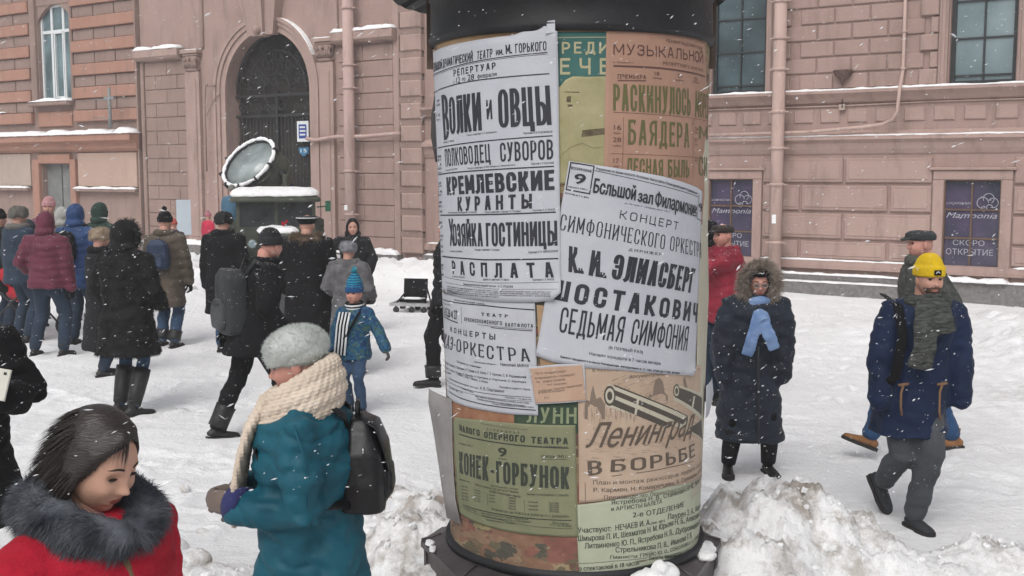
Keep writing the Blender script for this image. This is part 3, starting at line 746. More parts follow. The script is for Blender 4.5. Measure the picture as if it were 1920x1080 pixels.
M_RUST = mat('brown_painted_metal', (.10, .07, .055), .7, .35, 8, .4, 40)
b = MB(); b.rings([(lean_x(z_), 0, z_, rad(z_), rad(z_)) for z_ in (.0, .5, 1.0, 1.8, 2.60, 3.3)], 160); b.build('shaft', M_COL, PIL)
b = MB(); b.rings([(0, 0, 2.712, PR+.012, PR+.012), (0, 0, 2.74, PR+.022, PR+.022), (0, 0, 2.755, PR+.012, PR+.012), (0, 0, 2.90, PR+.010, PR+.010), (0, 0, 2.91, PR+.02, PR+.02), (0, 0, 2.935, PR+.02, PR+.02), (0, 0, 2.94, PR+.012, PR+.012)], 120); b.v = [(x*1.03+lean_x(z), y*1.03, z) for x, y, z in b.v]; b.build('black_band', M_BAND, PIL)
b = MB(); b.rings([(0, 0, 2.94, PR+.013, PR+.013), (0, 0, 3.05, PR+.05, PR+.05), (0, 0, 3.08, PR+.12, PR+.12), (0, 0, 3.3, PR+.12, PR+.12)], 100); b.v = [(x*1.04+lean_x(z), y*1.04, z) for x, y, z in b.v]; b.build('brown_neck', M_RUST, PIL)
b = MB(); n = 90; vs = []; fs = []    # ragged eave
for j in range(n):
    a = 2*pi*j/n; jag = .018*noise.noise(V((a*9, 1, 0)))+.012*(j % 3 == 0)
    for r, z_ in ((PR+.03, 2.975), (.74+jag, 2.915+jag), (.75+jag, 2.955), (.68, 3.04), (.2, 3.4)): vs.append((r*cos(a), r*sin(a), z_))
for j in range(n):
    j2 = (j+1) % n
    for k in range(4): fs.append((j*5+k, j*5+k+1, j2*5+k+1, j2*5+k))
b.add([(x-.065, y, z) for x, y, z in vs], fs, 0); b.build('cap_roof', M_BAND, PIL)
for a in (-1.60, 1.58):
    b = MB(); b.box(-.018, .018, -.012, .012, 2.62, 3.0, M=Matrix.Rotation(a, 4, 'Z') @ Matrix.Translation((0, -(PR+.038), 0))); b.v = [(x-.012, y, z) for x, y, z in b.v]; b.build('cap_bracket', M_RUST, PIL)
# octagonal foot
def octa(r, z, a0=0): return [(r*cos(a0+k*pi/4), r*sin(a0+k*pi/4), z) for k in range(8)]
FA = 0
b = MB(); R0 = .70
lv = [octa(R0-.02, 0), octa(R0-.02, .395), octa(R0+.008, .40), octa(R0+.008, .427), octa(R0-.01, .432), octa(PR+.02, .458), octa(PR-.05, .46)]
vs = [p for l in lv for p in l]; fs = []
for i in range(len(lv)-1):
    for k in range(8): fs.append((i*8+k, i*8+(k+1) % 8, (i+1)*8+(k+1) % 8, (i+1)*8+k))
b.add(vs, fs); b.build('foot', M_METAL, PIL)
for k in range(8):
    a = k*pi/4; b = MB(); b.tube([((R0+.004)*cos(a), (R0+.004)*sin(a), 0.434), ((PR+.012)*cos(a), (PR+.012)*sin(a), .462)], [.006, .006], 6)
    b.tube([((R0-.015)*cos(a), (R0-.015)*sin(a), .395), ((R0-.015)*cos(a), (R0-.015)*sin(a), .0)], [.009, .009], 6); b.build('seam_rib', M_METAL, PIL)
b = MB(); b.rings([(0, 0, .455, PR+.004, PR+.004), (0, 0, .490, PR+.002, PR+.002)], 100); b.v = [(x+lean_x(.48), y, z) for x, y, z in b.v]; b.build('foot_collar', M_BAND, PIL)
# snow lying on the foot
def snow_blob(par, pts, name='snow_patch'):
    b = MB()
    for x, y, z_, rx, ry, rz_ in pts: b.ball((x, y, z_), (rx, ry, rz_), 20)
    me = remesh(b, .010, 3); displace(me, lambda c: .006*vnoise(c, 28, 4, 3))
    return finish(me, M_SNOW, name, par)
snow_blob(PIL, [(.30, -.585, 0.455, .085, .06, .045), (.37, -.56, 0.475, .06, .06, .045), (.24, -.60, 0.445, .06, .04, .02), (.34, -.60, 0.515, .035, .035, .03)])
snow_blob(PIL, [(.59, -.22, 0.450, .05, .10, .022), (.63, -.12, 0.440, .03, .08, .015)])
snow_blob(PIL, [(-.66, -.06, 0.437, .025, .06, .010), (-.64, -.15, 0.439, .02, .05, .008)])

# ---- unrolled coordinates on the pillar: (u = angle*R, z)
OFF = [0.0]
def cyl(px, py):
    z = 1.7
    for _ in range(5): u, z = cyl0(px, py, z)
    return u, z
def cyl0(px, py, zz):
    PX = globals()['PX']+lean_x(zz); PR = rad(zz); PR0 = globals()['PR']
    d = ray(px, py); a = d.x**2+d.y**2; bb = -2*(d.x*PX+d.y*PY); c = PX**2+PY**2-(PR+OFF[0])**2
    disc = bb*bb-4*a*c
    t = (-bb-sqrt(max(disc, 0)))/(2*a)
    x, y, z = d.x*t-PX, d.y*t-PY, CAMH+d.z*t
    return (math.atan2(x, -y)*PR0, z)
def on_pillar(u, z, off):
    a = u/PR; r = rad(z)+off
    return (r*sin(a)+lean_x(z), -r*cos(a), z)
WAVE = {}
def lift_fn(key):
    def f(u, z):
        o = 0
        for cu, cz, su, sz, h in WAVE.get(key, ()): o += h*exp(-((u-cu)/su)**2-((z-cz)/sz)**2)
        return o+.0012*noise.noise(V((u*9, z*7, hash(key) % 7)))
    return f
def resample(pts, n):
    L = [0]
    for p, q in zip(pts, pts[1:]): L.append(L[-1]+math.dist(p, q))
    out = []
    for i in range(n+1):
        s_ = L[-1]*i/n
        for k in range(len(pts)-1):
            if s_ <= L[k+1]+1e-9:
                t = (s_-L[k])/max(1e-9, L[k+1]-L[k]); out.append(tuple(pts[k][c]*(1-t)+pts[k+1][c]*t for c in (0, 1))); break
    return out
POSTERS = {}
def paper(key, name, label, top, bottom, off, m, cat='poster', group=None, nu=44, nv=40, px=True, thick=.0008):
    OFF[0] = off
    cv = (lambda P: [cyl(*p) for p in P]) if px else (lambda P: P)
    T, B = resample(cv(top), nu), resample(cv(bottom), nu)
    lf = lift_fn(key); b = MB(); vs = []
    for side in (0, 1):
        for j in range(nv+1):
            for i in range(nu+1):
                t = j/nv; u = T[i][0]*(1-t)+B[i][0]*t; z = T[i][1]*(1-t)+B[i][1]*t
                x, y, zz = on_pillar(u, z, off+lf(u, z)-side*thick); vs.append((x+PX, y+PY, zz))
    fs = []; N = (nu+1)*(nv+1); w_ = nu+1
    for j in range(nv):
        for i in range(nu):
            a = j*w_+i; fs.append((a, a+w_, a+w_+1, a+1)); fs.append((N+a, N+a+1, N+a+w_+1, N+a+w_))
    rim = [i for i in range(w_)]+[j*w_+nu for j in range(1, nv+1)]+[nv*w_+i for i in range(nu-1, -1, -1)]+[j*w_ for j in range(nv-1, 0, -1)]
    for a, c in zip(rim, rim[1:]+rim[:1]): fs.append((a, c, N+c, N+a))
    b.add(vs, fs, 0, True)
    o = b.build(name, m); tag(o, label, cat, group); POSTERS[key] = (o, off)
    return o
def bil(q, s, t):   # q = TL, TR, BR, BL
    return tuple((q[3][c]*(1-s)+q[2][c]*s)*(1-t)+(q[0][c]*(1-s)+q[1][c]*s)*t for c in (0, 1))
def put(key, name, m, vs2, fs, extra=.0011):
    """vs2: (u, z, layer) -> mesh on the pillar, child of its poster"""
    o, off = POSTERS[key]; lf = lift_fn(key); b = MB()
    b.add([tuple(a+d for a, d in zip(on_pillar(u, z, off+lf(u, z)+extra+k*.00012), (PX, PY, 0))) for u, z, k in vs2], fs)
    return b.build(name, m, o)
def bleft(q):
    (a, b_, c, d) = q; return [cyl(*p) for p in (a, b_, c, d)]
def base_quad(x0, y0, x1, y1, h0, h1=None):
    """baseline (x0,y0)-(x1,y1) and cap heights in photo pixels"""
    h1 = h1 or h0; return [(x0, y0-h0), (x1, y1-h1), (x1, y1), (x0, y0)]
def cut_fine(vs, fs, step):
    bm = bmesh.new(); bv = [bm.verts.new((x, y, 0)) for x, y in vs]
    for f in fs:
        try: bm.faces.new([bv[i] for i in f])
        except ValueError: pass
    for ax in (0, 1):
        lo, hi = min(v[ax] for v in vs), max(v[ax] for v in vs); c = lo+step
        while c < hi:
            co = [0, 0, 0]; co[ax] = c; no = [0, 0, 0]; no[ax] = 1
            bmesh.ops.bisect_plane(bm, geom=bm.verts[:]+bm.edges[:]+bm.faces[:], plane_co=co, plane_no=no); c += step
    bm.verts.index_update(); out = ([(v.co.x, v.co.y) for v in bm.verts], [tuple(v.index for v in f.verts) for f in bm.faces]); bm.free(); return out
def print_text(key, body, quad, m, off=0, shear=0, cap=.72, name='small_print'):
    OFF[0] = POSTERS[key][1]; q = bleft(quad); bold = 0
    if off < 0: bold, off = -off, 0
    hpx = quad[3][1]-quad[0][1]
    if hpx > 4.9:
        vs, fs, wd = text_solid(body, shear, .05 if hpx > 12 else .3)
        if off > 0: bold = off*.012*(1 if hpx > 8 else .7)*1.6
    else: vs, fs, wd = text_mesh(body, off, shear)
    if not vs: return
    P = [(*bil(q, x/wd, t/cap), 0) for x, t in vs]; F = list(fs)
    if bold:
        n = len(P); P0 = list(P)
        for k, (dx, dz) in enumerate(((bold, 0), (-bold, 0), (bold*.5, bold*.6), (-bold*.5, -bold*.6)) if hpx > 12 else ((bold, 0),)):
            P += [(u+dx, z+dz, k+1) for u, z, _ in P0]; F += [tuple(i+n*(k+1) for i in f) for f in fs]
    return put(key, name, m, P, F, .0011 if quad[3][1]-quad[0][1] < 12 else .0022)
def small_lines(key, lines, m, name='small_print', off=.012):
    OFF[0] = POSTERS[key][1]; V2 = []; F = []
    for body, x0, y0, x1, y1, h in lines:
        q = bleft(base_quad(x0, y0, x1, y1, h)); vs, fs, wd = text_mesh(body, off)
        o = len(V2); V2 += [(*bil(q, x/wd, t/.72), 0) for x, t in vs]; F += [tuple(i+o for i in f) for f in fs]
    return put(key, name, m, V2, F)
def rule(key, pts, th, m, name='rule'):
    OFF[0] = POSTERS[key][1]; P = resample([cyl(*p) for p in pts], max(2, int(40))); vs = []; fs = []
    for i, p in enumerate(P):
        a, c = P[max(0, i-1)], P[min(len(P)-1, i+1)]; d = (c[0]-a[0], c[1]-a[1]); l = math.hypot(*d) or 1; n = (-d[1]/l*th/2, d[0]/l*th/2)
        vs += [(p[0]+n[0], p[1]+n[1], 0), (p[0]-n[0], p[1]-n[1], 0)]
    fs = [(2*i, 2*i+1, 2*i+3, 2*i+2) for i in range(len(P)-1)]
    return put(key, name, m, vs, fs)
def fill(key, pts, m, name='printed_field', extra=.0008, n=24, px=True, lay=0):
    """quad patch from four photo points TL,TR,BR,BL, subdivided"""
    OFF[0] = POSTERS[key][1]; q = [cyl(*p) for p in pts] if px else pts; vs = []; fs = []
    for j in range(n+1):
        for i in range(n+1): vs.append((*bil(q, i/n, j/n), lay))
    for j in range(n):
        for i in range(n): a = j*(n+1)+i; fs.append((a, a+1, a+n+2, a+n+1))
    return put(key, name, m, vs, fs, extra)
# ---- poster alphabet: condensed display capitals drawn as strokes
def arc(x0, y0, x1, y1, part='all', k=7, rx=.42, ry=.22):
    """rounded rectangle outline, counter-clockwise from the middle right"""
    rx = rx*(x1-x0); ry = ry*1.0*min(1, (y1-y0)*1.6); P = []
    for cx, cy, a0 in ((x1-rx, y1-ry, 0), (x0+rx, y1-ry, 90), (x0+rx, y0+ry, 180), (x1-rx, y0+ry, 270)):
        for i in range(k+1):
            a = radians(a0+90*i/k); P.append((cx+rx*cos(a), cy+ry*sin(a)))
    return P
def bowl(x0, y0, x1, y1, k=7):
    rx = .6*(x1-x0); ry = min(.22, (y1-y0)*.42); P = [(x0, y1)]
    for cx, cy, a0 in ((x1-rx, y1-ry, 90), (x1-rx, y0+ry, 0)):
        for i in range(k+1):
            a = radians(a0-90*i/k); P.append((cx+rx*cos(a), cy+ry*sin(a)))
    return P+[(x0, y0)]
def opn(x0, y0, x1, y1, cut=.3):
    P = arc(x0, y0, x1, y1); P = [p for p in P if not (p[0] > (x0+x1)/2+.1*(x1-x0) and y0+cut*(y1-y0) < p[1] < y1-cut*(y1-y0))]
    return [(x1, y1-cut*(y1-y0))]+P+[(x1, y0+cut*(y1-y0))]
def GL(ch):
    O_ = arc(0, 0, 1, 1); O_ = O_+[O_[0]]
    g = {
     'А': (1, [[(0, 0), (.42, 1)], [(.58, 1), (1, 0)], [(.18, .28), (.82, .28)], [(.42, 1), (.58, 1)]]), 'Б': (.95, [[(0, 0), (0, 1), (.9, 1)], bowl(0, 0, 1, .58)]),
     'В': (1, [[(0, 0), (0, 1)], bowl(0, .52, .92, 1), bowl(0, 0, 1, .52)]), 'Г': (.85, [[(0, 0), (0, 1), (1, 1)]]),
     'Д': (1.15, [[(.12, 0), (.28, .3), (.30, 1), (.85, 1), (.85, 0)], [(0, -.13), (0, 0), (1, 0), (1, -.13)]]), 'Е': (.88, [[(1, 1), (0, 1), (0, 0), (1, 0)], [(0, .52), (.85, .52)]]),
     'Ж': (1.4, [[(.5, 0), (.5, 1)], [(0, 1), (.42, .5), (0, 0)], [(1, 1), (.58, .5), (1, 0)]]),
     'З': (.9, [[(0, .78), (.06, .93), (.3, 1), (.7, 1), (.94, .92), (.97, .75), (.9, .58), (.6, .52), (.92, .46), (1, .27), (.95, .08), (.7, 0), (.3, 0), (.06, .07), (0, .22)], [(.35, .52), (.6, .52)]]),
     'И': (1.05, [[(0, 1), (0, 0)], [(1, 1), (1, 0)], [(0, .08), (1, .92)]]), 'К': (1, [[(0, 0), (0, 1)], [(0, .48), (.35, .52), (.85, .8), (.95, 1)], [(.3, .52), (1, 0)]]),
     'Л': (1.05, [[(0, 0), (.16, .04), (.24, .2), (.26, 1), (1, 1), (1, 0)]]), 'М': (1.25, [[(0, 0), (0, 1), (.5, .25), (1, 1), (1, 0)]]),
     'Н': (1.05, [[(0, 0), (0, 1)], [(1, 0), (1, 1)], [(0, .52), (1, .52)]]), 'О': (1.05, [O_]), 'П': (1.05, [[(0, 0), (0, 1), (1, 1), (1, 0)]]),
     'Р': (.95, [[(0, 0), (0, 1)], bowl(0, .42, 1, 1)]), 'С': (1, [opn(0, 0, 1, 1)]), 'Т': (1, [[(.5, 0), (.5, 1)], [(0, 1), (1, 1)]]),
     'У': (1, [[(0, 1), (.5, .38)], [(1, 1), (.5, .25), (.38, .06), (.1, 0)]]), 'Ф': (1.35, [[(.5, -.02), (.5, 1.02)], (lambda q: q+[q[0]])(arc(0, .2, 1, .85))]),
     'Х': (1, [[(0, 0), (1, 1)], [(0, 1), (1, 0)]]), 'Ц': (1.1, [[(0, 1), (0, 0), (1, 0), (1, -.16)], [(.85, 0), (.85, 1)]]), 'Ч': (.95, [[(0, 1), (0, .6), (.15, .45), (.5, .42), (1, .47)], [(1, 1), (1, 0)]]),
     'Ш': (1.45, [[(0, 1), (0, 0), (1, 0), (1, 1)], [(.5, 0), (.5, 1)]]), 'Ы': (1.35, [[(0, 1), (0, 0)], bowl(0, 0, .66, .56), [(1, 0), (1, 1)]]), 'Ь': (.92, [[(0, 1), (0, 0)], bowl(0, 0, 1, .56)]),
     'Э': (1, [[(1-x, y) for x, y in opn(0, 0, 1, 1)], [(.35, .52), (1, .52)]]), 'Я': (1, [[(1, 0), (1, 1)], [(1-x, y) for x, y in bowl(0, .45, 1, 1)], [(.45, .45), (0, 0)]]),
     '-': (.5, [[(0, .45), (1, .45)]]), '.': (.15, [[(0, .0), (1, .0)]]), ' ': (.55, []), '9': (.9, [[(0, .1), (.2, 0), (.7, 0), (1, .15), (1, .6)], (lambda q: q+[q[0]])(arc(0, .42, 1, 1))]), '1': (.45, [[(0, .8), (.6, 1), (.6, 0)]]),
    }
    g['Й'] = (1.05, g['И'][1]+[[(.3, 1.22), (.4, 1.12), (.6, 1.12), (.7, 1.22)]])
    g['Ю'] = (1.5, [[(0, 0), (0, 1)], [(0, .5), (.35, .5)], [(.35+.65*x, y) for x, y in O_]])
    return g[ch]
def headline(key, body, quad, m, tx=.30, ty=.14, gap=.30, serif=0, name='headline'):
    """tx: stem width in letter widths, ty: bar height in cap heights"""
    OFF[0] = POSTERS[key][1]; q = bleft(quad); ws = []; x = 0; items = []
    for ch in body:
        w_, st = GL(ch); items.append((x, w_, st)); x += w_+gap
    W = x-gap; V2 = []; F = []; lay = 0
    for x0, w_, st in items:
        lines = [list(s_) for s_ in st]
        if serif:
            ends = []
            for s_ in st:
                for e in (s_[0], s_[-1]):
                    o = s_[1] if e is s_[0] else s_[-2]
                    if len(s_) > 8 and s_[0] == s_[-1]: continue
                    if abs(e[1]-o[1]) > .2 and (e[1] < .02 or e[1] > .98): ends.append(e)
            for e in ends: lines.append([(e[0]-serif/w_, e[1]), (e[0]+serif/w_, e[1])])
            for s_ in st:
                for e in (s_[0], s_[-1]):
                    o = s_[1] if e is s_[0] else s_[-2]
                    if len(s_) < 8 and abs(e[1]-o[1]) < .02 and abs(e[0]-o[0]) > .3 and (e[1] > .98 or e[1] < .02):
                        lines.append([(e[0], e[1]), (e[0], e[1]+(-.17 if e[1] > .5 else .17))])
        parts = []
        for k, s_ in enumerate(lines):
            sub = [s_[0]]; first = True
            closed0 = len(s_) > 8 and math.dist(s_[0], s_[-1]) < 1e-6
            for i in range(1, len(s_)):
                sub.append(s_[i])
                if i < len(s_)-1 and not closed0:
                    d1 = V(((s_[i][0]-s_[i-1][0])*w_, (s_[i][1]-s_[i-1][1])*2.2)); d2 = V(((s_[i+1][0]-s_[i][0])*w_, (s_[i+1][1]-s_[i][1])*2.2))
                    if d1.length > .18 and d2.length > .18 and d1.normalized().dot(d2.normalized()) < .62 or (d1.normalized().dot(d2.normalized()) < .2):
                        parts.append((k, sub, first, True)); sub = [s_[i]]; first = 'join'
            parts.append((k, sub, first, False))
        for k, s_, st0, en0 in parts:
            thx, thy = (tx, ty) if k < len(st) else ((tx*.55, ty) if abs(s_[0][1]-s_[1][1]) < .02 else (tx*.4, ty))
            P = [(x0+tx/2+(px_)*(w_-tx), ty/2+py_*(1-ty)) for px_, py_ in s_]
            lo, hi = min(p_[1] for p_ in s_), max(p_[1] for p_ in s_)
            if not (len(P) > 8 and math.dist(P[0], P[-1]) < 1e-6) and k < len(st):   # square ends: extend by half a stroke
                def ext(p_, q_):
                    dx, dy = p_[0]-q_[0], p_[1]-q_[1]; l = max(abs(dx)/(tx/2), abs(dy)/(ty/2), 1e-6); ny_ = p_[1]+dy/l
                    if lo > -.05: ny_ = max(0, ny_)
                    if hi < 1.1: ny_ = min(1, ny_)
                    return (p_[0]+(dx/l if abs(dy) < abs(dx) or abs(dx) < .02 else dx/l*.0), ny_)
                P[0] = ext(P[0], P[1]); P[-1] = ext(P[-1], P[-2])
            D = [P[0]]
            for a, c in zip(P, P[1:]):
                n = max(1, int(abs(c[0]-a[0])/.35)); D += [(a[0]+(c[0]-a[0])*i/n, a[1]+(c[1]-a[1])*i/n) for i in range(1, n+1)]
            closed = len(D) > 3 and math.dist(D[0], D[-1]) < 1e-6
            if closed: D = D[:-1]
            n = len(D); o = len(V2); asp = 2.2
            for i, p in enumerate(D):
                a = D[i-1] if (i > 0 or closed) else None; c = D[(i+1) % n] if (i < n-1 or closed) else None
                def nn(p_, q_):
                    dx, dy = (q_[0]-p_[0]), (q_[1]-p_[1])*asp; l = math.hypot(dx, dy) or 1; return (-dy/l, dx/l)
                ns = ([nn(a, p)] if a else [])+([nn(p, c)] if c else [])
                nx = sum(v[0] for v in ns)/len(ns); ny = sum(v[1] for v in ns)/len(ns); l2 = max(.35, nx*nx+ny*ny) if len(ns) == 2 else 1
                nx, ny = nx/l2, ny/l2
                ex = 0
                if len(ns) == 1 and k < len(st): pass
                V2 += [(*bil(q, (p[0]+nx*thx/2)/W, p[1]+ny*thy/2), lay), (*bil(q, (p[0]-nx*thx/2)/W, p[1]-ny*thy/2), lay)]
            for i in range(n if closed else n-1):
                j = (i+1) % n; F.append((o+2*i, o+2*i+1, o+2*j+1, o+2*j))
            lay = (lay+1) % 6
    return put(key, name, m, V2, F)

def ink_mat(name, c, wear=.4, thr=.62):
    """printing ink, rubbed through in spots"""
    m, t, b = new_mat(name); b.inputs['Roughness'].default_value = .6
    tc = t.nodes.new('ShaderNodeTexCoord'); n = t.nodes.new('ShaderNodeTexNoise'); n.inputs['Scale'].default_value = 45; n.inputs['Detail'].default_value = 7; n.inputs['Roughness'].default_value = .7
    t.links.new(tc.outputs['Object'], n.inputs[0]); r = t.nodes.new('ShaderNodeValToRGB'); r.color_ramp.elements[0].position = thr; r.color_ramp.elements[1].position = thr+.16
    r.color_ramp.elements[0].color = lin(c); r.color_ramp.elements[1].color = lin(tuple(min(1, x+wear*(.32-x)) for x in c))
    t.links.new(n.outputs[0], r.inputs[0]); t.links.new(r.outputs[0], b.inputs['Base Color']); return m
K = ink_mat('black_ink', (.016, .017, .026)); KG = ink_mat('ink_on_green', (.028, .034, .024), .3)
GR = ink_mat('olive_ink', (.105, .10, .035), .35, .6); BRN = ink_mat('brown_ink', (.10, .045, .035), .4); SEP = ink_mat('sepia_ink', (.085, .062, .045), .4)
def paper_mat(name, c, c2, scale=4, rough=.75):
    m, t, b = new_mat(name); b.inputs['Roughness'].default_value = rough; b.inputs['Specular IOR Level'].default_value = .3
    tc = t.nodes.new('ShaderNodeTexCoord'); n = t.nodes.new('ShaderNodeTexNoise'); n.inputs['Scale'].default_value = scale; n.inputs['Detail'].default_value = 8; n.inputs['Roughness'].default_value = .65
    t.links.new(tc.outputs['Object'], n.inputs[0]); r = t.nodes.new('ShaderNodeValToRGB'); r.color_ramp.elements[0].position = .35; r.color_ramp.elements[1].position = .7
    r.color_ramp.elements[0].color = lin(c); r.color_ramp.elements[1].color = lin(c2); t.links.new(n.outputs[0], r.inputs[0]); t.links.new(r.outputs[0], b.inputs['Base Color'])
    n2 = t.nodes.new('ShaderNodeTexNoise'); n2.inputs['Scale'].default_value = 7; n2.inputs['Detail'].default_value = 3; n2.inputs['Distortion'].default_value = .8; t.links.new(tc.outputs['Object'], n2.inputs[0])
    bp = t.nodes.new('ShaderNodeBump'); bp.inputs['Strength'].default_value = .6; bp.inputs['Distance'].default_value = .006; t.links.new(n2.outputs[0], bp.inputs['Height']); t.links.new(bp.outputs[0], b.inputs['Normal'])
    return m
W1 = paper_mat('white_bill_paper', (0.400, 0.408, 0.448), (0.448, 0.456, 0.492)); W2 = paper_mat('white_bill_paper_worn', (0.384, 0.392, 0.424), (0.440, 0.448, 0.480), 7)
P_OR = paper_mat('orange_bill_paper', (0.320, 0.188, 0.136), (0.368, 0.224, 0.164)); P_GN = paper_mat('green_bill_paper', (0.164, 0.172, 0.100), (0.212, 0.216, 0.132)); P_PK = paper_mat('pinkish_newsprint', (0.368, 0.272, 0.200), (0.448, 0.344, 0.264))
P_LG = paper_mat('pale_green_paper', (0.336, 0.360, 0.264), (0.400, 0.416, 0.320)); P_YL = paper_mat('yellow_paper', (0.264, 0.240, 0.124), (0.344, 0.312, 0.184), 9); P_TL = paper_mat('teal_paper', (0.036, 0.100, 0.092), (0.048, 0.132, 0.120), 8)
P_DK = paper_mat('dark_green_paper', (0.024, 0.044, 0.032), (0.048, 0.068, 0.040), 12); P_TAN = paper_mat('tan_paper', (0.288, 0.184, 0.104), (0.368, 0.256, 0.152), 8); P_CR = paper_mat('cream_print', (0.320, 0.296, 0.176), (0.400, 0.368, 0.240), 20); P_NOTE = paper_mat('note_paper', (0.368, 0.240, 0.172), (0.424, 0.296, 0.216), 8)
P_LGT = paper_mat('leaf_green_print', (0.160, 0.192, 0.104), (0.224, 0.248, 0.152), 20); P_GREY = paper_mat('grey_paper_back', (0.192, 0.176, 0.172), (0.272, 0.256, 0.248), 6); P_CREAM = paper_mat('cream_sheet', (0.400, 0.368, 0.288), (0.448, 0.424, 0.344), 5)

# bottom-most layer: paper scraps, teal/yellow bill, tan strips
paper('scrap1', 'paper_scrap', 'tan paper scrap strip under the black band at the pillar top', [(818, 86), (870, 70), (960, 56), (1080, 50), (1200, 52), (1290, 62), (1316, 68)], [(818, 110), (870, 100), (960, 90), (1080, 70), (1200, 72), (1290, 82), (1316, 92)], .001, P_TAN, cat='paper scrap')
paper('teal', 'poster', 'teal and yellow torn bill reading ЕРЕДИ and ЕЧЕ between the two upper bills', [(1036, 60), (1145, 60)], [(1036, 162), (1145, 150)], .0018, P_TL)
paper('yell', 'poster', 'yellow torn stained paper layer below the teal lettering, between white and orange bills', [(1040, 170), (1052, 160), (1060, 150), (1074, 143), (1100, 144), (1145, 143)], [(1040, 345), (1145, 345)], .0034, P_YL)
headline('teal', 'ЕРЕДИ', [(1032, 79), (1140, 79), (1140, 101), (1032, 101)], P_CR, .24, .17, .45)
_h = headline('teal', 'ЕЧЕ', [(1050, 109), (1143, 109), (1143, 140), (1050, 140)], P_CR, .20, .16, .8); _h['kind'] = 'stuff'
rule('teal', [(1038, 71), (1143, 70)], .003, P_CR)
M_STAIN = mat('brown_stain', (.10, .08, .05), .9, .5, 30)
for q in ([(1058, 172), (1086, 172), (1086, 174), (1058, 173)], [(1063, 181), (1071, 180), (1070, 192), (1062, 191)], [(1092, 244), (1134, 240), (1134, 252), (1090, 257)], [(1064, 196), (1074, 196), (1073, 200), (1064, 200)]):
    fill('yell', q, M_STAIN, 'stain', n=4)
rule('yell', [(1054, 290), (1070, 276), (1092, 268), (1112, 278), (1130, 275)], .0012, M_STAIN, 'crack'); rule('yell', [(1066, 225), (1067, 300)], .001, P_TAN, 'crack')
paper('midscrap', 'paper_scrap', 'cream paper scrap showing between the lower white bill and the tilted white bill', [(1006, 572), (1050, 575)], [(1014, 700), (1100, 700)], .0022, P_TAN, cat='paper scrap')
paper('dgreen', 'poster', 'dark green bill with pale letters ЛУНН showing beneath the small note', [(880, 735), (1092, 745)], [(880, 800), (1092, 812)], .0016, P_DK)
headline('dgreen', 'ЛУНН', [(990, 763), (1081, 764), (1081, 794), (988, 792)], P_LGT, .27, .15, .35)
paper('rustsc', 'paper_scrap', 'rusty orange painted paper strip left of the dark green bill', [(846, 745), (964, 768)], [(850, 790), (964, 800)], .0026, paper_mat('rusty_paper', (.20, .085, .05), (.30, .16, .09), 14), cat='paper scrap')

# orange bill
paper('orange', 'poster', 'orange-pink bill headed МУЗЫКАЛЬНОЙ with olive titles, upper right of the pillar', [(1137, 52), (1240, 58), (1323, 78)], [(1131, 400), (1240, 410), (1326, 425)], .0042, P_OR)
q = lambda *a: [(a[0], a[1]), (a[2], a[3]), (a[4], a[5]), (a[6], a[7])]
print_text('orange', 'ЛЕНИНГРАДСКИЙ ТЕАТР', base_quad(1248, 79, 1317, 94, 6, 5), BRN, .02)
headline('orange', 'МУЗЫКАЛЬНОЙ', q(1150, 82, 1318, 99, 1318, 119, 1150, 102), BRN, .15, .13, .28)
print_text('orange', 'РЕПЕРТУАР с 15-го по 31', base_quad(1243, 121.5, 1318, 135, 6.5), BRN, .02)
small_lines('orange', [('пл. Островского, 6', 1149, 118, 1188, 119, 3), ('Среда', 1223, 147, 1241, 148.5, 3), ('Суббота', 1265, 151, 1282, 153, 3), ('Четверг', 1298, 155, 1311, 157, 3), ('Пятница', 1150, 251, 1163, 251, 3), ('Суббота', 1149, 275, 1164, 275, 3), ('Среда', 1150, 313, 1160, 313, 3), ('Среда', 1302, 250, 1309, 251, 3), ('Чт', 1302, 272, 1308, 273, 3)], BRN)
rule('orange', [(1150, 123.5), (1240, 128), (1322, 144)], .007, BRN)
headline('orange', 'ПРЕМЬЕРА', q(1158, 139, 1211, 141, 1211, 148, 1158, 147.5), BRN, .25, .16, .3); rule('orange', [(1158, 151), (1211, 151.5)], .004, BRN)
for s_, x0, y0, x1 in (('18', 1227, 141, 1236), ('21', 1270, 145.5, 1278), ('23', 1301, 151, 1307), ('16', 1151, 243, 1164), ('28', 1149, 266, 1164), ('17', 1150, 305.5, 1160), ('20', 1303, 245, 1309), ('27', 1302, 266, 1308), ('22', 1302, 302, 1308)):
    print_text('orange', s_, base_quad(x0, y0, x1, y0+.4, 9 if x0 < 1200 else 7), BRN, .03, name='date_number')
headline('orange', 'РАСКИНУЛОСЬ', q(1149.5, 157, 1294.5, 167, 1294.5, 218, 1149.5, 207), GR, .38, .13, .24, serif=.16)
headline('orange', 'МОРЕ', q(1304, 170, 1325, 177, 1325, 223, 1303, 219), GR, .3, .12, .25, serif=.1)
rule('orange', [(1150, 210.5), (1240, 215.5), (1324, 227)], .0016, BRN); rule('orange', [(1146, 288), (1297, 294.5), (1324, 298)], .0014, BRN)
rule('orange', [(1169, 220), (1167, 315)], .0016, BRN); rule('orange', [(1301, 223), (1300, 334)], .0014, BRN); rule('orange', [(1299, 223), (1297, 334)], .001, BRN)
headline('orange', 'БАЯДЕРА', q(1178, 224, 1292, 231.5, 1291.5, 277, 1177, 271), GR, .30, .12, .34, serif=.14)
headline('orange', 'ЛЕСНАЯ', q(1175, 296, 1243, 299, 1243, 331, 1173, 329), GR, .34, .13, .26, serif=.14); headline('orange', 'БЫЛЬ', q(1252, 299, 1292, 300, 1292, 333, 1252, 332), GR, .34, .13, .26, serif=.14)
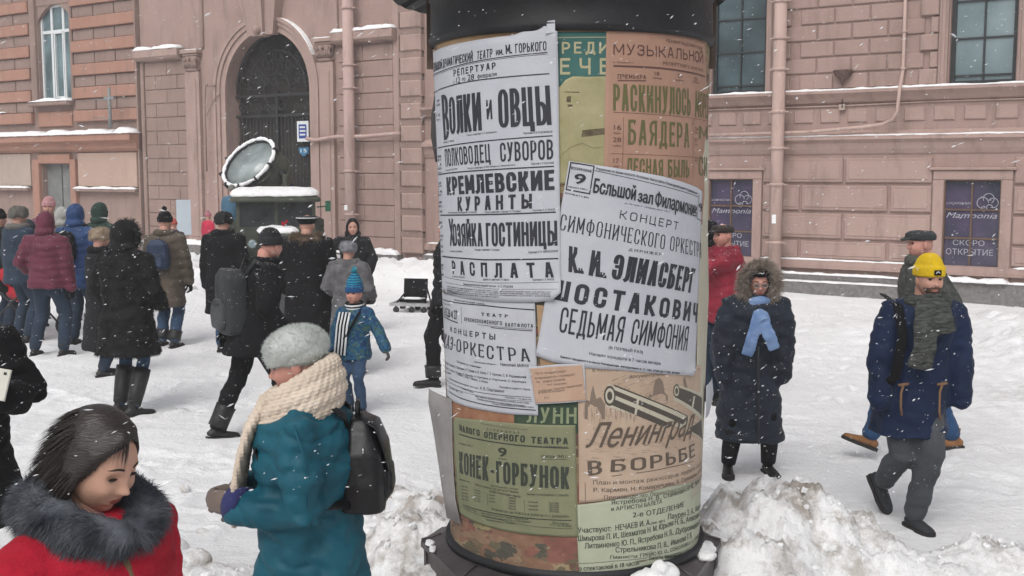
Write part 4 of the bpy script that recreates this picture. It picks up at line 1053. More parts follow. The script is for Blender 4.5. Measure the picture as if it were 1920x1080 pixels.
headline('orange', 'М', q(1311, 236, 1326, 238, 1326, 262, 1310, 260), GR, .2, .1, .2); headline('orange', 'СИ', q(1310, 293, 1325, 295, 1325, 331, 1310, 329), GR, .3, .1, .2)

# green bill
WAVE['green'] = [(0, 0, 1, 1, 0)]
paper('green', 'poster', 'olive green bill headed МАЛОГО ОПЕРНОГО ТЕАТРА, lower left of the pillar', [(848, 781), (900, 787), (960, 793), (1079, 797)], [(860, 962), (900, 983), (960, 998), (1020, 1005), (1084, 1007)], .0036, P_GN)
rule('green', [(901.5, 793.5), (990, 806)], .0015, KG); headline('green', 'КУЙБЫШЕВА'.replace('Ы', 'Ы'), q(913, 802.5, 974, 809.5, 974, 813, 913, 806), KG, .2, .2, 1.5)
headline('green', 'МАЛОГО', q(861, 795.5, 900, 806, 900, 818, 862, 807.5), KG, .36, .2, .3); headline('green', 'ОПЕРНОГО', q(908, 808.5, 984.5, 816.5, 984.5, 829.5, 908, 820.5), KG, .38, .2, .3); headline('green', 'ТЕАТРА', q(996, 818.5, 1065, 821, 1065, 833, 996, 831), KG, .38, .2, .32)
rule('green', [(861, 813.5), (928, 829), (1000, 837), (1066, 840)], .005, KG)
print_text('green', '9', base_quad(935, 855, 950, 856.5, 17), KG, -.0016, name='date_number')
print_text('green', 'Ноябрь 1943 г.', base_quad(1015, 858, 1064, 858, 5.5), KG, .03); rule('green', [(1015, 861), (1064, 861)], .0015, KG)
headline('green', 'КОНЕК', q(861, 846, 916.5, 856.5, 916.5, 902, 862, 886), KG, .42, .14, .22, serif=.17); headline('green', '-', q(920, 862, 927, 864, 927, 903, 920, 900), KG, .2, .14)
headline('green', 'ГОРБ', q(930, 864, 990, 869.5, 990, 912, 931, 905), KG, .42, .14, .22, serif=.17); headline('green', 'УНОК', q(993, 870, 1067.5, 875.5, 1068, 917, 993, 912), KG, .42, .14, .22, serif=.17)
rule('green', [(869, 946.5), (940, 964.5), (1072, 975.5)], .004, KG); rule('green', [(872, 955), (940, 975), (1000, 987), (1072, 991)], .0015, KG)
small_lines('green', [('Октябрь 1943 г.', 861, 832, 887, 838, 3), ('Вторник', 935, 861, 951, 862, 2.5), ('ул. Белинского, д. 7', 1022, 838, 1064, 839, 2.8), ('Ледовское фойе', 861.5, 899, 881, 905, 3), ('Либретто и постановка засл. деят. иск. В. Гайдарова', 891, 909.5, 972.5, 924.5, 3.2),
  ('Балет в 4 действиях, 9 картинах', 920.7, 911.5, 972.5, 918.5, 2.8), ('Художник Н. Н. МЕДОВЩИКОВ, М. С. БОБЫШОВ', 987, 927.5, 1066, 930.5, 3.6), ('Действующие лица:', 918, 922, 977, 933, 4),
  ('Постановка засл. арт. РСФСР В. Ф. БОРИСОВ, М. С. ДАВИДОВИЧ', 921.6, 955.5, 1067.4, 970.5, 4), ('Касса открыта', 1036, 981.5, 1066, 984, 4), ('с 11 ч. до 20 часов', 1032, 985.5, 1071, 988, 4), ('Билеты продаются в кассе Малого оперного театра на все дни', 903, 963, 990, 975, 3.2), ('Коллективные заявки принимаются по тел. А 4-77-09 ежедневно', 903, 968, 996, 980, 3.2), ('Начало спектаклей 18 часов', 868, 951, 893, 960, 3), ('Администрация: ул. Лассаля', 911, 975, 966, 983, 3)]
  +[('Царь Иван', 866, 912+i*6, 878, 915+i*6, 2.6) for i in range(5)]+[('В. Орлов, К. Иванова', 889, 919+i*5, 901, 922+i*5, 2.6) for i in range(5)]+[('Спальник', 917, 929+i*6, 928, 930+i*6, 2.6) for i in range(3)]+[('Г. Кириллова', 952, 934+i*5, 967, 936+i*5, 3) for i in range(5)]+[('Городничий', 990, 942+i*7, 1008, 943+i*7, 2.6) for i in range(3)]+[('А. Шелест, В. Розенберг', 1029, 944+i*4, 1048, 945+i*4, 3) for i in range(5)], KG)
rule('green', [(914, 926), (915, 948)], .0016, KG); rule('green', [(983, 937), (984, 960)], .0016, KG)

# lower white bill (jazz orchestra)
paper('jazz', 'poster', 'white bill for the ДЖАЗ-ОРКЕСТРА concerts, below the tall theatre bill on the left', [(829, 548), (870, 556), (930, 562), (1003, 566)], [(838, 744), (864, 759), (916, 771), (960, 777), (1009, 779)], .0064, W2)
rule('jazz', [(831, 561.5), (907, 572.5), (1002.5, 581)], .0045, K)
print_text('jazz', 'А.15,26 и 27', q(832, 574, 858, 581.5, 858, 599, 833, 590.5), K, .02, name='date_number'); rule('jazz', [(832, 592.5), (859, 605.5)], .005, K); rule('jazz', [(865.3, 575.5), (865.6, 607)], .002, K)
headline('jazz', 'ТЕАТР', q(902.5, 586, 953, 590, 953, 595.5, 903, 592), K, .25, .2, .9, serif=.25)
headline('jazz', 'КРАСНОЗНАМЕННОГО', q(871, 594.5, 941.5, 602.5, 941.5, 610, 871, 601.7), K, .26, .17, .4); headline('jazz', 'БАЛТФЛОТА', q(947.5, 605, 999.6, 607.5, 999.6, 614.5, 947.5, 612), K, .28, .17, .35)
rule('jazz', [(896, 608.5), (999, 617.5)], .0016, K); rule('jazz', [(920, 614), (998, 620.4)], .003, K)
headline('jazz', 'КОНЦЕРТЫ', q(844.7, 612, 929, 626, 929, 637.5, 844.7, 621.5), K, .24, .16, .75)
headline('jazz', 'ДЖАЗ-О', q(830.8, 621, 865, 637, 865.6, 660.5, 827, 647.5), K, .26, .09, .26, serif=.16); headline('jazz', 'РКЕС', q(869, 638.5, 926, 649, 926, 674, 869.7, 662.5), K, .25, .09, .4, serif=.17); headline('jazz', 'ТРА', q(931, 649, 990, 654, 994.7, 678, 932, 674.6), K, .24, .09, .5, serif=.18)
rule('jazz', [(834.8, 709.6), (894, 734.8), (996, 745)], .002, K); rule('jazz', [(836, 718.5), (923.7, 746.6), (997, 752.6)], .0012, K); rule('jazz', [(842, 733.3), (864.4, 746.6), (916, 760), (1005, 769)], .004, K)
print_text('jazz', 'Николай МИНХ', base_quad(938.5, 685.7, 992, 688.7, 6), K, .03)
print_text('jazz', 'А. В. Пергамент', base_quad(900, 730.3, 946, 736.5, 6), K, .03)
small_lines('jazz', [('Закрытый летний театр', 851.7, 563, 908.6, 571, 3), ('Июль 1942 г.', 832, 570, 846, 574, 3), ('Музыкальный руководитель —', 889, 679.5, 934, 685, 3), ('Программа в 2-х отделениях', 857, 679, 903, 691, 3.5),
  ('при участии К. Жуковской, З. Балиной, С. В. Вартанян, А. Г. Хорди, А. В. Зобов, Г. Т. Орлова, С. В. Радзиевский', 826.7, 674, 986.6, 709, 4.2), ('Солисты: К. Прокофьев, Г. Лобков, С. Огонёк, М. Карасёв, М. Семёнов, А. Мартынов, С. Карелина', 829, 683.5, 986.6, 718, 3.6),
  ('А. Абрамов, Г. Львов, П. Пименова, А. Потапов', 856, 702, 915, 718.5, 3.6), ('Вокальное трио', 832, 695, 846, 702, 3.4), ('Программу ведёт М. Перов', 937, 727, 994, 732, 3.6), ('Художественный руководитель засл. арт.', 842, 709.6, 898, 729.6, 3),
  ('Начало в 19 часов', 866, 729, 888, 737, 3), ('Касса открыта с 11 час. дня до 7 веч.', 947, 746, 997, 750.5, 3), ('Билеты продаются: в центральной театральной кассе, Невский 22, и в кассе театра', 892, 744, 992, 757, 3), ('Коллективные заявки принимаются по телефону, принимает уполномоченный', 895, 749, 984, 762, 3), ('Уполномоченный приказом в Смольном театре', 923, 758, 1001, 765, 3), ('Бумага № 114', 843, 727, 868, 738, 3)], K)

# tall theatre bill
WAVE['t1'] = [(*cyl(1045, 60), .05, .10, .022), (*cyl(960, 80), .12, .035, .006), (*cyl(1050, 556), .05, .05, .020), (*cyl(905, 108), .05, .02, .004)]
paper('t1', 'poster', 'tall white repertoire bill headed ТЕАТР ИМ. М. ГОРЬКОГО, upper left of the pillar', [(812, 99), (830, 89), (871, 79), (962, 66.5), (992, 55), (1020, 48), (1046, 60)], [(829, 546), (850, 553), (880, 560), (928, 566), (1004, 567), (1036, 563), (1052, 548)], .0115, W1)
b = MB(); T = [on_pillar(*cyl(x, y), o) for (x, y, o) in ((1027, 40, .02), (1041, 38, .02), (1042, 62, .034), (1024, 64, .034))]
b.add([(x+PX, y+PY, z) for x, y, z in T]+[(x+PX, y+PY+.002, z) for x, y, z in T], [(0, 3, 2, 1), (4, 5, 6, 7), (0, 1, 5, 4), (1, 2, 6, 5), (2, 3, 7, 6), (3, 0, 4, 7)]); b.build('tape_strip', W1, POSTERS['t1'][0])
t = 't1'
headline(t, 'БОЛЬШОЙ', q(813, 119, 829.5, 113, 829.5, 128, 813, 136), K, .3, .13, .25); headline(t, 'ДРАМАТИЧЕСКИЙ', q(831, 111.5, 887, 97.5, 887, 114.5, 831, 127), K, .3, .13, .25); headline(t, 'ТЕАТР', q(895, 96.5, 924, 91, 924, 107, 895, 112), K, .3, .13, .3)
headline(t, 'ИМ.', q(930.5, 94, 944, 92.5, 944, 102.5, 930.5, 104), K, .3, .15, .2); headline(t, 'М.', q(949, 84.5, 960, 83, 960, 100, 949, 101.5), K, .3, .14, .2); headline(t, 'ГОРЬКОГО', q(967, 82.5, 1025.5, 77.5, 1025.5, 94.7, 967, 99.7), K, .3, .13, .26)
rule(t, [(813, 141), (830, 133), (876, 118.5), (950, 106), (1027, 98.5)], .0035, K); rule(t, [(813, 144), (830, 136), (876, 121), (950, 108.8), (1027, 101.5)], .0016, K)
headline(t, 'РЕПЕРТУАР', q(850.5, 131, 929.5, 116.5, 929.5, 129, 851, 144), K, .28, .16, .55)
print_text(t, 'с', base_quad(850.6, 157, 853, 156.5, 6), K, .02); print_text(t, '12', base_quad(856, 156, 863, 155, 11), K, .04, name='date_number'); print_text(t, 'по', base_quad(867, 152, 873, 151, 6), K, .02, cap=.55); print_text(t, '28', base_quad(877, 151.5, 889, 149.5, 11.5), K, -.001, name='date_number'); print_text(t, 'февраля', base_quad(895, 147, 931, 142.5, 6), K, -.0005, cap=.55)
rule(t, [(813, 175.5), (836.5, 163.6), (862, 156.5), (898.5, 150), (1030, 138.3)], .0045, K)
headline(t, 'В', q(827.5, 178.3, 840, 176.5, 843, 260, 832.8, 263.4), K, .40, .085, .2); headline(t, 'ОЛКИ', q(841.5, 183, 900.5, 172.5, 904, 244.5, 844, 252), K, .42, .095, .13); headline(t, 'И', q(911, 188, 921.6, 186.7, 923.8, 223.3, 913.2, 224), K, .33, .12, .2)
headline(t, 'ОВЦЫ', q(933, 168.5, 1030.5, 160, 1034.5, 234, 935.7, 240), K, .42, .105, .16)
rule(t, [(820.4, 278), (850, 272), (905.5, 264.8), (1036, 254.5)], .0045, K)
headline(t, 'ПОЛКОВОДЕЦ', q(833.5, 280, 918.8, 269.5, 920.5, 304, 836, 313), K, .30, .12, .26); headline(t, 'СУВОРОВ', q(937, 268, 1037, 261, 1037.6, 298.5, 938.5, 303.5), K, .32, .12, .26)
rule(t, [(822, 327.8), (850, 323.5), (928, 317.8), (1039, 311.8)], .005, K)
headline(t, 'КРЕМЛЕВСКИЕ', q(837, 332.5, 1039, 318, 1040, 356, 839, 366), K, .40, .19, .17); headline(t, 'КУРАНТЫ', q(858, 369.5, 997.5, 363, 997.5, 391, 858.6, 396), K, .38, .20, .75)
rule(t, [(826, 403.5), (928, 402), (1042.6, 397.6)], .0055, K)
headline(t, 'Х', q(841, 410, 850, 410, 853, 461, 844, 461), K, .3, .1, .2); headline(t, 'ОЗЯЙКА', q(849, 419.5, 904.5, 418, 906, 462, 851, 461), K, .38, .12, .14); headline(t, 'ГОСТИНИЦЫ', q(910.7, 418, 1044.5, 413.5, 1045.5, 460.5, 912, 462), K, .40, .13, .14)
rule(t, [(829.4, 480.3), (870, 484.5), (907, 487), (982, 486.3), (1046.8, 484.7)], .0055, K)
headline(t, 'РАСП', q(847, 488.3, 913.5, 492.5, 914, 519.4, 849.6, 513.6), K, .34, .18, 1.1); headline(t, 'ЛАТА', q(927.4, 493, 1035, 491.4, 1039, 520, 927.4, 520.6), K, .34, .18, 1.1)
rule(t, [(833.6, 518.5), (907.2, 530.3), (1047.5, 528.6)], .0016, K); rule(t, [(834.3, 528.2), (880, 537), (928, 542), (1046, 541.4)], .0012, K)
sm = 'кроме того, утром и вечером от 25 час. ежедневно билеты продаются с 12 ч. до 5 руб. в кассах театра с 11 ч. и до 19'
small_lines(t, [('Пьеса в 5 действиях А. Н. Островского', 876, 255, 931.5, 248.6, 3.2), ('Художник В. В. САДОВНИКОВ', 981.4, 251.4, 1035.5, 248.6, 3.6), ('Режиссёр Л. С. ВИВЬЕН', 832, 268.5, 852, 265, 3), ('Пьеса в 3 действиях И. Бахтерева и А. Разумовского', 876.7, 317.4, 966, 310.4, 3.2), ('Художник А. Ф. БОСУЛАЕВ', 996, 308.6, 1038.5, 306.8, 3.6), ('Режиссёр Б. БАБОЧКИН', 836, 321, 858, 318, 3),
 ('Ставка художественного руководителя С. МОРЩИХИН', 840.5, 400, 894, 399.3, 3), ('Пьеса в 4 действиях, 9 картинах, Н. Погодина', 909, 399.6, 976, 397.2, 3.6), ('Художник А. И. РЫКОВ', 998, 395.8, 1040.6, 394.4, 3.4), ('Режиссёр Б. СУШКЕВИЧ', 844, 472, 867, 473.3, 3), ('Комедия в 3 действиях К. Гольдони', 890.6, 469.9, 936.4, 469.9, 3.8), ('Художник М. М. ЖЕРНОСЕНКОВ', 990.6, 475, 1046, 472.6, 4.2),
 ('Режиссёр П. К. ВЕЙСБРЕМ', 849, 519.4, 872, 521.7, 2.8), ('Драма в 3 действиях, Н. Вирта', 905.8, 525.4, 954.4, 526, 3.6), ('Художник А. И. РЫКОВ', 998.2, 526, 1039, 525.4, 3.6), ('Заведующий репертуарной частью   А. С. РУДНЕВ', 869, 534.2, 962, 539.3, 3.8),
 ('Начало спектаклей', 838.5, 545, 856, 551, 2.4)]+[(sm[(i*7):]+sm[:i*7], 838.5, 537.8+i*3.7, 935, 547+i*3.7, 2.9) for i in range(4)]+[(sm[(i*13):]+sm[:i*13], 937, 547.2+i*3.7, 1033, 548.4+i*3.7, 2.9) for i in range(3)]
 +[(s_, 818+(y-178)/46, y, 822+(y-178)/46+3, y-1, 4.4 if len(s_) < 3 else 2.6) for s_, y in (('7', 192), ('сб', 199), ('12', 218), ('(вс)', 226), ('8', 296), ('вт', 302), ('13', 311), ('ср', 318), ('утро', 325), ('2', 346), ('чт', 352), ('14', 362), ('пт', 368), ('9', 382), ('вс', 389), ('16', 399), ('5', 420), ('ср', 427), ('10', 445), ('чт', 452), ('15', 465), ('утр', 473), ('4', 500), ('чт', 506), ('18', 518))], K)
print_text(t, 'А', base_quad(831.5, 550, 835, 552, 9), K, .05)

# tilted white Shostakovich bill
WAVE['sh'] = [(*cyl(1066, 300), .04, .04, .012), (*cyl(1300, 706), .05, .04, .014), (*cyl(1310, 350), .03, .04, -.001), (*cyl(1006, 664), .05, .04, .010)]
paper('sh', 'poster', 'tilted white bill for К. И. ЭЛИАСБЕРГ and ШОСТАКОВИЧ СЕДЬМАЯ СИМФОНИЯ, centre right of the pillar', [(1067, 302), (1115, 309), (1180, 319), (1244, 331), (1285, 343), (1308, 352), (1317, 360)], [(1005, 666), (1037, 679), (1090, 689), (1160, 694), (1230, 700), (1296, 704), (1304, 690)], .0088, W1)
h = 'sh'
for a, c in (((1070, 304.5), (1114.5, 311.5)), ((1114, 310.5), (1105.5, 364)), ((1106.5, 363.5), (1061, 355)), ((1061.5, 356), (1070.5, 303.5))): rule(h, [a, c], .005, K, 'box_frame')
print_text(h, 'ВОСКРЕСЕНЬЕ', base_quad(1070.7, 317, 1109.3, 323.6, 4.5), K, .03); print_text(h, '9', q(1079, 324.5, 1099, 327, 1095.5, 346, 1076, 343), K, -.002, name='date_number')
print_text(h, 'Августа 1942 г.', base_quad(1065, 351, 1103, 357.5, 3), K, .03); print_text(h, 'Начало в 7 ч. веч.', base_quad(1060, 363.2, 1104.5, 372.4, 3.2), K, .04)
rule(h, [(1114.8, 319.7), (1229, 345.6), (1308.4, 369.3)], .0022, K)
print_text(h, 'Управление по делам искусств', base_quad(1117, 318, 1190, 331, 5), K, .03); print_text(h, 'Исполкома Ленгорсовета и Ленинградский комитет по радиовещанию', base_quad(1193, 332, 1307, 365, 5), K, .03)
print_text(h, 'Большой', q(1115.6, 334.6, 1193, 349.5, 1190.3, 375.5, 1111.6, 360.6), K, -.0016); print_text(h, 'зал', q(1197.4, 361.4, 1224, 366, 1222.6, 383.4, 1195, 377), K, -.0016, cap=.55); print_text(h, 'Филармонии', q(1229.5, 360, 1306.5, 380, 1304.4, 407, 1227.3, 385), K, -.0014)
small_lines(h, [('ул. Лассаля, 2.  Телефоны кассы 3-36-17', 1170.6, 381.8, 1256.4, 398.4, 2.4)], K)
rule(h, [(1310.5, 362), (1306.5, 411)], .003, K, 'box_frame'); rule(h, [(1306.5, 410), (1317, 415)], .003, K, 'box_frame'); print_text(h, '9', base_quad(1310, 396, 1316, 398, 16), K, .04, name='date_number')
headline(h, 'КОНЦЕРТ', q(1163.6, 393.7, 1272.5, 416.5, 1270.6, 431.4, 1161.2, 409.5), K, .14, .11, .5)
headline(h, 'СИМФОНИЧЕСКОГО', q(1053, 401, 1248, 441, 1245, 467.5, 1049, 431), K, .24, .055, .42, serif=.2); headline(h, 'ОРКЕСТРА', q(1258, 442.5, 1314.5, 456, 1315, 484, 1255, 469.5), K, .24, .055, .42, serif=.2)
headline(h, 'ДИРИЖЕР', q(1179.5, 465.5, 1240.5, 474.5, 1240.5, 479.5, 1178.5, 470), K, .16, .14, .6, serif=.2)
headline(h, 'К.', q(1067, 461, 1089, 465, 1090, 513, 1065.5, 509.5), K, .40, .12, .18, serif=.18); headline(h, 'И.', q(1110, 468.7, 1131, 472.5, 1131.5, 521, 1103, 516), K, .42, .12, .18, serif=.18)
headline(h, 'ЭЛИАСБЕРГ', q(1153, 476, 1303.7, 504, 1297.5, 550, 1145, 522.5), K, .44, .12, .17, serif=.15)
headline(h, 'ШОСТАКОВИЧ', q(1036, 522, 1308.7, 569, 1306, 605, 1029, 559.5), K, .36, .19, .42)
headline(h, 'СЕДЬМАЯ', q(1053.7, 575, 1173.7, 594, 1166, 642.5, 1047.5, 622.5), K, .27, .10, .24); headline(h, 'СИМФОНИЯ', q(1188.7, 597.5, 1292, 612, 1287, 658, 1181, 643.7), K, .27, .10, .24)
print_text(h, '(В ПЕРВЫЙ РАЗ)', base_quad(1141, 654, 1205, 663, 5.5), K, .03); print_text(h, 'Начало концерта в 7 часов вечера', base_quad(1105, 665.5, 1238, 684, 6), K, .025)
print_text(h, 'Билеты продаются в кассе Филармонии', base_quad(1051, 670.5, 1160, 688, 4), K, .035); print_text(h, 'ежедневно с 11 час. утра до 7 час. вечера', base_quad(1163, 688.3, 1274, 701.5, 4), K, .025)

# newsprint film bill with gun barrels and skyline
paper('film', 'poster', 'pinkish newsprint film bill reading Ленинград В БОРЬБЕ with gun barrels drawn on it', [(1083, 683), (1200, 683), (1325, 683)], [(1086, 943), (1130, 939), (1180, 930), (1250, 913), (1322, 887)], .0056, P_PK)
f = 'film'
print_text(f, 'В КИНОТЕАТРАХ', base_quad(1111, 697, 1190, 694, 6), SEP, 0); print_text(f, 'документальный', base_quad(1180, 709, 1250, 703, 6.5), SEP, 0)
HAT = ink_mat('hatching_ink', (.17, .125, .095), .3, .6); DK = ink_mat('barrel_ink', (.055, .045, .035), .4, .62)
rs = random.Random(11); OFF[0] = .0056
V2 = []; F = []
def hatch(x0, y0, x1, y1, w_):
    a, c = cyl(x0, y0), cyl(x1, y1); d = (c[0]-a[0], c[1]-a[1]); l = math.hypot(*d) or 1; n = (-d[1]/l*w_/2, d[0]/l*w_/2); o = len(V2)
    V2.extend([(a[0]+n[0], a[1]+n[1], 0), (a[0]-n[0], a[1]-n[1], 0), (c[0]-n[0]*.3, c[1]-n[1]*.3, 0), (c[0]+n[0]*.3, c[1]+n[1]*.3, 0)]); F.append((o, o+1, o+2, o+3))
for i in range(90):
    x, y = rs.uniform(1125, 1290), rs.uniform(712, 760); l = rs.uniform(12, 34); hatch(x, y, x+l, y-l*.42, rs.uniform(.001, .003))
for i in range(60):
    x = rs.uniform(1093, 1230); y = rs.uniform(764, 786); hatch(x, y, x+rs.uniform(-2, 2), y+rs.uniform(5, 16), .0018)
for i in range(90):
    x, y = rs.uniform(1096, 1300), rs.uniform(796, 864); l = rs.uniform(6, 22); hatch(x, y, x+l, y+rs.uniform(-2, 5), rs.uniform(.001, .0022))
put(f, 'sky_hatching', HAT, V2, F, .0006)
def shape(key, polys, m, name, extra):
    OFF[0] = POSTERS[key][1]
    V2 = []; F = []
    for P in polys:
        o = len(V2); V2 += [(*cyl(*p), 0) for p in P]; F.append(tuple(range(o+len(P)-1, o-1, -1)))
    return put(key, name, m, V2, F, extra)
sk = [[(1096, 760), (1100, 750), (1106, 752), (1108, 736), (1112, 722), (1115, 736), (1118, 748), (1126, 744), (1134, 758), (1134, 786), (1096, 786)], [(1214, 748), (1218, 738), (1224, 742), (1225, 726), (1229, 712), (1236, 708), (1243, 716), (1246, 736), (1252, 742), (1252, 752)], [(1280, 712), (1284, 706), (1292, 740), (1300, 720), (1310, 690), (1318, 700), (1322, 742), (1312, 764), (1290, 764)]]
_h = shape(f, sk, HAT, 'skyline', .0009); _h['kind'] = 'stuff'
bar_l = [[(1150, 722), (1290, 782), (1286, 790), (1146, 729)], [(1144, 738), (1270, 795), (1262, 799), (1142, 745)]]
bar_d = [[(1147, 730), (1284, 790), (1274, 795), (1145, 738)], [(1142, 746), (1258, 799), (1238, 802), (1141, 758)], [(1272, 722), (1325, 748), (1325, 790), (1300, 766), (1266, 746)], [(1288, 800), (1325, 770), (1325, 830), (1300, 812)]]
for P in ([(1140, 720), (1292, 781), (1288, 806), (1136, 762)], [(1264, 720), (1326, 744), (1326, 800), (1262, 750)], [(1292, 800), (1326, 775), (1326, 832), (1296, 812)]): fill(f, P, P_CREAM, 'barrel_ground', .0011)
for P in ([(1147, 729), (1286, 789), (1280, 796), (1145, 738)], [(1144, 745), (1262, 797), (1250, 803), (1141, 757)], [(1274, 727), (1326, 752), (1326, 790), (1266, 745)], [(1292, 802), (1326, 776), (1326, 828), (1298, 810)]): fill(f, P, DK, 'gun_barrel_shade', .0014)
fill(f, [(1152, 721), (1290, 780), (1290, 782), (1151, 724)], DK, 'gun_barrel_edge', .0014)
for P in ([(1195, 742), (1199, 744), (1193, 778), (1189, 777)], [(1300, 742), (1303, 743), (1299, 766), (1296, 765)]): fill(f, P, P_CREAM, 'barrel_band', .0017, 8)
for k in range(14): rule(f, [(1100+k*9, 766), (1101+k*9, 786-(k%3)*4)], .0016, HAT, 'drawn_line')
for cx, cy, rx, ry in ((1143, 742, 11, 19), (1268, 733, 6, 13)):
    E1 = [(cx+rx*cos(a*pi/12), cy+ry*sin(a*pi/12)) for a in range(24)]; E2 = [(cx+rx*.75*cos(a*pi/12), cy+ry*.75*sin(a*pi/12)) for a in range(24)]; E3 = [(cx+rx*.45*cos(a*pi/12), cy+ry*.45*sin(a*pi/12)) for a in range(24)]
    shape(f, [E1[::-1]], DK, 'gun_muzzle', .0016); shape(f, [E2[::-1]], P_CREAM, 'gun_muzzle', .0019); shape(f, [E3[::-1]], DK, 'gun_bore', .0022)
print_text(f, 'Ленинград', [(1103, 793), (1304, 764), (1298, 811), (1098, 839)], SEP, -.0016, .35, name='headline')
headline(f, 'В', q(1101, 865, 1129, 862, 1129, 889, 1103, 892), SEP, .3, .13, .2, serif=.12); headline(f, 'БОРЬБЕ', q(1146, 862, 1302, 830.5, 1303, 855, 1144.5, 885), SEP, .26, .13, .3, serif=.12)
rule(f, [(1147, 893), (1166, 890)], .003, SEP); rule(f, [(1192, 887), (1250, 877), (1300, 864)], .003, SEP)
print_text(f, 'План и монтаж режиссеров: лауреата Сталинской', base_quad(1112, 908.5, 1320, 864, 8, 7), SEP, .0); print_text(f, 'Р. Кармен, Н. Комаревцева, В. Соловцова, Е. Учителя', base_quad(1112.7, 922.5, 1320, 877, 8, 7), SEP, .06); print_text(f, 'Производство Ленинградской студии кинохроники', base_quad(1132.6, 936.5, 1320, 891, 7.5, 7), SEP, 0)
rule(f, [(1097, 905), (1098, 945)], .003, HAT)

# pale green bill at the bottom
paper('pale', 'poster', 'pale green bill headed 2-е ОТДЕЛЕНИЕ at the bottom of the pillar', [(1079, 947), (1130, 941), (1180, 930), (1250, 911), (1325, 882)], [(1086, 1081), (1150, 1074), (1210, 1062), (1270, 1043), (1305, 1027), (1323, 975)], .0028, P_LG)
h = 'pale'
for s_, a in (('Ястребова Н. В., Станкевич В. И., Литвиненко', (1146, 946, 1318, 895, 8)), ('и АРТИСТЫ БАЛЕТА', (1146, 958, 1241, 943.5, 7.5)), ('2-е ОТДЕЛЕНИЕ', (1186, 970, 1282, 949.5, 9.5)), ('Участвуют:  НЕЧАЕВ И. А.', (1083, 999.5, 1219, 983.5, 10.5)), ('(зас. арт.)', (1221, 983, 1246, 978, 5)), ('Лаурен З. А., Лыкин А.', (1251, 974, 1320, 949.5, 10.5)),
              ('Шмырова П. И., Шехматов Н. М. Юрьева', (1083.7, 1014.5, 1262, 984.5, 10.5)), ('Н. Б., Алексеева Г. В.', (1265, 984, 1321, 964, 10.5)), ('Литвиненко Ю. П., Ястребова Н. В.,', (1096, 1028.5, 1262, 1001.5, 10.5)), ('Дубровицкая М. В.', (1266, 1001, 1320, 979, 10)), ('Стрельникова П. В.,  Иванова Т. В.', (1154, 1036, 1297, 1007, 10)), ('Пианисты: ГРЕЙС Ю. О., СОКОЛОВА Е. С., ГРАМОНОВА', (1144, 1048, 1320, 998.5, 6.5)),
              ('о спектаклей в 18 часов', (1085, 1070, 1198, 1058, 8.5)), ('Билеты продаются в кассе театра ежедневно', (1217, 1050, 1320, 1017, 7)), ('Коллективные заявки принимаются в кассе', (1246, 1047, 1320, 1022, 4))):
    print_text(h, s_, base_quad(*a), KG, .06)
rule(h, [(1085, 1056.5), (1150, 1052), (1213, 1045.5)], .0018, KG); rule(h, [(1199, 1053), (1213, 1050)], .005, HAT); rule(h, [(1085, 1077), (1200, 1062), (1290, 1030)], .0016, KG); rule(h, [(1190, 1052), (1320, 1003)], .0012, KG)
# small handwritten note on its white backing
paper('noteb', 'paper_backing', 'white backing sheet behind the handwritten note in the middle of the pillar', [(991, 688), (1045, 683), (1096, 681)], [(1003, 758), (1050, 756), (1099, 752)], .0128, W2, cat='paper')
paper('note', 'handwritten_note', 'small orange-pink handwritten note stuck between the white bills', [(993.5, 691), (1045, 687), (1092, 684.5)], [(1004, 756), (1050, 754), (1098.5, 750)], .0142, P_NOTE, cat='note')
small_lines('note', [('Пусть каждый солдат', 1003, 702, 1062, 697.5, 4), ('возвращается с победой !', 1003, 711, 1079, 703.5, 4), ('по фронту боевой', 1006, 718, 1059, 713, 4), ('этот город наш', 1025, 723, 1062, 720, 3.5), ('в блокаде. Спасибо Ленинграду', 1010, 735, 1092, 723, 4), ('и мир в каждый', 1010, 738, 1058, 733, 4), ('И. Р.', 1021, 748, 1030, 747, 4)], SEP, 'handwriting', 0)
# loose sheets at both silhouettes of the pillar
def loose(name, label, rows, m, cat='paper'):
    """rows: (z, angle0, r0, angle1, r1) in degrees, lofted sheet"""
    b = MB(); n = 12; vs = []; fs = []
    for side in (0, 1):
        for z_, a0, r0, a1, r1 in rows:
            for i in range(n+1):
                k = i/n; a = radians(a0+(a1-a0)*k); r = r0+(r1-r0)*k**1.4-side*.0015+rad(z_)-.60; vs.append((PX+lean_x(z_)+r*sin(a), PY-r*cos(a), z_))
    N = len(rows)*(n+1)
    for j in range(len(rows)-1):
        for i in range(n):
            a = j*(n+1)+i; fs += [(a, a+1, a+n+2, a+n+1), (N+a, N+a+n+1, N+a+n+2, N+a+1)]
    rim = list(range(n+1))+[j*(n+1)+n for j in range(1, len(rows))]+[(len(rows)-1)*(n+1)+i for i in range(n-1, -1, -1)]+[j*(n+1) for j in range(len(rows)-2, 0, -1)]
    for a, c in zip(rim, rim[1:]+rim[:1]): fs.append((a, N+a, N+c, c))
    b.add(vs, fs, 0, True); return tag(b.build(name, m), label, cat)
loose('curled_sheet', 'grey curled sheet peeling off the lower left edge of the pillar', [(1.15, -68, .606, -92, .682), (1.08, -68, .606, -94, .69), (.95, -69, .606, -93, .67), (.8, -68, .608, -90, .648), (.70, -66, .612, -82, .635), (.60, -60, .616, -72, .635)], P_GREY)
loose('curled_sheet', 'dark curled sheet edge left of the tall theatre bill, behind it', [(2.50, -78, .606, -92, .606), (2.42, -78, .606, -95, .63), (2.32, -78, .606, -94, .635), (2.2, -78, .606, -90, .612)], mat('dark_sheet', (.05, .045, .045), .8))
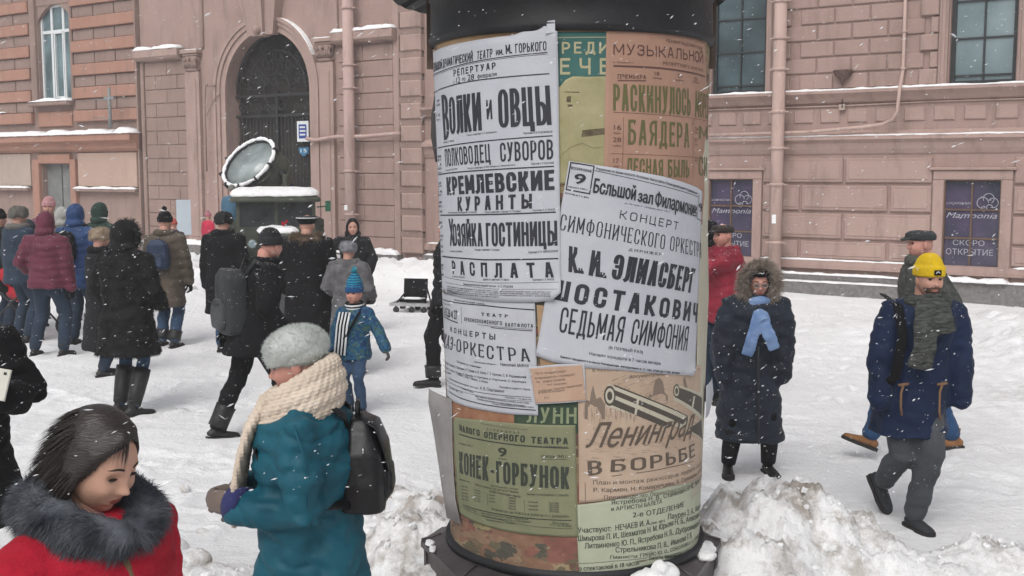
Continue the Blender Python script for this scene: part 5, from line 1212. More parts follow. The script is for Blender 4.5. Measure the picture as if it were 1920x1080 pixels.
loose('curled_sheet', 'cream sheet wrapped round the right edge of the pillar', [(2.30, 60, .6035, 88, .606), (1.9, 60, .6035, 90, .612), (1.6, 62, .6035, 92, .630), (1.3, 62, .6035, 92, .622), (1.05, 60, .6035, 92, .618), (.72, 58, .6025, 88, .606)], P_CREAM)
loose('curled_sheet', 'white flapping paper corner at the right edge beside the film bill', [(1.20, 74, .622, 93, .66), (1.12, 74, .622, 95, .675), (1.05, 74, .622, 92, .65)], W1)
# ================================================================ PEOPLE
SKIN = mat('skin', (.46, .25, .19), .6, .10, 9, .15, 90, .35); SKINP = mat('skin_flushed', (.48, .235, .185), .6, .12, 9, .15, 90, .35); SKINA = mat('skin_warm', (.50, .285, .205), .5, .08, 9, .1, 90, .35)
MLIPS = mat('lips_pale', (.36, .15, .12), .5, .1); LIPS = mat('lips', (.34, .095, .085), .45, .1); BROW = mat('eyebrow', (.04, .028, .022), .9, .3, 60); EYE = mat('eye_dark', (.012, .01, .009), .25, .1, spec=.5); TEETH = mat('teeth', (.55, .52, .47), .4, .05)
def head_add(mb, c, R, s=1.0, fine=True, mi=(0, 1, 2), smile=0, beard=None, jaw=1.0):
    """c: centre, R: rotation matrix (head frame, face looks to -y), s: size"""
    nu, nv = (88, 76) if fine else (28, 22)
    a, b_, cc = .074, .094, .118
    g = lambda t, m_, w_: exp(-((t-m_)/w_)**2)
    vs = []; fs = []
    def shp(x, y, z):
        if z < -.02:
            t = min(1, (-z-.02)/.098); x *= 1-.30*t*t*jaw
            y = y*(1-.10*t) if y < 0 else y*(1-.5*t)
        if z > .03: x *= 1+.04*g(z, .06, .03)
        if y < 0:
            f = min(1, -y/.05)
            y = y if y > -.070 else -.070+(y+.070)*.55
            d = .010*g(x, 0, .011)*g(z, .010, .024)+.023*g(x, 0, .0125)*g(z, -.020, .014)+.006*g(abs(x), .012, .007)*g(z, -.024, .009)
            d += .006*g(z, .036, .012)*g(x, 0, .05)-.011*g(abs(x), .032, .016)*g(z, .014, .011)+.007*g(abs(x), .042+.004*smile, .020)*g(z, -.022, .02)
            d += .008*g(x, 0, .024)*g(z, -.056, .010)-.006*g(x, 0, .026)*g(z, -.0555+.5*smile*x*x*20*.01, .0028)+.010*g(x, 0, .022)*g(z, -.092, .014)-.003*g(x, 0, .02)*g(z, -.072, .006)
            y -= d*f
        return V((x, y, z))
    for i in range(nv+1):
        ph = -pi/2+pi*i/nv
        for j in range(nu):
            th = 2*pi*j/nu
            vs.append(shp(a*cos(ph)*sin(th), -b_*cos(ph)*cos(th), cc*sin(ph)))
    mats = []
    for i in range(nv):
        for j in range(nu):
            j2 = (j+1) % nu; q = (i*nu+j, i*nu+j2, (i+1)*nu+j2, (i+1)*nu+j); m = mi[0]
            if fine:
                x = sum(vs[k].x for k in q)/4; y = sum(vs[k].y for k in q)/4; z = sum(vs[k].z for k in q)/4
                if y < -.04:
                    zz = z-smile*abs(x)**1.5*6*.2
                    if abs(x) < .023 and -.0665+(abs(x)/.023)**2*.009 < zz < -.0465-(abs(x)/.023)**2*.009: m = mi[1]
                    if beard is not None and (z < -.04 and abs(x) < .07) and m == mi[0] and not (abs(x) < .012 and z > -.035): m = beard
                    if beard is not None and -.047 < z < -.034 and abs(x) < .028: m = beard
            mats.append(m); fs.append(q)
    M = R.to_4x4(); M = Matrix.Translation(V(c)) @ M @ Matrix.Scale(s, 4)
    o = len(mb.v); mb.v += [tuple(M @ p) for p in vs]; mb.f += [tuple(k+o for k in f) for f in fs]; mb.m += mats; mb.sm += [True]*len(fs)
    for sx in (-1, 1):   # ears
        e = MB(); e.ball((sx*.076, .012, .0), (.010, .020, .031), 12); e.ball((sx*.080, .008, .002), (.006, .012, .020), 10)
        o = len(mb.v); mb.v += [tuple(M @ V(p)) for p in e.v]; mb.f += [tuple(k+o for k in f) for f in e.f]; mb.m += [mi[0]]*len(e.f); mb.sm += [True]*len(e.f)
    return M
def eyes(par, M, closed=False, white=True):
    for sx in (-1, 1):
        b = MB(); g = lambda t, m_, w_: exp(-((t-m_)/w_)**2); pts = []
        for i in range(7):
            x = .014+.036*i/6; z = .0385+.004*sin(pi*i/6)-.002*(i/6); y = -.094*sqrt(max(.05, 1-(x/.074)**2-(z/.118)**2)); y = y if y > -.070 else -.070+(y+.070)*.55
            y -= .006*g(z, .036, .012)*g(x, 0, .05)-.011*g(x, .032, .016)*g(z, .014, .011); pts.append((sx*x, y-.0004, z))
        b.tube(pts, [(.0022, .0012), (.0034, .0016), (.0036, .0016), (.0034, .0016), (.003, .0016), (.0022, .0012), (.001, .001)], 8, up=(0, 1, 0)); b.v = [tuple(M @ V(p)) for p in b.v]; b.build('eyebrow', BROW, par)
        b = MB()
        if closed: b.ball((sx*.032, -.0745, .011), (.015, .006, .0022), 10)
        else: b.ball((sx*.032, -.0725, .013), (.0085, .0075, .0058), 12); b.ball((sx*.032, -.0745, .018), (.015, .006, .0022), 10)
        b.v = [tuple(M @ V(p)) for p in b.v]; b.build('eye', EYE, par)
def ik(a, c, l1, l2, hint):
    d = c-a; L = min(d.length, (l1+l2)*.995); d = d.normalized(); x = (l1*l1-l2*l2+L*L)/(2*L); hgt = sqrt(max(0, l1*l1-x*x))
    h_ = V(hint); h_ = (h_-d*h_.dot(d)).normalized()
    return a+d*x+h_*hgt, a+d*L
def hand_add(mb, wrist, d, palm_n, s=1.0, curl=.5, mi=0, side=1, r=1.0):
    """palm and five fingers; d: direction of the fingers, palm_n: where the palm faces"""
    d = V(d).normalized(); n = V(palm_n); n = (n-d*n.dot(d)).normalized(); x = d.cross(n).normalized()*side
    P = lambda u, v, w_: V(wrist)+(x*u+d*v+n*w_)*s
    mb.tube([P(0, -.02, 0), P(0, .01, 0), P(0, .05, 0), P(0, .085, .002)], [(.026*s*r, .018*s*r), (.030*s*r, .017*s*r), (.040*s*r, .016*s*r), (.038*s*r, .013*s*r)], 14, mi, up=tuple(n), dome=True)
    for k, (u, L) in enumerate(((-.030, .066), (-.010, .078), (.010, .083), (.029, .074))):
        p = P(u, .082, 0); pts = [p]; a = curl*.35+.05*k*curl
        for j, f in enumerate((.42, .32, .26)):
            a += curl*(.75 if j else .35); dd = d*cos(a)+n*sin(a); p = p+dd*(L*f*s); pts.append(p.copy())
        rr = .0092*s*r; mb.tube(pts, [rr*1.05, rr, rr*.92, rr*.75], 9, mi, up=tuple(x), dome=True)
    p = P(.034, .02, .004); q1 = p+(x*.75+d*.55+n*.35).normalized()*.034*s; q2 = q1+(x*.35+d*.8+n*.5).normalized()*.030*s; q3 = q2+(x*.1+d*.8+n*.6).normalized()*.022*s
    mb.tube([P(.016, .0, .004), p, q1, q2, q3], [.014*s*r, .014*s*r, .0115*s*r, .010*s*r, .008*s*r], 9, mi, dome=True)
def shoe(par, ankle, yaw, pitch, H, m, sole, boot=0, bm=None, name='boot', bulk=1.0):
    """foot points to -y turned by yaw; pitch>0 lifts the toe; boot = shaft height"""
    s = H/1.75*bulk; b = MB()
    # path heel -> toe at local coordinates, ankle at origin height .085
    sec = [(.075, -.058, .022, .022), (.06, -.050, .036, .032), (.02, -.045, .040, .042), (-.04, -.052, .042, .036), (-.10, -.060, .047, .028), (-.155, -.064, .044, .023), (-.185, -.066, .030, .018), (-.197, -.068, .014, .012)]
    pts = [(0, y*s, z*s) for y, z, _, _ in sec]; b.tube(pts, [(rx*s, rz*s) for _, _, rx, rz in sec], 18, 0, up=(0, 0, 1), dome=False)
    b.tube([(0, .01*s, -.06*s), (0, .008*s, 0), (0, .01*s, .04*s), (0, .012*s, .07*s)], [.040*s, .041*s, .043*s, .046*s], 16, 0)
    me = remesh(b, .011*max(1, s), 2)
    R = Matrix.Translation(V(ankle)) @ Matrix.Rotation(yaw, 4, 'Z') @ Matrix.Rotation(-pitch, 4, 'X')
    me.transform(R); o = finish(me, m, name, par)
    q = MB(); so = [(.085, .02), (.08, .034), (.04, .040), (-.04, .041), (-.10, .050), (-.16, .046), (-.192, .026), (-.203, .008)]
    vs = []
    for z in (-.096, -.070):
        for y, x in so: vs.append((x*s*1.05, y*s, z*s))
        for y, x in reversed(so): vs.append((-x*s*1.05, y*s, z*s))
    k = len(so)*2; q.add(vs, [tuple(range(k-1, -1, -1)), tuple(range(k, 2*k))]+[(i, (i+1) % k, k+(i+1) % k, k+i) for i in range(k)])
    q.v = [tuple(R @ V(p)) for p in q.v]; q.build('sole', sole, o); return o
SOLE = mat('rubber_sole', (.025, .023, .022), .8, .3, 20); BLACKB = mat('black_boot_leather', (.014, .013, .013), .5, .3, 12, .3, 40, .4)
JEAN = cloth((.035, .065, .12)); JEAND = cloth((.022, .034, .055)); BLK = cloth((.008, .008, .009)); BLKD = cloth((.013, .0125, .014), .75); GREYT = cloth((.055, .06, .066))
FURM = {}
def fur(name, par, me, n, L, w_, mcol, flow=(0, 0, -.6), seed=0, spread=.35, nw=.75, cl=.45, kind='stuff'):
    """short tapered hair blades rooted on a mesh"""
    rs = np.random.RandomState(seed); k = len(me.vertices); co = np.empty(k*3, np.float32); me.vertices.foreach_get('co', co); co = co.reshape(-1, 3)
    me.calc_loop_triangles(); nt_ = len(me.loop_triangles); tri = np.empty(nt_*3, np.int32); me.loop_triangles.foreach_get('vertices', tri); tri = tri.reshape(-1, 3)
    A, B_, C_ = co[tri[:, 0]], co[tri[:, 1]], co[tri[:, 2]]; nr = np.cross(B_-A, C_-A); ar = np.linalg.norm(nr, axis=1)+1e-12; nr = nr/ar[:, None]
    pick = rs.choice(nt_, n, p=ar/ar.sum()); r1 = np.sqrt(rs.rand(n)); r2 = rs.rand(n)
    p = A[pick]*(1-r1)[:, None]+B_[pick]*(r1*(1-r2))[:, None]+C_[pick]*(r1*r2)[:, None]; N = nr[pick]
    fl = np.array(flow(p) if callable(flow) else np.tile(flow, (n, 1)), float)
    clump = np.stack([vnoise(p, 14, seed+q, 2) for q in (1, 2, 3)], 1)
    d = N*nw+fl+rs.normal(size=(n, 3))*spread+clump*cl; d /= np.linalg.norm(d, axis=1)[:, None]
    sd_ = np.cross(d, rs.normal(size=(n, 3))); sd_ /= np.linalg.norm(sd_, axis=1)[:, None]+1e-9
    Ls = L*(.55+.6*rs.rand(n))[:, None]; g = np.array([0, 0, -1.0])
    mid = p+d*Ls*.55; tip = mid+(d*.8+fl*.35+g*.15)*Ls*.5
    V_ = np.stack([p-sd_*w_/2, p+sd_*w_/2, mid+sd_*w_*.4, mid-sd_*w_*.4, tip], 1).reshape(-1, 3)
    o = bpy.data.meshes.new(name); i = np.arange(n)*5
    fs = [(a, a+1, a+2, a+3) for a in i.tolist()]+[(a+3, a+2, a+4) for a in i.tolist()]
    o.from_pydata(V_.tolist(), [], fs); o.materials.append(mcol)
    ob = obj(name, o, par)
    if kind: ob['kind'] = kind
    return ob
def furmat(name, c, c2, scale=9):
    if name not in FURM: FURM[name] = mat(name, c, .8, .0, scale, 0, c2=c2, spec=.12, sheen=.03)
    return FURM[name]

class Person: pass
def person(label, foot, top, face=180, d=None, H=None, group=None, z0=None, wide=1.0, hem=.50, coat=BLKD, bulk=1.0, quilt=0, flare=1.0, trousers=JEAND, boots=BLACKB, shaft=0, shaft_m=None, legs=((0, 0, 0, 0), (0, 0, 0, 0)),
           hands=None, lean=(0, 0), head_dir=0, nod=0, hood=None, hat=None, fine=False, skin=SKIN, gloves=BLK, glove_on=(True, True), voxel=.014, hs=1.0, smile=0, beard=False, bigfold=1.0, elbow=((.45, .8, -.2), (-.45, .8, -.2)), collar=None, eyes_mode=None, hatargs=None, foot_yaw=(.15, -.15), wrinkle=.006, sleeve=1.0, vis_hands=True, headz=0, crouch=0, sole=SOLE, pos=None, lips=None):
    p = ground(*foot) if pos is None else V((pos[0], pos[1], 0)); zg = hz(p.x, p.y) if z0 is None else z0
    if z0 is not None and d: p = at_y(foot[0], foot[1], d)
    if voxel == .014: voxel = .011+.0006*p.y
    if H is None: H = at_y(foot[0], top, p.y).z-zg-.035
    root = thing('person', label, 'person', (p.x, p.y, zg), radians(face), group)
    P = Person(); P.root = root; P.H = H; s = H/1.75; P.s = s
    lx, ly = lean[0]*H, lean[1]*H
    pel = V((0, 0, (.53-crouch)*H)); C = V((lx, ly, (.76-crouch)*H)); N = V((lx*1.25, ly*1.35, (.845-crouch)*H))
    S = [C+V((sx*.104*H*wide, 0, .040*H)) for sx in (1, -1)]     # [0] = +x (his left)
    Fk = []; K_ = []; HP = []
    for i, sx in enumerate((1, -1)):
        dx, dy, dz, _ = legs[i]
        a = V((sx*.058*H+dx*H, dy*H, .052*H+dz*H)); hp = pel+V((sx*.052*H, 0, -.01*H))
        k, a2 = ik(hp, a, .25*H, .245*H, (sx*.08, -1, 0)); K_.append(k); Fk.append(a2 if (a2-a).length > .02*H else a); HP.append(hp)
    if hands is None: hands = ((.14, -.02, .46), (-.14, -.02, .46))
    El = []; Wr = []
    for i, sx in enumerate((1, -1)):
        t_ = V((hands[i][0]*H, hands[i][1]*H, hands[i][2]*H)); e, w_ = ik(S[i], t_, .175*H, .155*H, elbow[i]); El.append(e); Wr.append(w_)
    P.S, P.El, P.Wr, P.N, P.C, P.Fk, P.K = S, El, Wr, N, C, Fk, K_
    Hc = N+V((lx*.25, ly*.35-.012*H, (.058+headz)*H)); Rh = Matrix.Rotation(radians(head_dir), 3, 'Z') @ Matrix.Rotation(radians(nod), 3, 'X'); hsz = s*hs*.98
    Hc = Hc+V((0, 0, .02*H*(hs-1)*3)); P.Hc = Hc; P.Rh = Rh; P.hs = hsz
    # body: one mesh of skin with head, neck, trunk, limbs and hands
    b = MB(); mats = [skin, lips or (LIPS if 'woman' in label else MLIPS), BROW]
    if beard: mats.append(mat('short_beard', (.10, .06, .045), .9, .4, 60, .6, 120))
    P.HM = head_add(b, Hc, Rh, hsz, fine, smile=smile, beard=3 if beard else None)
    b.tube([C+V((0, 0, -.02*H)), N+V((0, .008*H, -.01*H)), N+V((0, .006*H, .03*H)), Hc+V((0, .015*H, -.01*H))], [.05*H, .036*H, .032*H, .030*H], 14)
    b.tube([pel+V((0, 0, -.03*H)), pel+V((0, 0, .05*H)), (pel+C)/2, C, C+V((0, 0, .04*H))], [(.075*H, .05*H), (.07*H, .05*H), (.065*H, .045*H), (.08*H, .05*H), (.07*H, .04*H)], 14, up=(0, 1, 0))
    for i in range(2):
        b.tube([HP[i], K_[i], Fk[i]], [.042*H, .028*H, .018*H], 10); b.tube([S[i], El[i], Wr[i]], [.024*H, .020*H, .016*H], 10)
        if glove_on[i] is False:
            dd = (Wr[i]-El[i]).normalized(); hand_add(b, Wr[i]+dd*.01, dd, P_n[i] if False else (V((-1 if i == 0 else 1, 0, 0)) if abs(dd.x) < .8 else V((0, 0, -1))), s, .7, side=1 if i == 0 else -1)
    body = b.build('body', mats, root); P.body = body
    if fine: eyes(body, P.HM, closed=(eyes_mode == 'closed'))
    # coat
    b = MB(); hz_ = hem*H; bw = bulk
    prof = [(hem, .108*flare, .088*flare), ((hem+.53)/2 if hem < .5 else hem+.01, .104*(1+flare)/2, .086*(1+flare)/2), (.56, .098, .082), (.63, .094, .078), (.70, .100, .080), (.76, .106, .080), (.80, .098, .070), (.825, .070, .056), (.85, .045, .046)]
    rg = []
    for zf, rx, ry in sorted(prof):
        t_ = min(1.3, max(0, (zf-.53)/.23)); cx, cy = lx*t_, ly*t_
        if zf < .53 and (legs[0][1] != 0 or legs[1][1] != 0): cy = (Fk[0].y+Fk[1].y)/2*(.53-zf)/.5; ry = ry+abs(Fk[0].y-Fk[1].y)/H*.30*(.53-zf)/.4
        rg.append((cx, cy, (zf-crouch*(1 if zf > .5 else zf/.5))*H, rx*H*wide*bw, ry*H*bw))
    b.rings(rg, 40, p=2.3)
    r = .042*H*bw*sleeve; gv = []
    for i in range(2):
        mid = S[i]+(El[i]-S[i])*.5; cuff = Wr[i]
        b.tube([S[i]+V(((-.02 if i == 0 else .02)*H, 0, .0)), S[i], mid, El[i], (El[i]+cuff)/2, cuff], [r*.82, r*1.02, r*1.04, r*.98, r*.92, r*.80], 18, dome=True)
    me = remesh(b, voxel, 4)
    am = wrinkle*bigfold
    def fn(co):
        sd0 = int(abs(p.x*77)) % 97
        cr = 1-np.abs(vnoise(co, (5, 5, 11), sd0+1, 2))*2.2
        o_ = am*1.1*vnoise(co, (5, 5, 7), sd0, 3)+am*.7*vnoise(co, (15, 15, 24), 5, 2)-am*1.1*np.clip(cr, 0, 1)**2
        if quilt:
            q_ = np.abs(np.sin(pi*(co[:, 2]+.012*vnoise(co, 4, 9, 2))/quilt)); o_ = o_+.013*(np.sqrt(q_)-.75)*bw
        return o_
    displace(me, fn); P.coat = finish(me, coat, 'coat', root)
    # trousers
    b = MB(); tr = .046*H*min(1.12, bulk)*(.76 if shaft > .5 else 1)
    b.tube([pel+V((0, 0, .06*H)), pel+V((0, 0, 0)), pel+V((0, 0, -.04*H))], [(.085*H, .06*H), (.088*H, .065*H), (.075*H, .055*H)], 18, up=(0, 1, 0), dome=True)
    for i in range(2):
        an = Fk[i]+(K_[i]-Fk[i])*.06
        b.tube([HP[i], (HP[i]+K_[i])/2, K_[i], (K_[i]*2+an)/3+V((0, .008*H, 0)), an], [tr*1.25, tr*1.08, tr*.90, tr*.88, tr*.78], 16, dome=True)
    me = remesh(b, voxel*1.15, 3); displace(me, lambda co: .005*vnoise(co, (7, 7, 16), 21, 3)+.004*vnoise(co, (12, 12, 40), 3, 2)*(co[:, 2] < .3*H)); finish(me, trousers, 'trousers', root)
    for i in range(2):
        o = shoe(root, Fk[i]+V((0, 0, .045*H-.0)), foot_yaw[i], radians(legs[i][3]), H, boots, sole, name='boot') if False else shoe(root, Fk[i]+V((0, 0, .0)), foot_yaw[i], radians(legs[i][3]), H, boots, sole)
        if shaft:
            q = MB(); top_ = Fk[i]+(K_[i]-Fk[i])*shaft; q.tube([Fk[i]+(K_[i]-Fk[i])*.02, Fk[i]+(top_-Fk[i])*.4, Fk[i]+(top_-Fk[i])*.8, top_], [.034*H, .039*H, .044*H, .044*H] if shaft > .5 else [.046*H, .046*H, .047*H, .050*H], 18, dome=False)
            me = q.mesh('shaft', []); displace(me, lambda co: .003*vnoise(co, (8, 8, 30), 2, 2)); finish(me, shaft_m or boots, 'boot_shaft', root)
    # gloves
    for i in range(2):
        if glove_on[i] is True and vis_hands:
            g_ = MB(); dd = (Wr[i]-El[i]).normalized()
            hand_add(g_, Wr[i]+dd*.012, dd, V((-1 if i == 0 else 1, 0, 0)) if abs(dd.x) < .8 else V((0, 0, -1)), s*1.0, .6, side=1 if i == 0 else -1, r=1.15); g_.build('glove', gloves, root)
    if collar: collar_ring(P, collar)
    if hood: hood_up(P, coat if hood is True else hood)
    if hat: hat(P, **(hatargs or {}))
    return P
def hm(P): return P.HM
def add_part(P, mb, name, m, remeshv=None, disp=None, mats=None, local=True):
    if local: mb.v = [tuple(P.HM @ V(p)) for p in mb.v]
    if remeshv:
        me = remesh(mb, remeshv, 3)
        if disp: displace(me, disp)
        return finish(me, m, name, P.root)
    return mb.build(name, m, P.root)
def collar_ring(P, m, r=.026, R=.060, z=-.010):
    b = MB(); H = P.H; n = 20; b.tube([P.N+V((R*H*cos(a*2*pi/n), R*.9*H*sin(a*2*pi/n)+.004*H, z*H)) for a in range(n+1)], [r*H]*(n+1), 12, up=(0, 0, 1))
    me = remesh(b, .012, 2); displace(me, lambda c: .006*vnoise(c, 14, 3, 3)); return finish(me, m, 'collar', P.root)
def hood_up(P, m, name='hood', vox=.012):
    b = MB(); b.ball((0, .032, .022), (.110, .118, .142), 28); b.ball((0, .02, .135), (.035, .05, .03), 12); b.ball((0, .055, -.085), (.125, .105, .075), 24)
    b.v = [tuple(P.HM @ V(p)) for p in b.v]; me = remesh(b, vox, 2)
    # open the face: push verts in front of the face back
    n = len(me.vertices); Mi = P.HM.inverted(); co = np.empty(n*3, np.float32); me.vertices.foreach_get('co', co); co = co.reshape(-1, 3)
    A = np.array(Mi); lc = co@A[:3, :3].T+A[:3, 3]
    q = ((lc[:, 0]/.072)**2+((lc[:, 2]+.01)/.108)**2); f = np.clip(1.15-q, 0, 1)*(lc[:, 1] < 0); lc[:, 1] += f*.12*np.clip(1, 0, 1)
    M_ = np.array(P.HM); co = lc@M_[:3, :3].T+M_[:3, 3]; me.vertices.foreach_set('co', co.astype(np.float32).ravel()); me.update()
    displace(me, lambda c: .007*vnoise(c, 10, 8, 3)-.006*np.clip(1-np.abs(vnoise(c, (9, 9, 6), 4, 2))*3, 0, 1)); return finish(me, m, name, P.root)
def ruff(P, c, c2, n=2600, L=.045, w_=.003, R=(.105, .135), r=.032, name='fur_ruff', y=-.062, seed=1):
    b = MB(); k = 30; b.tube([(R[0]*cos(a*2*pi/k), y+.02*abs(sin(a*pi/k))*0, .01+R[1]*sin(a*2*pi/k)) for a in range(k+1)], [r]*(k+1), 12, up=(0, 1, 0))
    m = furmat('fur_%.2f_%.2f' % (c[0], c[2]), c, c2, 22); o = add_part(P, b, name, m, .010)
    cen = np.array(P.HM @ V((0, y, .01)))
    def flow(p):
        d = p-cen; d /= np.linalg.norm(d, axis=1)[:, None]+1e-6; return d*.5+np.array([0, 0, -.15])
    fur('fur_hair', o, o.data, n, L, w_, m, flow, seed); return o
def cap_shell(c0=-.010, drop=-.01, s=1.0):
    """upper-head shell; z above c0"""
    b = MB(); rr = []
    for i in range(9):
        a = pi/2*i/8; rr.append((0, .012, c0+(.145*s)*sin(a), max(.004, .090*s*cos(a)**.8), max(.004, .108*s*cos(a)**.8)))
    b.rings(rr, 30); return b
def beanie(P, m=None, band=None, pom=None, stripes=None, point=0, s=1.0, ribs=True, z=.030):
    b = MB(); rr = []
    for i in range(11):
        a = pi/2*i/10; h_ = .135+point; rr.append((0, .012+point*.2*sin(a), z+h_*sin(a)**(1.0), max(.003, .088*s*cos(a)**(.75 if not point else 1.0)), max(.003, .106*s*cos(a)**(.75 if not point else 1.0))))
    b.rings(rr, 36)
    b.rings([(0, .012, z-.012, .090*s, .108*s), (0, .012, z-.008, .095*s, .112*s), (0, .012, z+.045, .094*s, .111*s), (0, .012, z+.052, .088*s, .106*s)], 36)
    Mi = P.HM.inverted()
    def f(co):
        lc = co@np.array(Mi)[:3, :3].T+np.array(Mi)[:3, 3]; return .0022*np.sin(np.arctan2(lc[:, 0], lc[:, 1])*34)+.003*vnoise(co, 16, 2, 2)
    o = add_part(P, b, 'knit_hat', [m]+([stripes] if stripes else []), .0065, f)
    if stripes:
        me = o.data; A = np.array(Mi); k = len(me.polygons); c = np.empty(k*3, np.float32); me.polygons.foreach_get('center', c); c = c.reshape(-1, 3); lz = c@A[:3, :3].T[:, 2]+A[2, 3]
        me.polygons.foreach_set('material_index', ((np.sin(lz*2*pi/.026) > .1) & (lz > z+.05)).astype(np.int32)); me.update()
    if pom:
        q = MB(); q.ball((0, .02, z+.135+point+.02), .032, 14); o2 = add_part(P, q, 'pompom', pom, .006, lambda c: .007*vnoise(c, 60, 2, 2))
    return o
def furhat(P, c=(.012, .011, .011), c2=(.05, .045, .042), flaps=True, n=1500, L=.02):
    b = MB(); b.rings([(0, .01, .0, .098, .115), (0, .01, .03, .108, .125), (0, .01, .09, .104, .12), (0, .01, .125, .075, .09), (0, .01, .135, .03, .04)], 30)
    if flaps:
        b.ball((.095, .01, .03), (.02, .05, .05), 12); b.ball((-.095, .01, .03), (.02, .05, .05), 12); b.ball((0, .115, .03), (.07, .025, .05), 12)
    m = furmat('fur_%.2f_%.2f' % (c[0], c[2]), c, c2, 25); o = add_part(P, b, 'fur_hat', m, .009, lambda q: .006*vnoise(q, 22, 4, 3)); fur('fur_hair', o, o.data, n, L, .003, m, (0, 0, -.2), 4); return o
def flatcap(P, m=None):
    b = MB(); b.rings([(0, .012, .035, .087, .105), (0, .005, .055, .096, .118), (0, -.002, .085, .094, .117), (0, .0, .105, .07, .09), (0, .0, .112, .02, .03)], 30)
    b.tube([(0, -.08, .058), (0, -.115, .048), (0, -.145, .036)], [(.075, .012), (.068, .010), (.045, .006)], 18, up=(0, 0, 1))
    return add_part(P, b, 'flat_cap', m, .007, lambda q: .003*vnoise(q, 18, 4, 3))
def beret(P, m=None, s=1.0):
    b = MB(); b.ball((0, .018, .072), (.108*s, .125*s, .078*s), 28); b.rings([(0, .012, .018, .088*s, .104*s), (0, .012, .05, .095*s, .112*s)], 28)
    return add_part(P, b, 'soft_hat', m, .007, lambda q: .004*vnoise(q, 14, 4, 3))
def hair(P, m=None, long=False):
    b = MB(); b.ball((0, .022, .022), (.084, .094, .115), 24)
    if long: b.tube([(0, .05, .02), (0, .07, -.08), (0, .075, -.16)], [(.075, .05), (.08, .05), (.07, .035)], 16, up=(0, 1, 0), dome=True)
    o = add_part(P, b, 'hair', m, .008, lambda q: .004*vnoise(q, (30, 30, 8), 4, 3)); return o
def worldp(P, v): return P.root.matrix_world @ v
def scarf_ring(P, m, r=.032, R=.055, z=.02, tail=None, name='scarf', vox=.009):
    b = MB(); H = P.H; n = 22
    for k, dz in enumerate((0, .030)):
        b.tube([P.N+V((R*H*cos(a*2*pi/n+k), R*.95*H*sin(a*2*pi/n+k)-.004*H, (z+dz+.006*sin(a*4*pi/n))*H)) for a in range(n+1)], [(r*H*.8, r*H*.72)]*(n+1), 12, up=(0, 0, 1))
    if tail:
        for t_ in tail: b.tube([V(q)*H for q in t_[0]], [(t_[1]*H, t_[2]*H)]*len(t_[0]), 12, up=(0, 1, 0))
    me = remesh(b, vox, 3); displace(me, lambda c: .006*vnoise(c, (14, 14, 20), 3, 3)); return finish(me, m, name, P.root)
def backpack(P, label, m, w_=.30, h_=.42, dep=.17, z=.66, cat='backpack', m2=None, x=0, rounded=.05, extra=None):
    """a worn pack is a thing of its own; built in the wearer's frame, set in world space"""
    H = P.H; R = thing('backpack', label, cat, P.root.location, P.root.rotation_euler.z); cy = P.C.y*.8+.080*H+dep/2; cz = z*H
    def sb(x0, x1, y0, y1, z0, z1, name, mm, par, v=.012):
        b = MB(); b.rings([(x+(x0+x1)/2, (y0+y1)/2, zz, (x1-x0)/2*k, (y1-y0)/2*k) for zz, k in ((z0, .82), (z0+.03, 1), ((z0+z1)/2, 1.03), (z1-.06, .95), (z1, .62))], 36, p=4.5)
        me = remesh(b, v, 3); displace(me, lambda c: .007*vnoise(c, 9, 5, 3)); return finish(me, mm, name, par)
    sb(-w_/2, w_/2, cy-dep/2, cy+dep/2, cz-h_/2, cz+h_/2, 'pack_body', m, R); po = sb(-w_*.38, w_*.38, cy+dep/2-.03, cy+dep/2+.045, cz-h_*.42, cz+h_*.05, 'front_pocket', m2 or m, R)
    b = MB(); b.box(-w_*.3+x, w_*.3+x, cy+dep/2+.045, cy+dep/2+.052, cz-.012, cz-.004); b.build('zip', M_IRON, po)
    for sx in (1, -1):
        b = MB(); b.tube([(x+sx*.07, cy-dep/2+.02, cz+h_*.36), (sx*.085*H*.9, .02, P.C.z+.085*H), (sx*.088*H, -.085*H, P.C.z+.02*H), (sx*.10*H, -.07*H, P.C.z-.12*H), (sx*.10*H, .04*H, P.C.z-.16*H)], [(.022, .008)]*5, 8, up=(0, 1, 0)); b.build('strap', m, R)
    b = MB(); b.tube([(x-.03, cy-.02, cz+h_*.47), (x-.02, cy-.02, cz+h_*.54), (x+.02, cy-.02, cz+h_*.54), (x+.03, cy-.02, cz+h_*.47)], [.008]*4, 6); b.build('handle', m, R)
    return R
# ---------------------------------------------------------------- the crowd at the left
crowd = 'people in winter clothes watching the truck'
MAR = cloth((.105, .022, .040), .6, .4); NAVYJ = cloth((.018, .045, .125), .6, .4); GREENH = cloth((.022, .040, .032)); BROWNC = cloth((.085, .068, .052)); GREYF = cloth((.11, .105, .115), .95, 1.0)
person('person in a maroon quilted jacket with hood up and blue jeans, seen from behind', (96, 667), 388, 172, group=crowd, coat=MAR, hood=True, hem=.47, bulk=1.22, wide=1.04, quilt=.085, trousers=JEAND, legs=((.05, .02, 0, 0), (-.03, -.01, 0, 0)), hands=((.15, -.09, .56), (-.15, -.03, .47)))
P = person('person in a bright blue hooded coat behind the maroon jacket, seen from behind', (152, 645), 374, 170, group=crowd, coat=NAVYJ, hood=True, hem=.40, bulk=1.15, quilt=.09)
backpack(P, 'black backpack on the person in the bright blue hooded coat', BLK, .28, .36, .14, .70, x=.05)
person('person in a dark green hooded coat standing beyond the bright blue coat', (196, 622), 372, 160, group=crowd, coat=GREENH, hood=True, hem=.38, bulk=1.15)
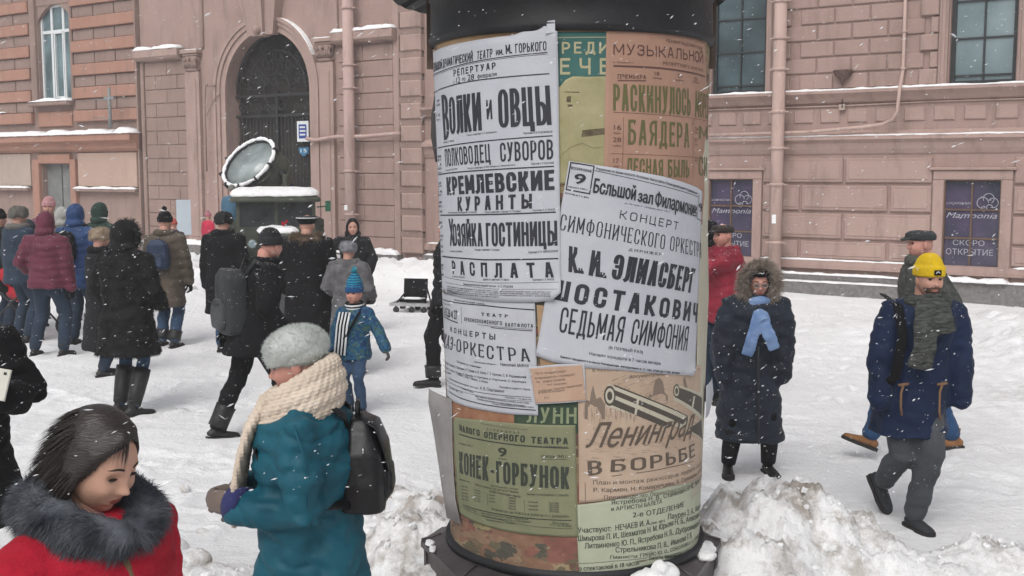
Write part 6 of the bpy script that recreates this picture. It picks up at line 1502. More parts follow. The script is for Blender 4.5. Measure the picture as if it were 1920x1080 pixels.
P = person('person in a long charcoal coat and beige fur-edged cap, left of the black fur coat', (196, 704), 414, 130, group=crowd, coat=BLKD, hem=.17, bulk=1.1, flare=1.2, collar=BLK, legs=((0, -.02, 0, 0), (0, .03, 0, 0)), hands=((.15, -.14, .60), (-.16, -.05, .50)), hat=furhat, hatargs=dict(c=(.20, .15, .105), c2=(.32, .25, .18)))
P = person('person in a long black fur coat with big hood, blue jeans and tall black boots', (243, 772), 402, 165, group=crowd, coat=furmat('black_fur', (.004, .004, .0045), (.018, .017, .018), 14), hood=True, hem=.315, bulk=1.25, flare=1.22, trousers=JEAN, shaft=.80, legs=((.01, -.02, 0, 0), (.015, .03, 0, 0)), hands=((.12, -.13, .56), (-.12, -.13, .56)), wrinkle=.009, foot_yaw=(-.7, -.6), vis_hands=False)
fur('fur_hair', P.root, P.coat.data, 9000, .022, .0035, FURM['black_fur'], (0, 0, -.9), 8); ruff(P, (.01, .01, .01), (.04, .038, .038), 1500, .04, .004, R=(.10, .12), y=-.04)
P = person('person in a taupe quilted long coat with dark bobble hat, carrying a navy rucksack', (316, 646), 388, 172, group=crowd, coat=BROWNC, hem=.30, bulk=1.2, flare=1.05, quilt=.11, trousers=JEAN, collar=BROWNC, shaft=.3, hands=((.15, -.02, .46), (-.15, -.06, .47)), hat=beanie, hatargs=dict(m=BLK, pom=BLK), legs=((0, -.02, 0, 0), (.0, .03, 0, 0)))
backpack(P, 'navy blue rucksack on the back of the taupe quilted coat', cloth((.022, .035, .07), .5), .27, .36, .15, .685, m2=cloth((.03, .045, .085), .5))
person('person in a dark blue coat and grey fur hat, left of the maroon jacket', (44, 640), 376, 150, group=crowd, coat=cloth((.022, .034, .055)), hem=.42, bulk=1.2, collar=cloth((.12, .11, .10)), hat=furhat, hatargs=dict(c=(.09, .085, .075), c2=(.17, .16, .14)))
P = person('person with a pink knitted hat facing this way at the back of the crowd', (101, 596), 362, 10, group=crowd, coat=cloth((.12, .045, .06)), hem=.45, hat=beanie, hatargs=dict(m=cloth((.42, .22, .23)), z=.03), fine=True)
person('person in a black coat at the far left edge of the crowd', (6, 628), 384, 140, group=crowd, coat=BLK, hem=.35, bulk=1.2, hat=beanie, hatargs=dict(m=BLK))
person('person with a coral red hat half hidden beyond the taupe quilted coat', (330, 590), 404, 180, group=crowd, coat=cloth((.05, .04, .04)), hem=.35, hat=beanie, hatargs=dict(m=cloth((.42, .10, .08))))
person('person in a pink jacket between the dark blue coat and the maroon jacket', (62, 612), 404, 150, group=crowd, coat=cloth((.35, .06, .10)), hem=.45, hood=cloth((.03, .035, .04)), hat=None)
person('person in a pale hood behind the bright blue coat', (126, 600), 382, 120, group=crowd, coat=cloth((.10, .11, .10)), hood=cloth((.30, .30, .28)), hem=.4)
PK = cloth((.48, .035, .075)); P = person('child in a red snowsuit and pink bobble hat near the snow heap', (394, 556), 394, 150, group=crowd, coat=PK, trousers=PK, hem=.46, bulk=1.25, H=None, hs=1.12, hat=beanie, hatargs=dict(m=cloth((.40, .15, .18)), pom=cloth((.45, .18, .22))))
P = person('person in a black fur hat and long black coat, beside the grey backpack', (425, 660), 386, 172, group=crowd, coat=BLK, hem=.27, bulk=1.25, flare=1.05, trousers=JEAN, collar=BLK, hat=furhat, legs=((-.01, -.02, 0, 0), (.03, .02, 0, 0)))
P = person('person in a long grey coat and grey hood behind the black knitted hat', (520, 655), 444, 175, group=crowd, coat=cloth((.085, .083, .09)), hem=.14, bulk=1.25, flare=1.15, hood=cloth((.13, .13, .14)))
# big man in black with the grey backpack
P = person('man in black with a snowy knitted hat striding off with a large grey backpack', (480, 815), 417, 122, group=crowd, coat=BLK, trousers=BLK, hem=.40, bulk=1.22, wide=1.05, legs=((.0, .17, .0, -4), (0, -.16, .0, 4)), hands=((.14, .08, .50), (-.14, -.10, .52)), head_dir=22, fine=True, skin=SKINP, hat=beanie, hatargs=dict(m=cloth((.025, .025, .027)), z=.028), collar=BLK, foot_yaw=(0, 0), shaft=.45, lean=(0, -.05))
P.C.y -= 0
backpack(P, 'large grey backpack worn by the man in black striding off', cloth((.028, .03, .031), .6), .36, .52, .20, .655, x=.03, m2=cloth((.045, .047, .05), .6))
P = person('man in a black parka with brown fur hood down and a black sailor cap', (580, 690), 388, 172, group=crowd, coat=BLK, hem=.12, bulk=1.28, wide=1.08, flare=1.1, trousers=BLK, hands=((.17, -.08, .50), (-.17, -.06, .48)))
b = MB(); b.rings([(0, .01, .02, .090, .108), (0, .01, .055, .092, .110), (0, .008, .07, .115, .13), (0, .008, .09, .118, .133), (0, .008, .105, .09, .10), (0, .008, .11, .02, .02)], 30); o = add_part(P, b, 'sailor_cap', BLK, .007)
b = MB(); b.tube([(.117*cos(a*pi/12), .008+.132*sin(a*pi/12), .088) for a in range(25)], [.005]*25, 8); add_part(P, b, 'cap_piping', M_WFRAME)
b = MB(); b.tube([(-.14, -.02, -.13), (-.12, .08, -.15), (0, .12, -.17), (.12, .08, -.15), (.14, -.02, -.13)], [.045, .055, .06, .055, .045], 14, dome=True); o = add_part(P, b, 'fur_hood', furmat('brown_fur', (.09, .062, .042), (.20, .15, .11), 16), .011); fur('fur_hair', o, o.data, 3000, .05, .004, FURM['brown_fur'], (0, 0, .1), 3)
P = person('woman in a grey fur coat and round grey fur hat beside the boy', (656, 700), 441, 165, group=crowd, coat=furmat('grey_fur', (.07, .068, .072), (.14, .135, .14), 12), hem=.20, bulk=1.25, flare=1.15, trousers=BLK, hands=((.13, -.12, .57), (-.13, -.12, .57)), hat=furhat, hatargs=dict(c=(.16, .16, .175), c2=(.27, .27, .29), flaps=False))
b = MB(); b.tube([(-.13, .0, -.12), (-.11, .09, -.14), (0, .13, -.17), (.11, .09, -.14), (.13, .0, -.12)], [.04, .05, .06, .05, .04], 14, dome=True); add_part(P, b, 'fur_collar', FURM['grey_fur'], .011, lambda c: .006*vnoise(c, 20, 1, 3))
P = person('person in a black hooded coat leaning on the truck side with an outstretched arm', (664, 622), 402, 10, group=crowd, coat=BLKD, hood=True, hem=.36, bulk=1.1, trousers=BLK, fine=True, hands=((.13, -.06, .50), (-.36, -.05, .80)), elbow=((1, .6, -.2), (0, 0, -1)))
b = MB(); b.rings([(0.17, 0, .38, .10, .05), (.17, 0, .42, .13, .06), (.17, 0, .62, .12, .05), (.17, 0, .66, .09, .03)], 20, p=4); b.tube([(.10, 0, .65), (.12, 0, .78), (.22, 0, .78), (.24, 0, .65)], [.008]*4, 6)
t_ = thing('handbag', 'black handbag hanging beside the person leaning on the truck', 'handbag', P.root.location, P.root.rotation_euler.z); b.build('bag_body', BLACKB, t_)
# boy
BOYJ = mat('blue_printed_cloth', (.012, .085, .20), .7, 0, 7, .4, 40, c2=(.10, .16, .12), detail=8)
n_ = BOYJ.node_tree.nodes
for q_ in n_:
    if q_.type == 'VALTORGB':
        e = q_.color_ramp; e.elements[0].color = (.007, .028, .085, 1); e.elements[0].position = .40; e.elements[1].color = (.012, .085, .17, 1); e.elements[1].position = .52; x_ = e.elements.new(.60); x_.color = (.06, .11, .045, 1); x_ = e.elements.new(.66); x_.color = (.007, .035, .10, 1)
    if q_.type == 'TEX_NOISE' and q_.inputs['Scale'].default_value == 7: q_.inputs['Scale'].default_value = 14; q_.inputs['Distortion'].default_value = 2.2
P = person('boy in a blue patterned jacket and striped bobble hat holding out one arm', (668, 774), 528, -18, coat=BOYJ, hem=.42, bulk=1.22, quilt=0, flare=1.02, trousers=JEAN, hs=1.30, fine=True, skin=SKINP, boots=BLKD, gloves=cloth((.08, .075, .07)), hands=((.30, -.06, .50), (-.17, -.05, .46)), elbow=((.5, .6, -.5), (-1, .6, -.2)), hat=beanie, hatargs=dict(m=cloth((.015, .065, .17)), stripes=cloth((.02, .22, .30)), point=.065, pom=cloth((.02, .20, .27)), z=.036), legs=((0, -.01, 0, 0), (0, .01, 0, 0)), headz=.012)
b = MB(); H = P.H; n = 22
STR = []
for k in range(6):
    dz = -.052+.011*k; m_ = M_WFRAME if k % 2 == 0 else BLK
    q = MB(); q.tube([P.N+V(((.066-.0012*abs(k-4))*H*cos(a*2*pi/n), (.070-.0012*abs(k-4))*H*sin(a*2*pi/n)-.002*H, (dz+.008*sin(a*2*pi/n))*H+.02)) for a in range(n+1)], [.0095*H]*(n+1), 8, up=(0, 0, 1)); q.build('scarf_stripe', m_, P.root)
for k in range(7):
    x = -.085+.014*k; q = MB(); q.tube([V((x*H*1.0, -.085*H, .80*H)), V(((x-.01)*H, -.115*H, .70*H)), V(((x-.02)*H, -.122*H, .58*H)), V(((x-.035)*H, -.118*H, .47*H))], [(.0085*H, .008*H)]*4, 8, up=(0, 1, 0)); q.build('scarf_stripe', M_WFRAME if k % 2 == 0 else BLK, P.root)
CAMO = mat('camouflage_cloth', (.16, .13, .10), .8, 0, 16, .3, 30, c2=(.05, .04, .035))
t_ = thing('shoulder_bag', 'small mottled brown shoulder bag hanging at the boy\'s side', 'bag', P.root.location, P.root.rotation_euler.z)
b = MB(); b.rings([(-.16*H, -.08*H, z_*H, w_*H, d_*H) for z_, w_, d_ in ((.33, .055, .03), (.35, .066, .036), (.42, .068, .038), (.47, .06, .03), (.48, .05, .02))], 24, p=3.5); me = remesh(b, .008, 2); displace(me, lambda c: .005*vnoise(c, 20, 4, 3)); finish(me, CAMO, 'bag_body', t_)
b = MB(); b.tube([(-.16*H, -.11*H, .48*H), (-.02*H, -.125*H, .62*H), (.08*H, -.09*H, .80*H), (.06*H, .03*H, .85*H), (-.06*H, .12*H, .66*H)], [(.010*H, .004*H)]*5, 8, up=(0, 1, 0)); b.build('strap', BLK, t_)
# half-hidden walker at the pillar's left side
P = person('person in a black quilted coat half hidden behind the left side of the pillar', (845, 722), 392, -85, group=None, coat=BLKD, hem=.40, bulk=1.2, quilt=.10, trousers=BLK, legs=((0, -.10, 0, 6), (0, .10, .0, 0)), hood=True, hands=((.14, -.06, .50), (-.14, -.06, .50)), shaft=.3)

# ---------------------------------------------------------------- people at the right
RED = cloth((.20, .016, .030), .55, .4)
P = person('man in a red hooded down jacket raising a camera, right of the pillar', (1352, 752), 402, -62, coat=RED, hem=.44, bulk=1.22, wide=1.05, quilt=0, trousers=JEAND, fine=True, skin=SKINP, hands=((-.02, -.17, .84), (-.06, -.17, .83)), elbow=((1, -.4, -1), (-1, -.4, -1)), hat=flatcap, hatargs=dict(m=cloth((.035, .028, .025))), wrinkle=.009)
b = MB(); b.tube([(-.11, .0, -.12), (-.10, .09, -.13), (0, .14, -.15), (.10, .09, -.13), (.11, .0, -.12)], [.035, .05, .06, .05, .035], 14, dome=True); add_part(P, b, 'hood_down', RED, .011, lambda c: .005*vnoise(c, 16, 1, 3))
b = MB(); b.ball(tuple(P.S[0].lerp(P.El[0], .35)+V((.062*P.s, -.01, 0))), (.012, .035, .04), 10); b.build('sleeve_badge', BLK, P.root)
b = MB(); b.ball(tuple(P.S[0].lerp(P.El[0], .35)+V((.073*P.s, -.01, 0))), (.004, .012, .013), 8); b.build('badge_star', M_WFRAME, P.root)
t_ = thing('camera', 'black and silver camera held up by the man in the red jacket', 'camera', P.root.location, P.root.rotation_euler.z)
c_ = V((-.05*P.H, -.20*P.H, .865*P.H)); b = MB(); b.box(c_.x-.065, c_.x+.065, c_.y-.02, c_.y+.02, c_.z-.035, c_.z+.035); b.build('camera_body', BLACKB, t_)
b = MB(); b.tube([(c_.x, c_.y-.02, c_.z), (c_.x, c_.y-.07, c_.z)], [.03, .028], 16); b.build('lens', BLACKB, t_); b = MB(); b.box(c_.x-.066, c_.x+.066, c_.y-.021, c_.y+.021, c_.z+.015, c_.z+.028); b.build('silver_trim', mat('silver_metal', (.5, .5, .5), .3, .1, metal=1), t_)
person('person in black mostly hidden between the pillar and the red down jacket', (1322, 735), 404, -90, coat=BLK, hem=.4, hood=True, bulk=1.1)
NV = cloth((.016, .021, .032), .6, .4)
P = person('woman in a long navy coat with grey fur hood, pale blue scarf and glasses', (1402, 889), 476, 0, coat=NV, hem=.165, bulk=1.26, wide=1.02, flare=1.14, quilt=0, trousers=BLK, fine=True, skin=SKINP, smile=1, legs=((.036, 0, 0, 0), (-.036, -.005, 0, 0)), shaft=.78, shaft_m=BLKD, hands=((.135, -.06, .47), (-.13, -.06, .47)), elbow=((.7, .3, -.1), (-.7, .3, -.1)), vis_hands=False, hood=True, headz=-.012, nod=10, lean=(.01, -.03), wrinkle=.010, sleeve=1.1)
ruff(P, (.19, .155, .13), (.42, .36, .31), 5200, .050, .0030, R=(.132, .154), r=.032, y=-.042)
b = MB()
for sx in (1, -1): b.tube([(sx*(.033+.024*cos(a*pi/8)), -.094, .012+.018*sin(a*pi/8)) for a in range(17)], [.0022]*17, 6); b.tube([(sx*.057, -.092, .014), (sx*.08, -.02, .016)], [.002]*2, 6)
b.tube([(-.01, -.098, .016), (.01, -.098, .016)], [.002]*2, 6); gl = add_part(P, b, 'spectacles', mat('pale_metal', (.5, .45, .4), .3, .1, metal=.8))
b = MB()
for sx in (1, -1): b.ball((sx*.033, -.092, .012), (.021, .0015, .015), 14)
b.v = [tuple(P.HM @ V(p)) for p in b.v]; b.build('spectacle_lens', mat('tinted_lens', (.14, .08, .07), .15, .1, spec=.6), gl)
b = MB(); b.rings([(0, .0, .078, .080, .092), (0, -.0, .115, .082, .094), (0, 0, .15, .06, .07), (0, 0, .165, .02, .02)], 24); add_part(P, b, 'cap', BLK, .008)
b = MB(); b.tube([(-.022, -.088, .112), (-.008, -.100, .118), (.006, -.096, .110), (.02, -.097, .118)], [.004]*4, 6); add_part(P, b, 'cap_emblem', M_WFRAME)
BSC = mat('pale_blue_scarf', (.12, .20, .38), .9, .1, 12, .5, 50, c2=(.22, .32, .52)); H = P.H
scarf_ring(P, BSC, .028, .058, -.062, tail=[([(.01, -.12, .77), (-.015, -.155, .71), (-.035, -.175, .64), (-.055, -.17, .58)], .030, .009), ([(.02, -.12, .77), (.03, -.155, .71), (.05, -.175, .66), (.07, -.17, .61)], .030, .009), ([(.0, -.115, .77), (.01, -.14, .745), (.02, -.15, .73)], .028, .02)])
b = MB(); b.tube([(.0, -.165*H, .62*H), (.005*H, -.150*H, .50*H), (.008*H, -.155*H, .35*H), (.01*H, -.17*H, .18*H)], [.006]*4, 6); b.build('zip', M_IRON, P.root)
# man with yellow beanie
BLU = cloth((.006, .014, .043), .7, .4)
P = person('man with yellow knitted hat, navy parka and plaid scarf walking forward', (1700, 985), 462, 5, coat=BLU, hem=.345, bulk=1.2, wide=1.0, flare=1.04, trousers=GREYT, fine=True, skin=SKIN, beard=True, smile=.3, legs=((-.04, -.02, 0, 0), (.035, .16, .075, -52)), boots=mat('dark_sneaker', (.025, .027, .03), .7, .3, 20, .3, 40), hands=((.155, -.06, .47), (-.15, -.06, .47)), elbow=((.9, .15, -.1), (-.9, .15, -.1)), vis_hands=False, headz=.0, wrinkle=.008, hat=beanie, foot_yaw=(.15, .35), hatargs=dict(m=cloth((.60, .40, .012), .9), z=.040), lean=(.02, -.02))
b = MB(); b.box(-.022, .022, -.1085, -.1035, .042, .074); o = add_part(P, b, 'hat_badge', BLK)
b = MB(); b.tube([(-.012, -.110, .053), (-.006, -.1105, .063), (.004, -.1105, .064), (.012, -.110, .056)], [.003]*4, 6); b.v = [tuple(P.HM @ V(p)) for p in b.v]; b.build('badge_mark', M_WFRAME, o)
PLAID = mat('plaid_wool', (.010, .012, .012), .95, 0, 20, .6, 50, c2=(.085, .09, .082), stretch=(1, 1, 4)); H = P.H
scarf_ring(P, PLAID, .036, .060, -.044, tail=[([(-.01, -.12, .84), (-.03, -.155, .76), (-.035, -.165, .68), (-.05, -.16, .61)], .045, .014), ([(.03, -.12, .83), (.035, -.15, .77), (.04, -.16, .73)], .04, .014)])
b = MB(); b.tube([(-.085*H, .07*H, .84*H), (-.092*H, -.07*H, .82*H), (-.095*H, -.122*H, .72*H), (-.11*H, -.112*H, .58*H), (-.15*H, -.03*H, .48*H)], [(.030*H*.6, .005*H)]*5, 10, up=(0, 1, 0)); 
t_ = thing('bag_strap', 'black bag strap over the shoulder of the man with the yellow hat', 'strap', P.root.location, P.root.rotation_euler.z); b.build('strap', BLK, t_)
CORD = mat('tan_cord', (.16, .09, .05), .8)
for sx, z1 in ((.055, .42), (-.085, .44)):
    b = MB(); b.tube([(sx*H, -.118*H, .545*H), ((sx-.012)*H, -.128*H, .52*H), ((sx-.01)*H, -.125*H, z1*H+.03*H), ((sx-.005)*H, -.125*H, z1*H)], [.007]*4, 8); b.tube([(sx*H-.03, -.118*H, .545*H), (sx*H+.03, -.118*H, .55*H)], [.009]*2, 8); b.build('drawcord', CORD, P.root)
# man with flat cap walking left
TANB = mat('tan_suede_boot', (.22, .105, .045), .85, .2, 20, .3, 60)
P = person('man in a black flat cap, grey-green coat, blue jeans and tan boots walking left', (1716, 848), 408, -88, coat=mat('dark_tweed', (.028, .03, .028), .9, 0, 30, .6, 60, c2=(.075, .078, .07)), hem=.46, bulk=1.12, trousers=cloth((.022, .055, .125)), boots=TANB, fine=True, skin=SKINP, legs=((.0, -.22, .035, 22), (.0, .19, .0, 0)), hands=((.14, .03, .50), (-.14, .0, .50)), hat=flatcap, hatargs=dict(m=cloth((.03, .033, .034))), collar=cloth((.07, .07, .06)), foot_yaw=(0, 0), sole=SOLE)
# ---------------------------------------------------------------- truck-side people
person('person in a pale blue jacket and grey hat climbing the left side of the truck', (438, 500), 342, 165, d=22.0, z0=.55, coat=cloth((.06, .13, .20)), hem=.45, bulk=1.1, trousers=JEAND, hat=beanie, hatargs=dict(m=cloth((.16, .15, .13))))
person('person in a red jacket beside the searchlight, behind the grey-hatted climber', (452, 500), 335, 160, d=23.4, z0=.7, coat=cloth((.25, .06, .06)), hem=.45, hat=beanie, hatargs=dict(m=cloth((.3, .12, .12))))
person('person in a dark purple hat behind the cab on the truck bed', (548, 500), 340, 170, d=23.6, z0=.75, coat=BLK, hem=.45, hat=beanie, hatargs=dict(m=cloth((.03, .02, .05))))
# ---------------------------------------------------------------- foreground people
TEAL = mat('teal_quilted_cloth', (.002, .060, .092), .62, .15, 4, .5, 30, .3, c2=(.004, .088, .128))
P = person('woman in a teal coat, fluffy pale hat and cream knitted scarf left of the pillar', (0, 0), 578, -88, pos=(-.695, 3.78), coat=TEAL, hem=.36, bulk=1.30, wide=1.05, flare=1.14, trousers=BLK, fine=True, skin=SKINP, voxel=.010, hands=((.075, -.135, .63), (-.03, -.15, .625)), elbow=((.5, .9, -.6), (-.5, .6, -.6)), gloves=cloth((.14, .11, .095)), nod=10, lean=(0, -.008), wrinkle=.012, headz=-.004, sleeve=.86)
H = P.H
m_ = furmat('pale_wool', (.36, .38, .36), (.50, .52, .50), 10)
b = MB(); b.ball((0, .014, .072), (.108, .124, .086), 36); b.rings([(0, .006, .018, .090, .106), (0, .008, .04, .100, .115), (0, .010, .07, .105, .120)], 36)
me_ = None
o = add_part(P, b, 'fluffy_hat', m_, .006, lambda q: .004*vnoise(q, 11, 4, 3)-.004*np.clip(1-np.abs(vnoise(q, (4, 4, 4), 6, 1))*9, 0, 1))
fur('fur_hair', o, o.data, 9000, .011, .0010, m_, (0, 0, -.1), 4, .6)
KNIT = mat('cream_knit', (.50, .41, .33), .95, .08, 9, .4, 70, .1, c2=(.60, .51, .42))
def knit_disp(P, cx=0):
    def f(co):
        n0 = np.array(P.N); d = co-n0; a = np.arctan2(d[:, 0], d[:, 1]); tilt = d[:, 2]-d[:, 1]*.30
        s_ = np.abs(np.sin(pi*tilt/.0118)); c_ = np.sin(a*34+np.floor(tilt/.0118)*1.57)
        return .0042*(s_-.6)+.0016*c_+.005*vnoise(co, 7, 3, 2)
    return f
b = MB(); n = 30
for k in range(4):
    rr_ = (.128, .135, .130, .115)[k]
    b.tube([P.N+V((rr_*sin(a*2*pi/n), -rr_*.95*cos(a*2*pi/n)-.012, -.085+.040*k-.070*cos(a*2*pi/n))) for a in range(n+1)], [(.034, .034)]*(n+1), 14, up=(0, 0, 1))
me = remesh(b, .0042, 3); displace(me, knit_disp(P)); finish(me, KNIT, 'knitted_scarf', P.root)
b = MB(); b.tube([V((.05, -.135, P.N.z-.02)), V((.06, -.185, P.N.z-.10)), V((.065, -.215, P.N.z-.20)), V((.065, -.235, P.N.z-.30)), V((.07, -.24, P.N.z-.37))], [(.022, .055), (.020, .07), (.019, .078), (.018, .082), (.016, .080)], 22, up=(1, 0, 0), dome=True)
me = remesh(b, .0042, 2); displace(me, lambda co: .0034*np.abs(np.sin(pi*co[:, 2]/.0118))+.0018*np.sin(co[:, 1]*2*pi/.012)+.004*vnoise(co, 6, 2, 2)); finish(me, KNIT, 'scarf_end', P.root)
CUF = cloth((.022, .024, .085)); e_, w_ = P.El[0], P.Wr[0]; dd = (w_-e_).normalized()
b = MB(); b.tube([w_-dd*.03, w_+dd*.03], [.064, .058], 24, dome=False); b.build('cuff', CUF, P.root)
# sleeve and side seams
b = MB(); b.tube([P.S[0]+V((.082, .0, .02)), P.S[0]+V((.100, .03, -.06)), P.S[0]+V((.10, .05, -.16)), P.S[0]+V((.09, .04, -.26))], [.003]*4, 6); b.build('seam', TEAL, P.root)
LEA = mat('black_leather', (.006, .006, .007), .36, .3, 8, .35, 18, .3)
R_ = thing('backpack', 'small shiny black leather backpack on the back of the teal coat', 'backpack', P.root.location, P.root.rotation_euler.z)
cy = .185; cz = .705*H
b = MB(); b.rings([(0, cy, cz-.155, .125, .060), (0, cy, cz-.15, .150, .078), (0, cy, cz-.06, .150, .080), (0, cy+.005, cz+.04, .130, .068), (0, cy-.005, cz+.11, .095, .048), (0, cy-.01, cz+.15, .06, .03)], 36, p=4.5); me = remesh(b, .007, 2); displace(me, lambda c: .006*vnoise(c, (9, 9, 5), 5, 3)); finish(me, LEA, 'pack_body', R_)
b = MB(); b.rings([(0, cy+.06, cz-.12, .10, .03), (0, cy+.065, cz-.10, .11, .04), (0, cy+.06, cz-.03, .105, .04), (0, cy+.05, cz-.01, .09, .02)], 30, p=4); me = remesh(b, .007, 2); finish(me, LEA, 'front_pocket', R_)
b = MB(); b.tube([(0, cy-.01, cz+.155), (0, cy+.045, cz+.125), (0, cy+.075, cz+.05), (0, cy+.088, cz-.03)], [(.06, .010), (.085, .010), (.10, .010), (.08, .008)], 20, up=(0, 1, 0)); b.build('flap', LEA, R_)
for sx in (1, -1):
    b = MB(); b.tube([(sx*.05, cy-.05, cz+.11), (sx*.08, .13, P.S[0].z+.01), (sx*.09, .07, P.S[0].z+.055), (sx*.10, .0, P.S[0].z+.080), (sx*.115, -.10, P.S[0].z+.03), (sx*.12, -.165, P.S[0].z-.10), (sx*.175, -.10, P.S[0].z-.22), (sx*.19, .04, P.S[0].z-.27), (sx*.14, .16, cz-.12)], [(.017, .006)]*9, 10, up=(0, 1, 0)); b.build('strap', LEA, R_)
b = MB(); b.tube([(-.03, cy-.02, cz+.14), (-.02, cy-.02, cz+.20), (.02, cy-.02, cz+.20), (.03, cy-.02, cz+.14)], [.007]*4, 8); b.build('handle', LEA, R_)
STL = mat('steel', (.5, .5, .5), .25, .1, metal=1)
for sx in (1, -1):
    b = MB(); b.tube([(sx*.135+.012*cos(a*pi/6), cy+.01, cz+.06+.012*sin(a*pi/6)) for a in range(13)], [.0025]*13, 6); b.build('ring', STL, R_)
b = MB(); b.tube([(.10, cy+.085, cz+.02), (.105, cy+.10, cz-.03), (.103, cy+.10, cz-.08)], [.004]*3, 6); b.build('zip_pull', LEA, R_)

# red coat woman
REDC = mat('red_wool', (.30, .006, .018), .85, .15, 5, .5, 60, .2, c2=(.42, .012, .032))
P = person('woman with dark hair and red coat with grey fur collar, bottom left corner', (0, 0), 722, 66, pos=(-1.02, 2.50), coat=REDC, hem=.35, bulk=1.25, wide=1.06, flare=1.1, trousers=BLK, fine=True, skin=SKINA, voxel=.010, hands=((.14, -.05, .47), (-.14, -.05, .47)), nod=24, head_dir=0, headz=.012, lean=(0, -.03), eyes_mode='closed', smile=1, wrinkle=.006)
H = P.H
HAIR = mat('dark_brown_hair', (.010, .007, .006), .38, 0, 3, .4, 50, .5, c2=(.024, .016, .013), stretch=(1, 1, 6))
b = MB(); b.ball((0, .022, .030), (.092, .104, .118), 36); b.ball((0, .05, -.02), (.090, .085, .12), 28); b.tube([(0, .07, -.02), (0, .085, -.12), (0, .07, -.20)], [(.085, .05), (.09, .055), (.08, .045)], 20, up=(0, 1, 0), dome=True)
for sx, yo in ((1, .03), (-1, 0)): b.tube([(x_, y_+yo, z_) for x_, y_, z_ in ((sx*.03, -.052, .112), (sx*.066, -.022, .070), (sx*.084, .008, .0), (sx*.088, .022, -.07), (sx*.084, .03, -.14))], [(.018, .028), (.018, .034), (.014, .034), (.016, .034), (.016, .03)], 14, dome=True)
b.v = [tuple(P.HM @ V(p)) for p in b.v]; me = remesh(b, .0055, 3)
n = len(me.vertices); Mi = np.array(P.HM.inverted()); co = np.empty(n*3, np.float32); me.vertices.foreach_get('co', co); co = co.reshape(-1, 3); lc = co@Mi[:3, :3].T+Mi[:3, 3]
q_ = ((lc[:, 0]/.071)**2+((lc[:, 2]+.040)/.128)**2); f_ = np.clip(1.25-q_, 0, .35)/.35*(lc[:, 1] < .02); lc[:, 1] += f_*.12
M_ = np.array(P.HM); co = lc@M_[:3, :3].T+M_[:3, 3]; me.vertices.foreach_set('co', co.astype(np.float32).ravel()); me.update(); o = finish(me, HAIR, 'hair', P.root)
c0 = np.array(P.HM @ V((0, -.03, .13)))
ax = np.array(P.HM.to_3x3() @ V((0, .55, -1)))
def hflow(p):
    d = p-c0; d[:, 2] -= .05; d /= np.linalg.norm(d, axis=1)[:, None]+1e-6; return d*.9+ax*.55
hm_ = o.data.copy(); bmh = bmesh.new(); bmh.from_mesh(hm_); Mi_ = P.HM.inverted()
bmesh.ops.delete(bmh, geom=[f for f in bmh.faces if (lambda q: q.y < .03 and abs(q.x) < .095 and q.z < .108)(Mi_ @ f.calc_center_median())], context='FACES'); bmh.to_mesh(hm_); bmh.free()
fur('hair_strands', o, hm_, 9000, .055, .0013, HAIR, hflow, 6, .04, nw=.06, cl=.04)
FC = furmat('grey_blue_fur', (.022, .027, .036), (.135, .145, .165), 13)
b = MB(); n = 26; pts = []; rad_ = []
for k in range(n+1):
    a = radians(14+334*k/n); t_ = abs(k/n-.5)*2
    pts.append(P.N+V((.104*sin(a)*-1, -.098*cos(a)-.010, -.002-.036*cos(a)+.015*(1-t_)))); rad_.append(.050+.012*sin(pi*k/n)-.010*(t_**6))
b.tube(pts, rad_, 18, up=(0, 0, 1), dome=True); me = remesh(b, .010, 2); displace(me, lambda c: .010*vnoise(c, 9, 2, 3)); o = finish(me, FC, 'fur_collar', P.root)
ncen = np.array(P.N)
def cflow(p):
    d = p-ncen; d[:, 2] *= .4; l_ = np.linalg.norm(d, axis=1)[:, None]+1e-6; tan = np.stack([-d[:, 1], d[:, 0], d[:, 2]*0], 1)/l_
    return tan*np.sign(d[:, 0:1])*.55+np.array([0, 0, -.55])
fur('fur_hair', o, o.data, 30000, .034, .0011, FC, cflow, 9, .28, nw=.55, cl=.5)
b = MB(); b.tube([(-.02*H, -.20, .80*H), (-.01*H, -.21, .76*H), (.0, -.205, .70*H)], [(.009, .005)]*3, 8); b.build('cord', CORD, P.root)
b = MB(); b.tube([(.0, -.135*H, .76*H), (.002, -.137*H, .65*H), (.004, -.135*H, .50*H)], [(.012, .004)]*3, 8); b.build('coat_placket', REDC, P.root)

# dark figure with a phone at the left edge
P = person('person in black at the left edge holding up a pale phone', (0, 0), 480, 8, pos=(-2.52, 5.0), coat=BLK, hem=.30, bulk=1.2, wide=1.08, flare=1.25, trousers=BLK, voxel=.011, hands=((.17, -.15, .66), (-.05, -.2, .66)), elbow=((.45, .7, -.7), (-1, .3, -.3)), glove_on=(None, True), fine=True, hat=beanie, hatargs=dict(m=BLK), wrinkle=.010)
H = P.H
g_ = MB(); d_ = V((-.25, -.25, .9)).normalized(); hand_add(g_, P.Wr[0]+V((0, -.01, .01)), d_, (-.55, -.55, -.1), 1.05, .9, side=-1); g_.build('hand', [SKIN], P.root)
b = MB(); b.tube([P.El[0].lerp(P.Wr[0], .75), P.Wr[0]+V((0, -.01, .015))], [.032, .028], 14); b.build('wrist', SKIN, P.root)
collar_ring(P, furmat('ash_fur', (.05, .05, .05), (.22, .22, .21), 20), .034, .085, -.02); c_ = P.root.children[-1]; fur('fur_hair', c_, c_.data, 2500, .03, .002, FURM['ash_fur'], (0, 0, -.1), 2)
ph = at_y(5, 716, 4.70); t_ = thing('phone', 'pale phone held up by the dark figure at the left edge', 'phone', ph, radians(10))
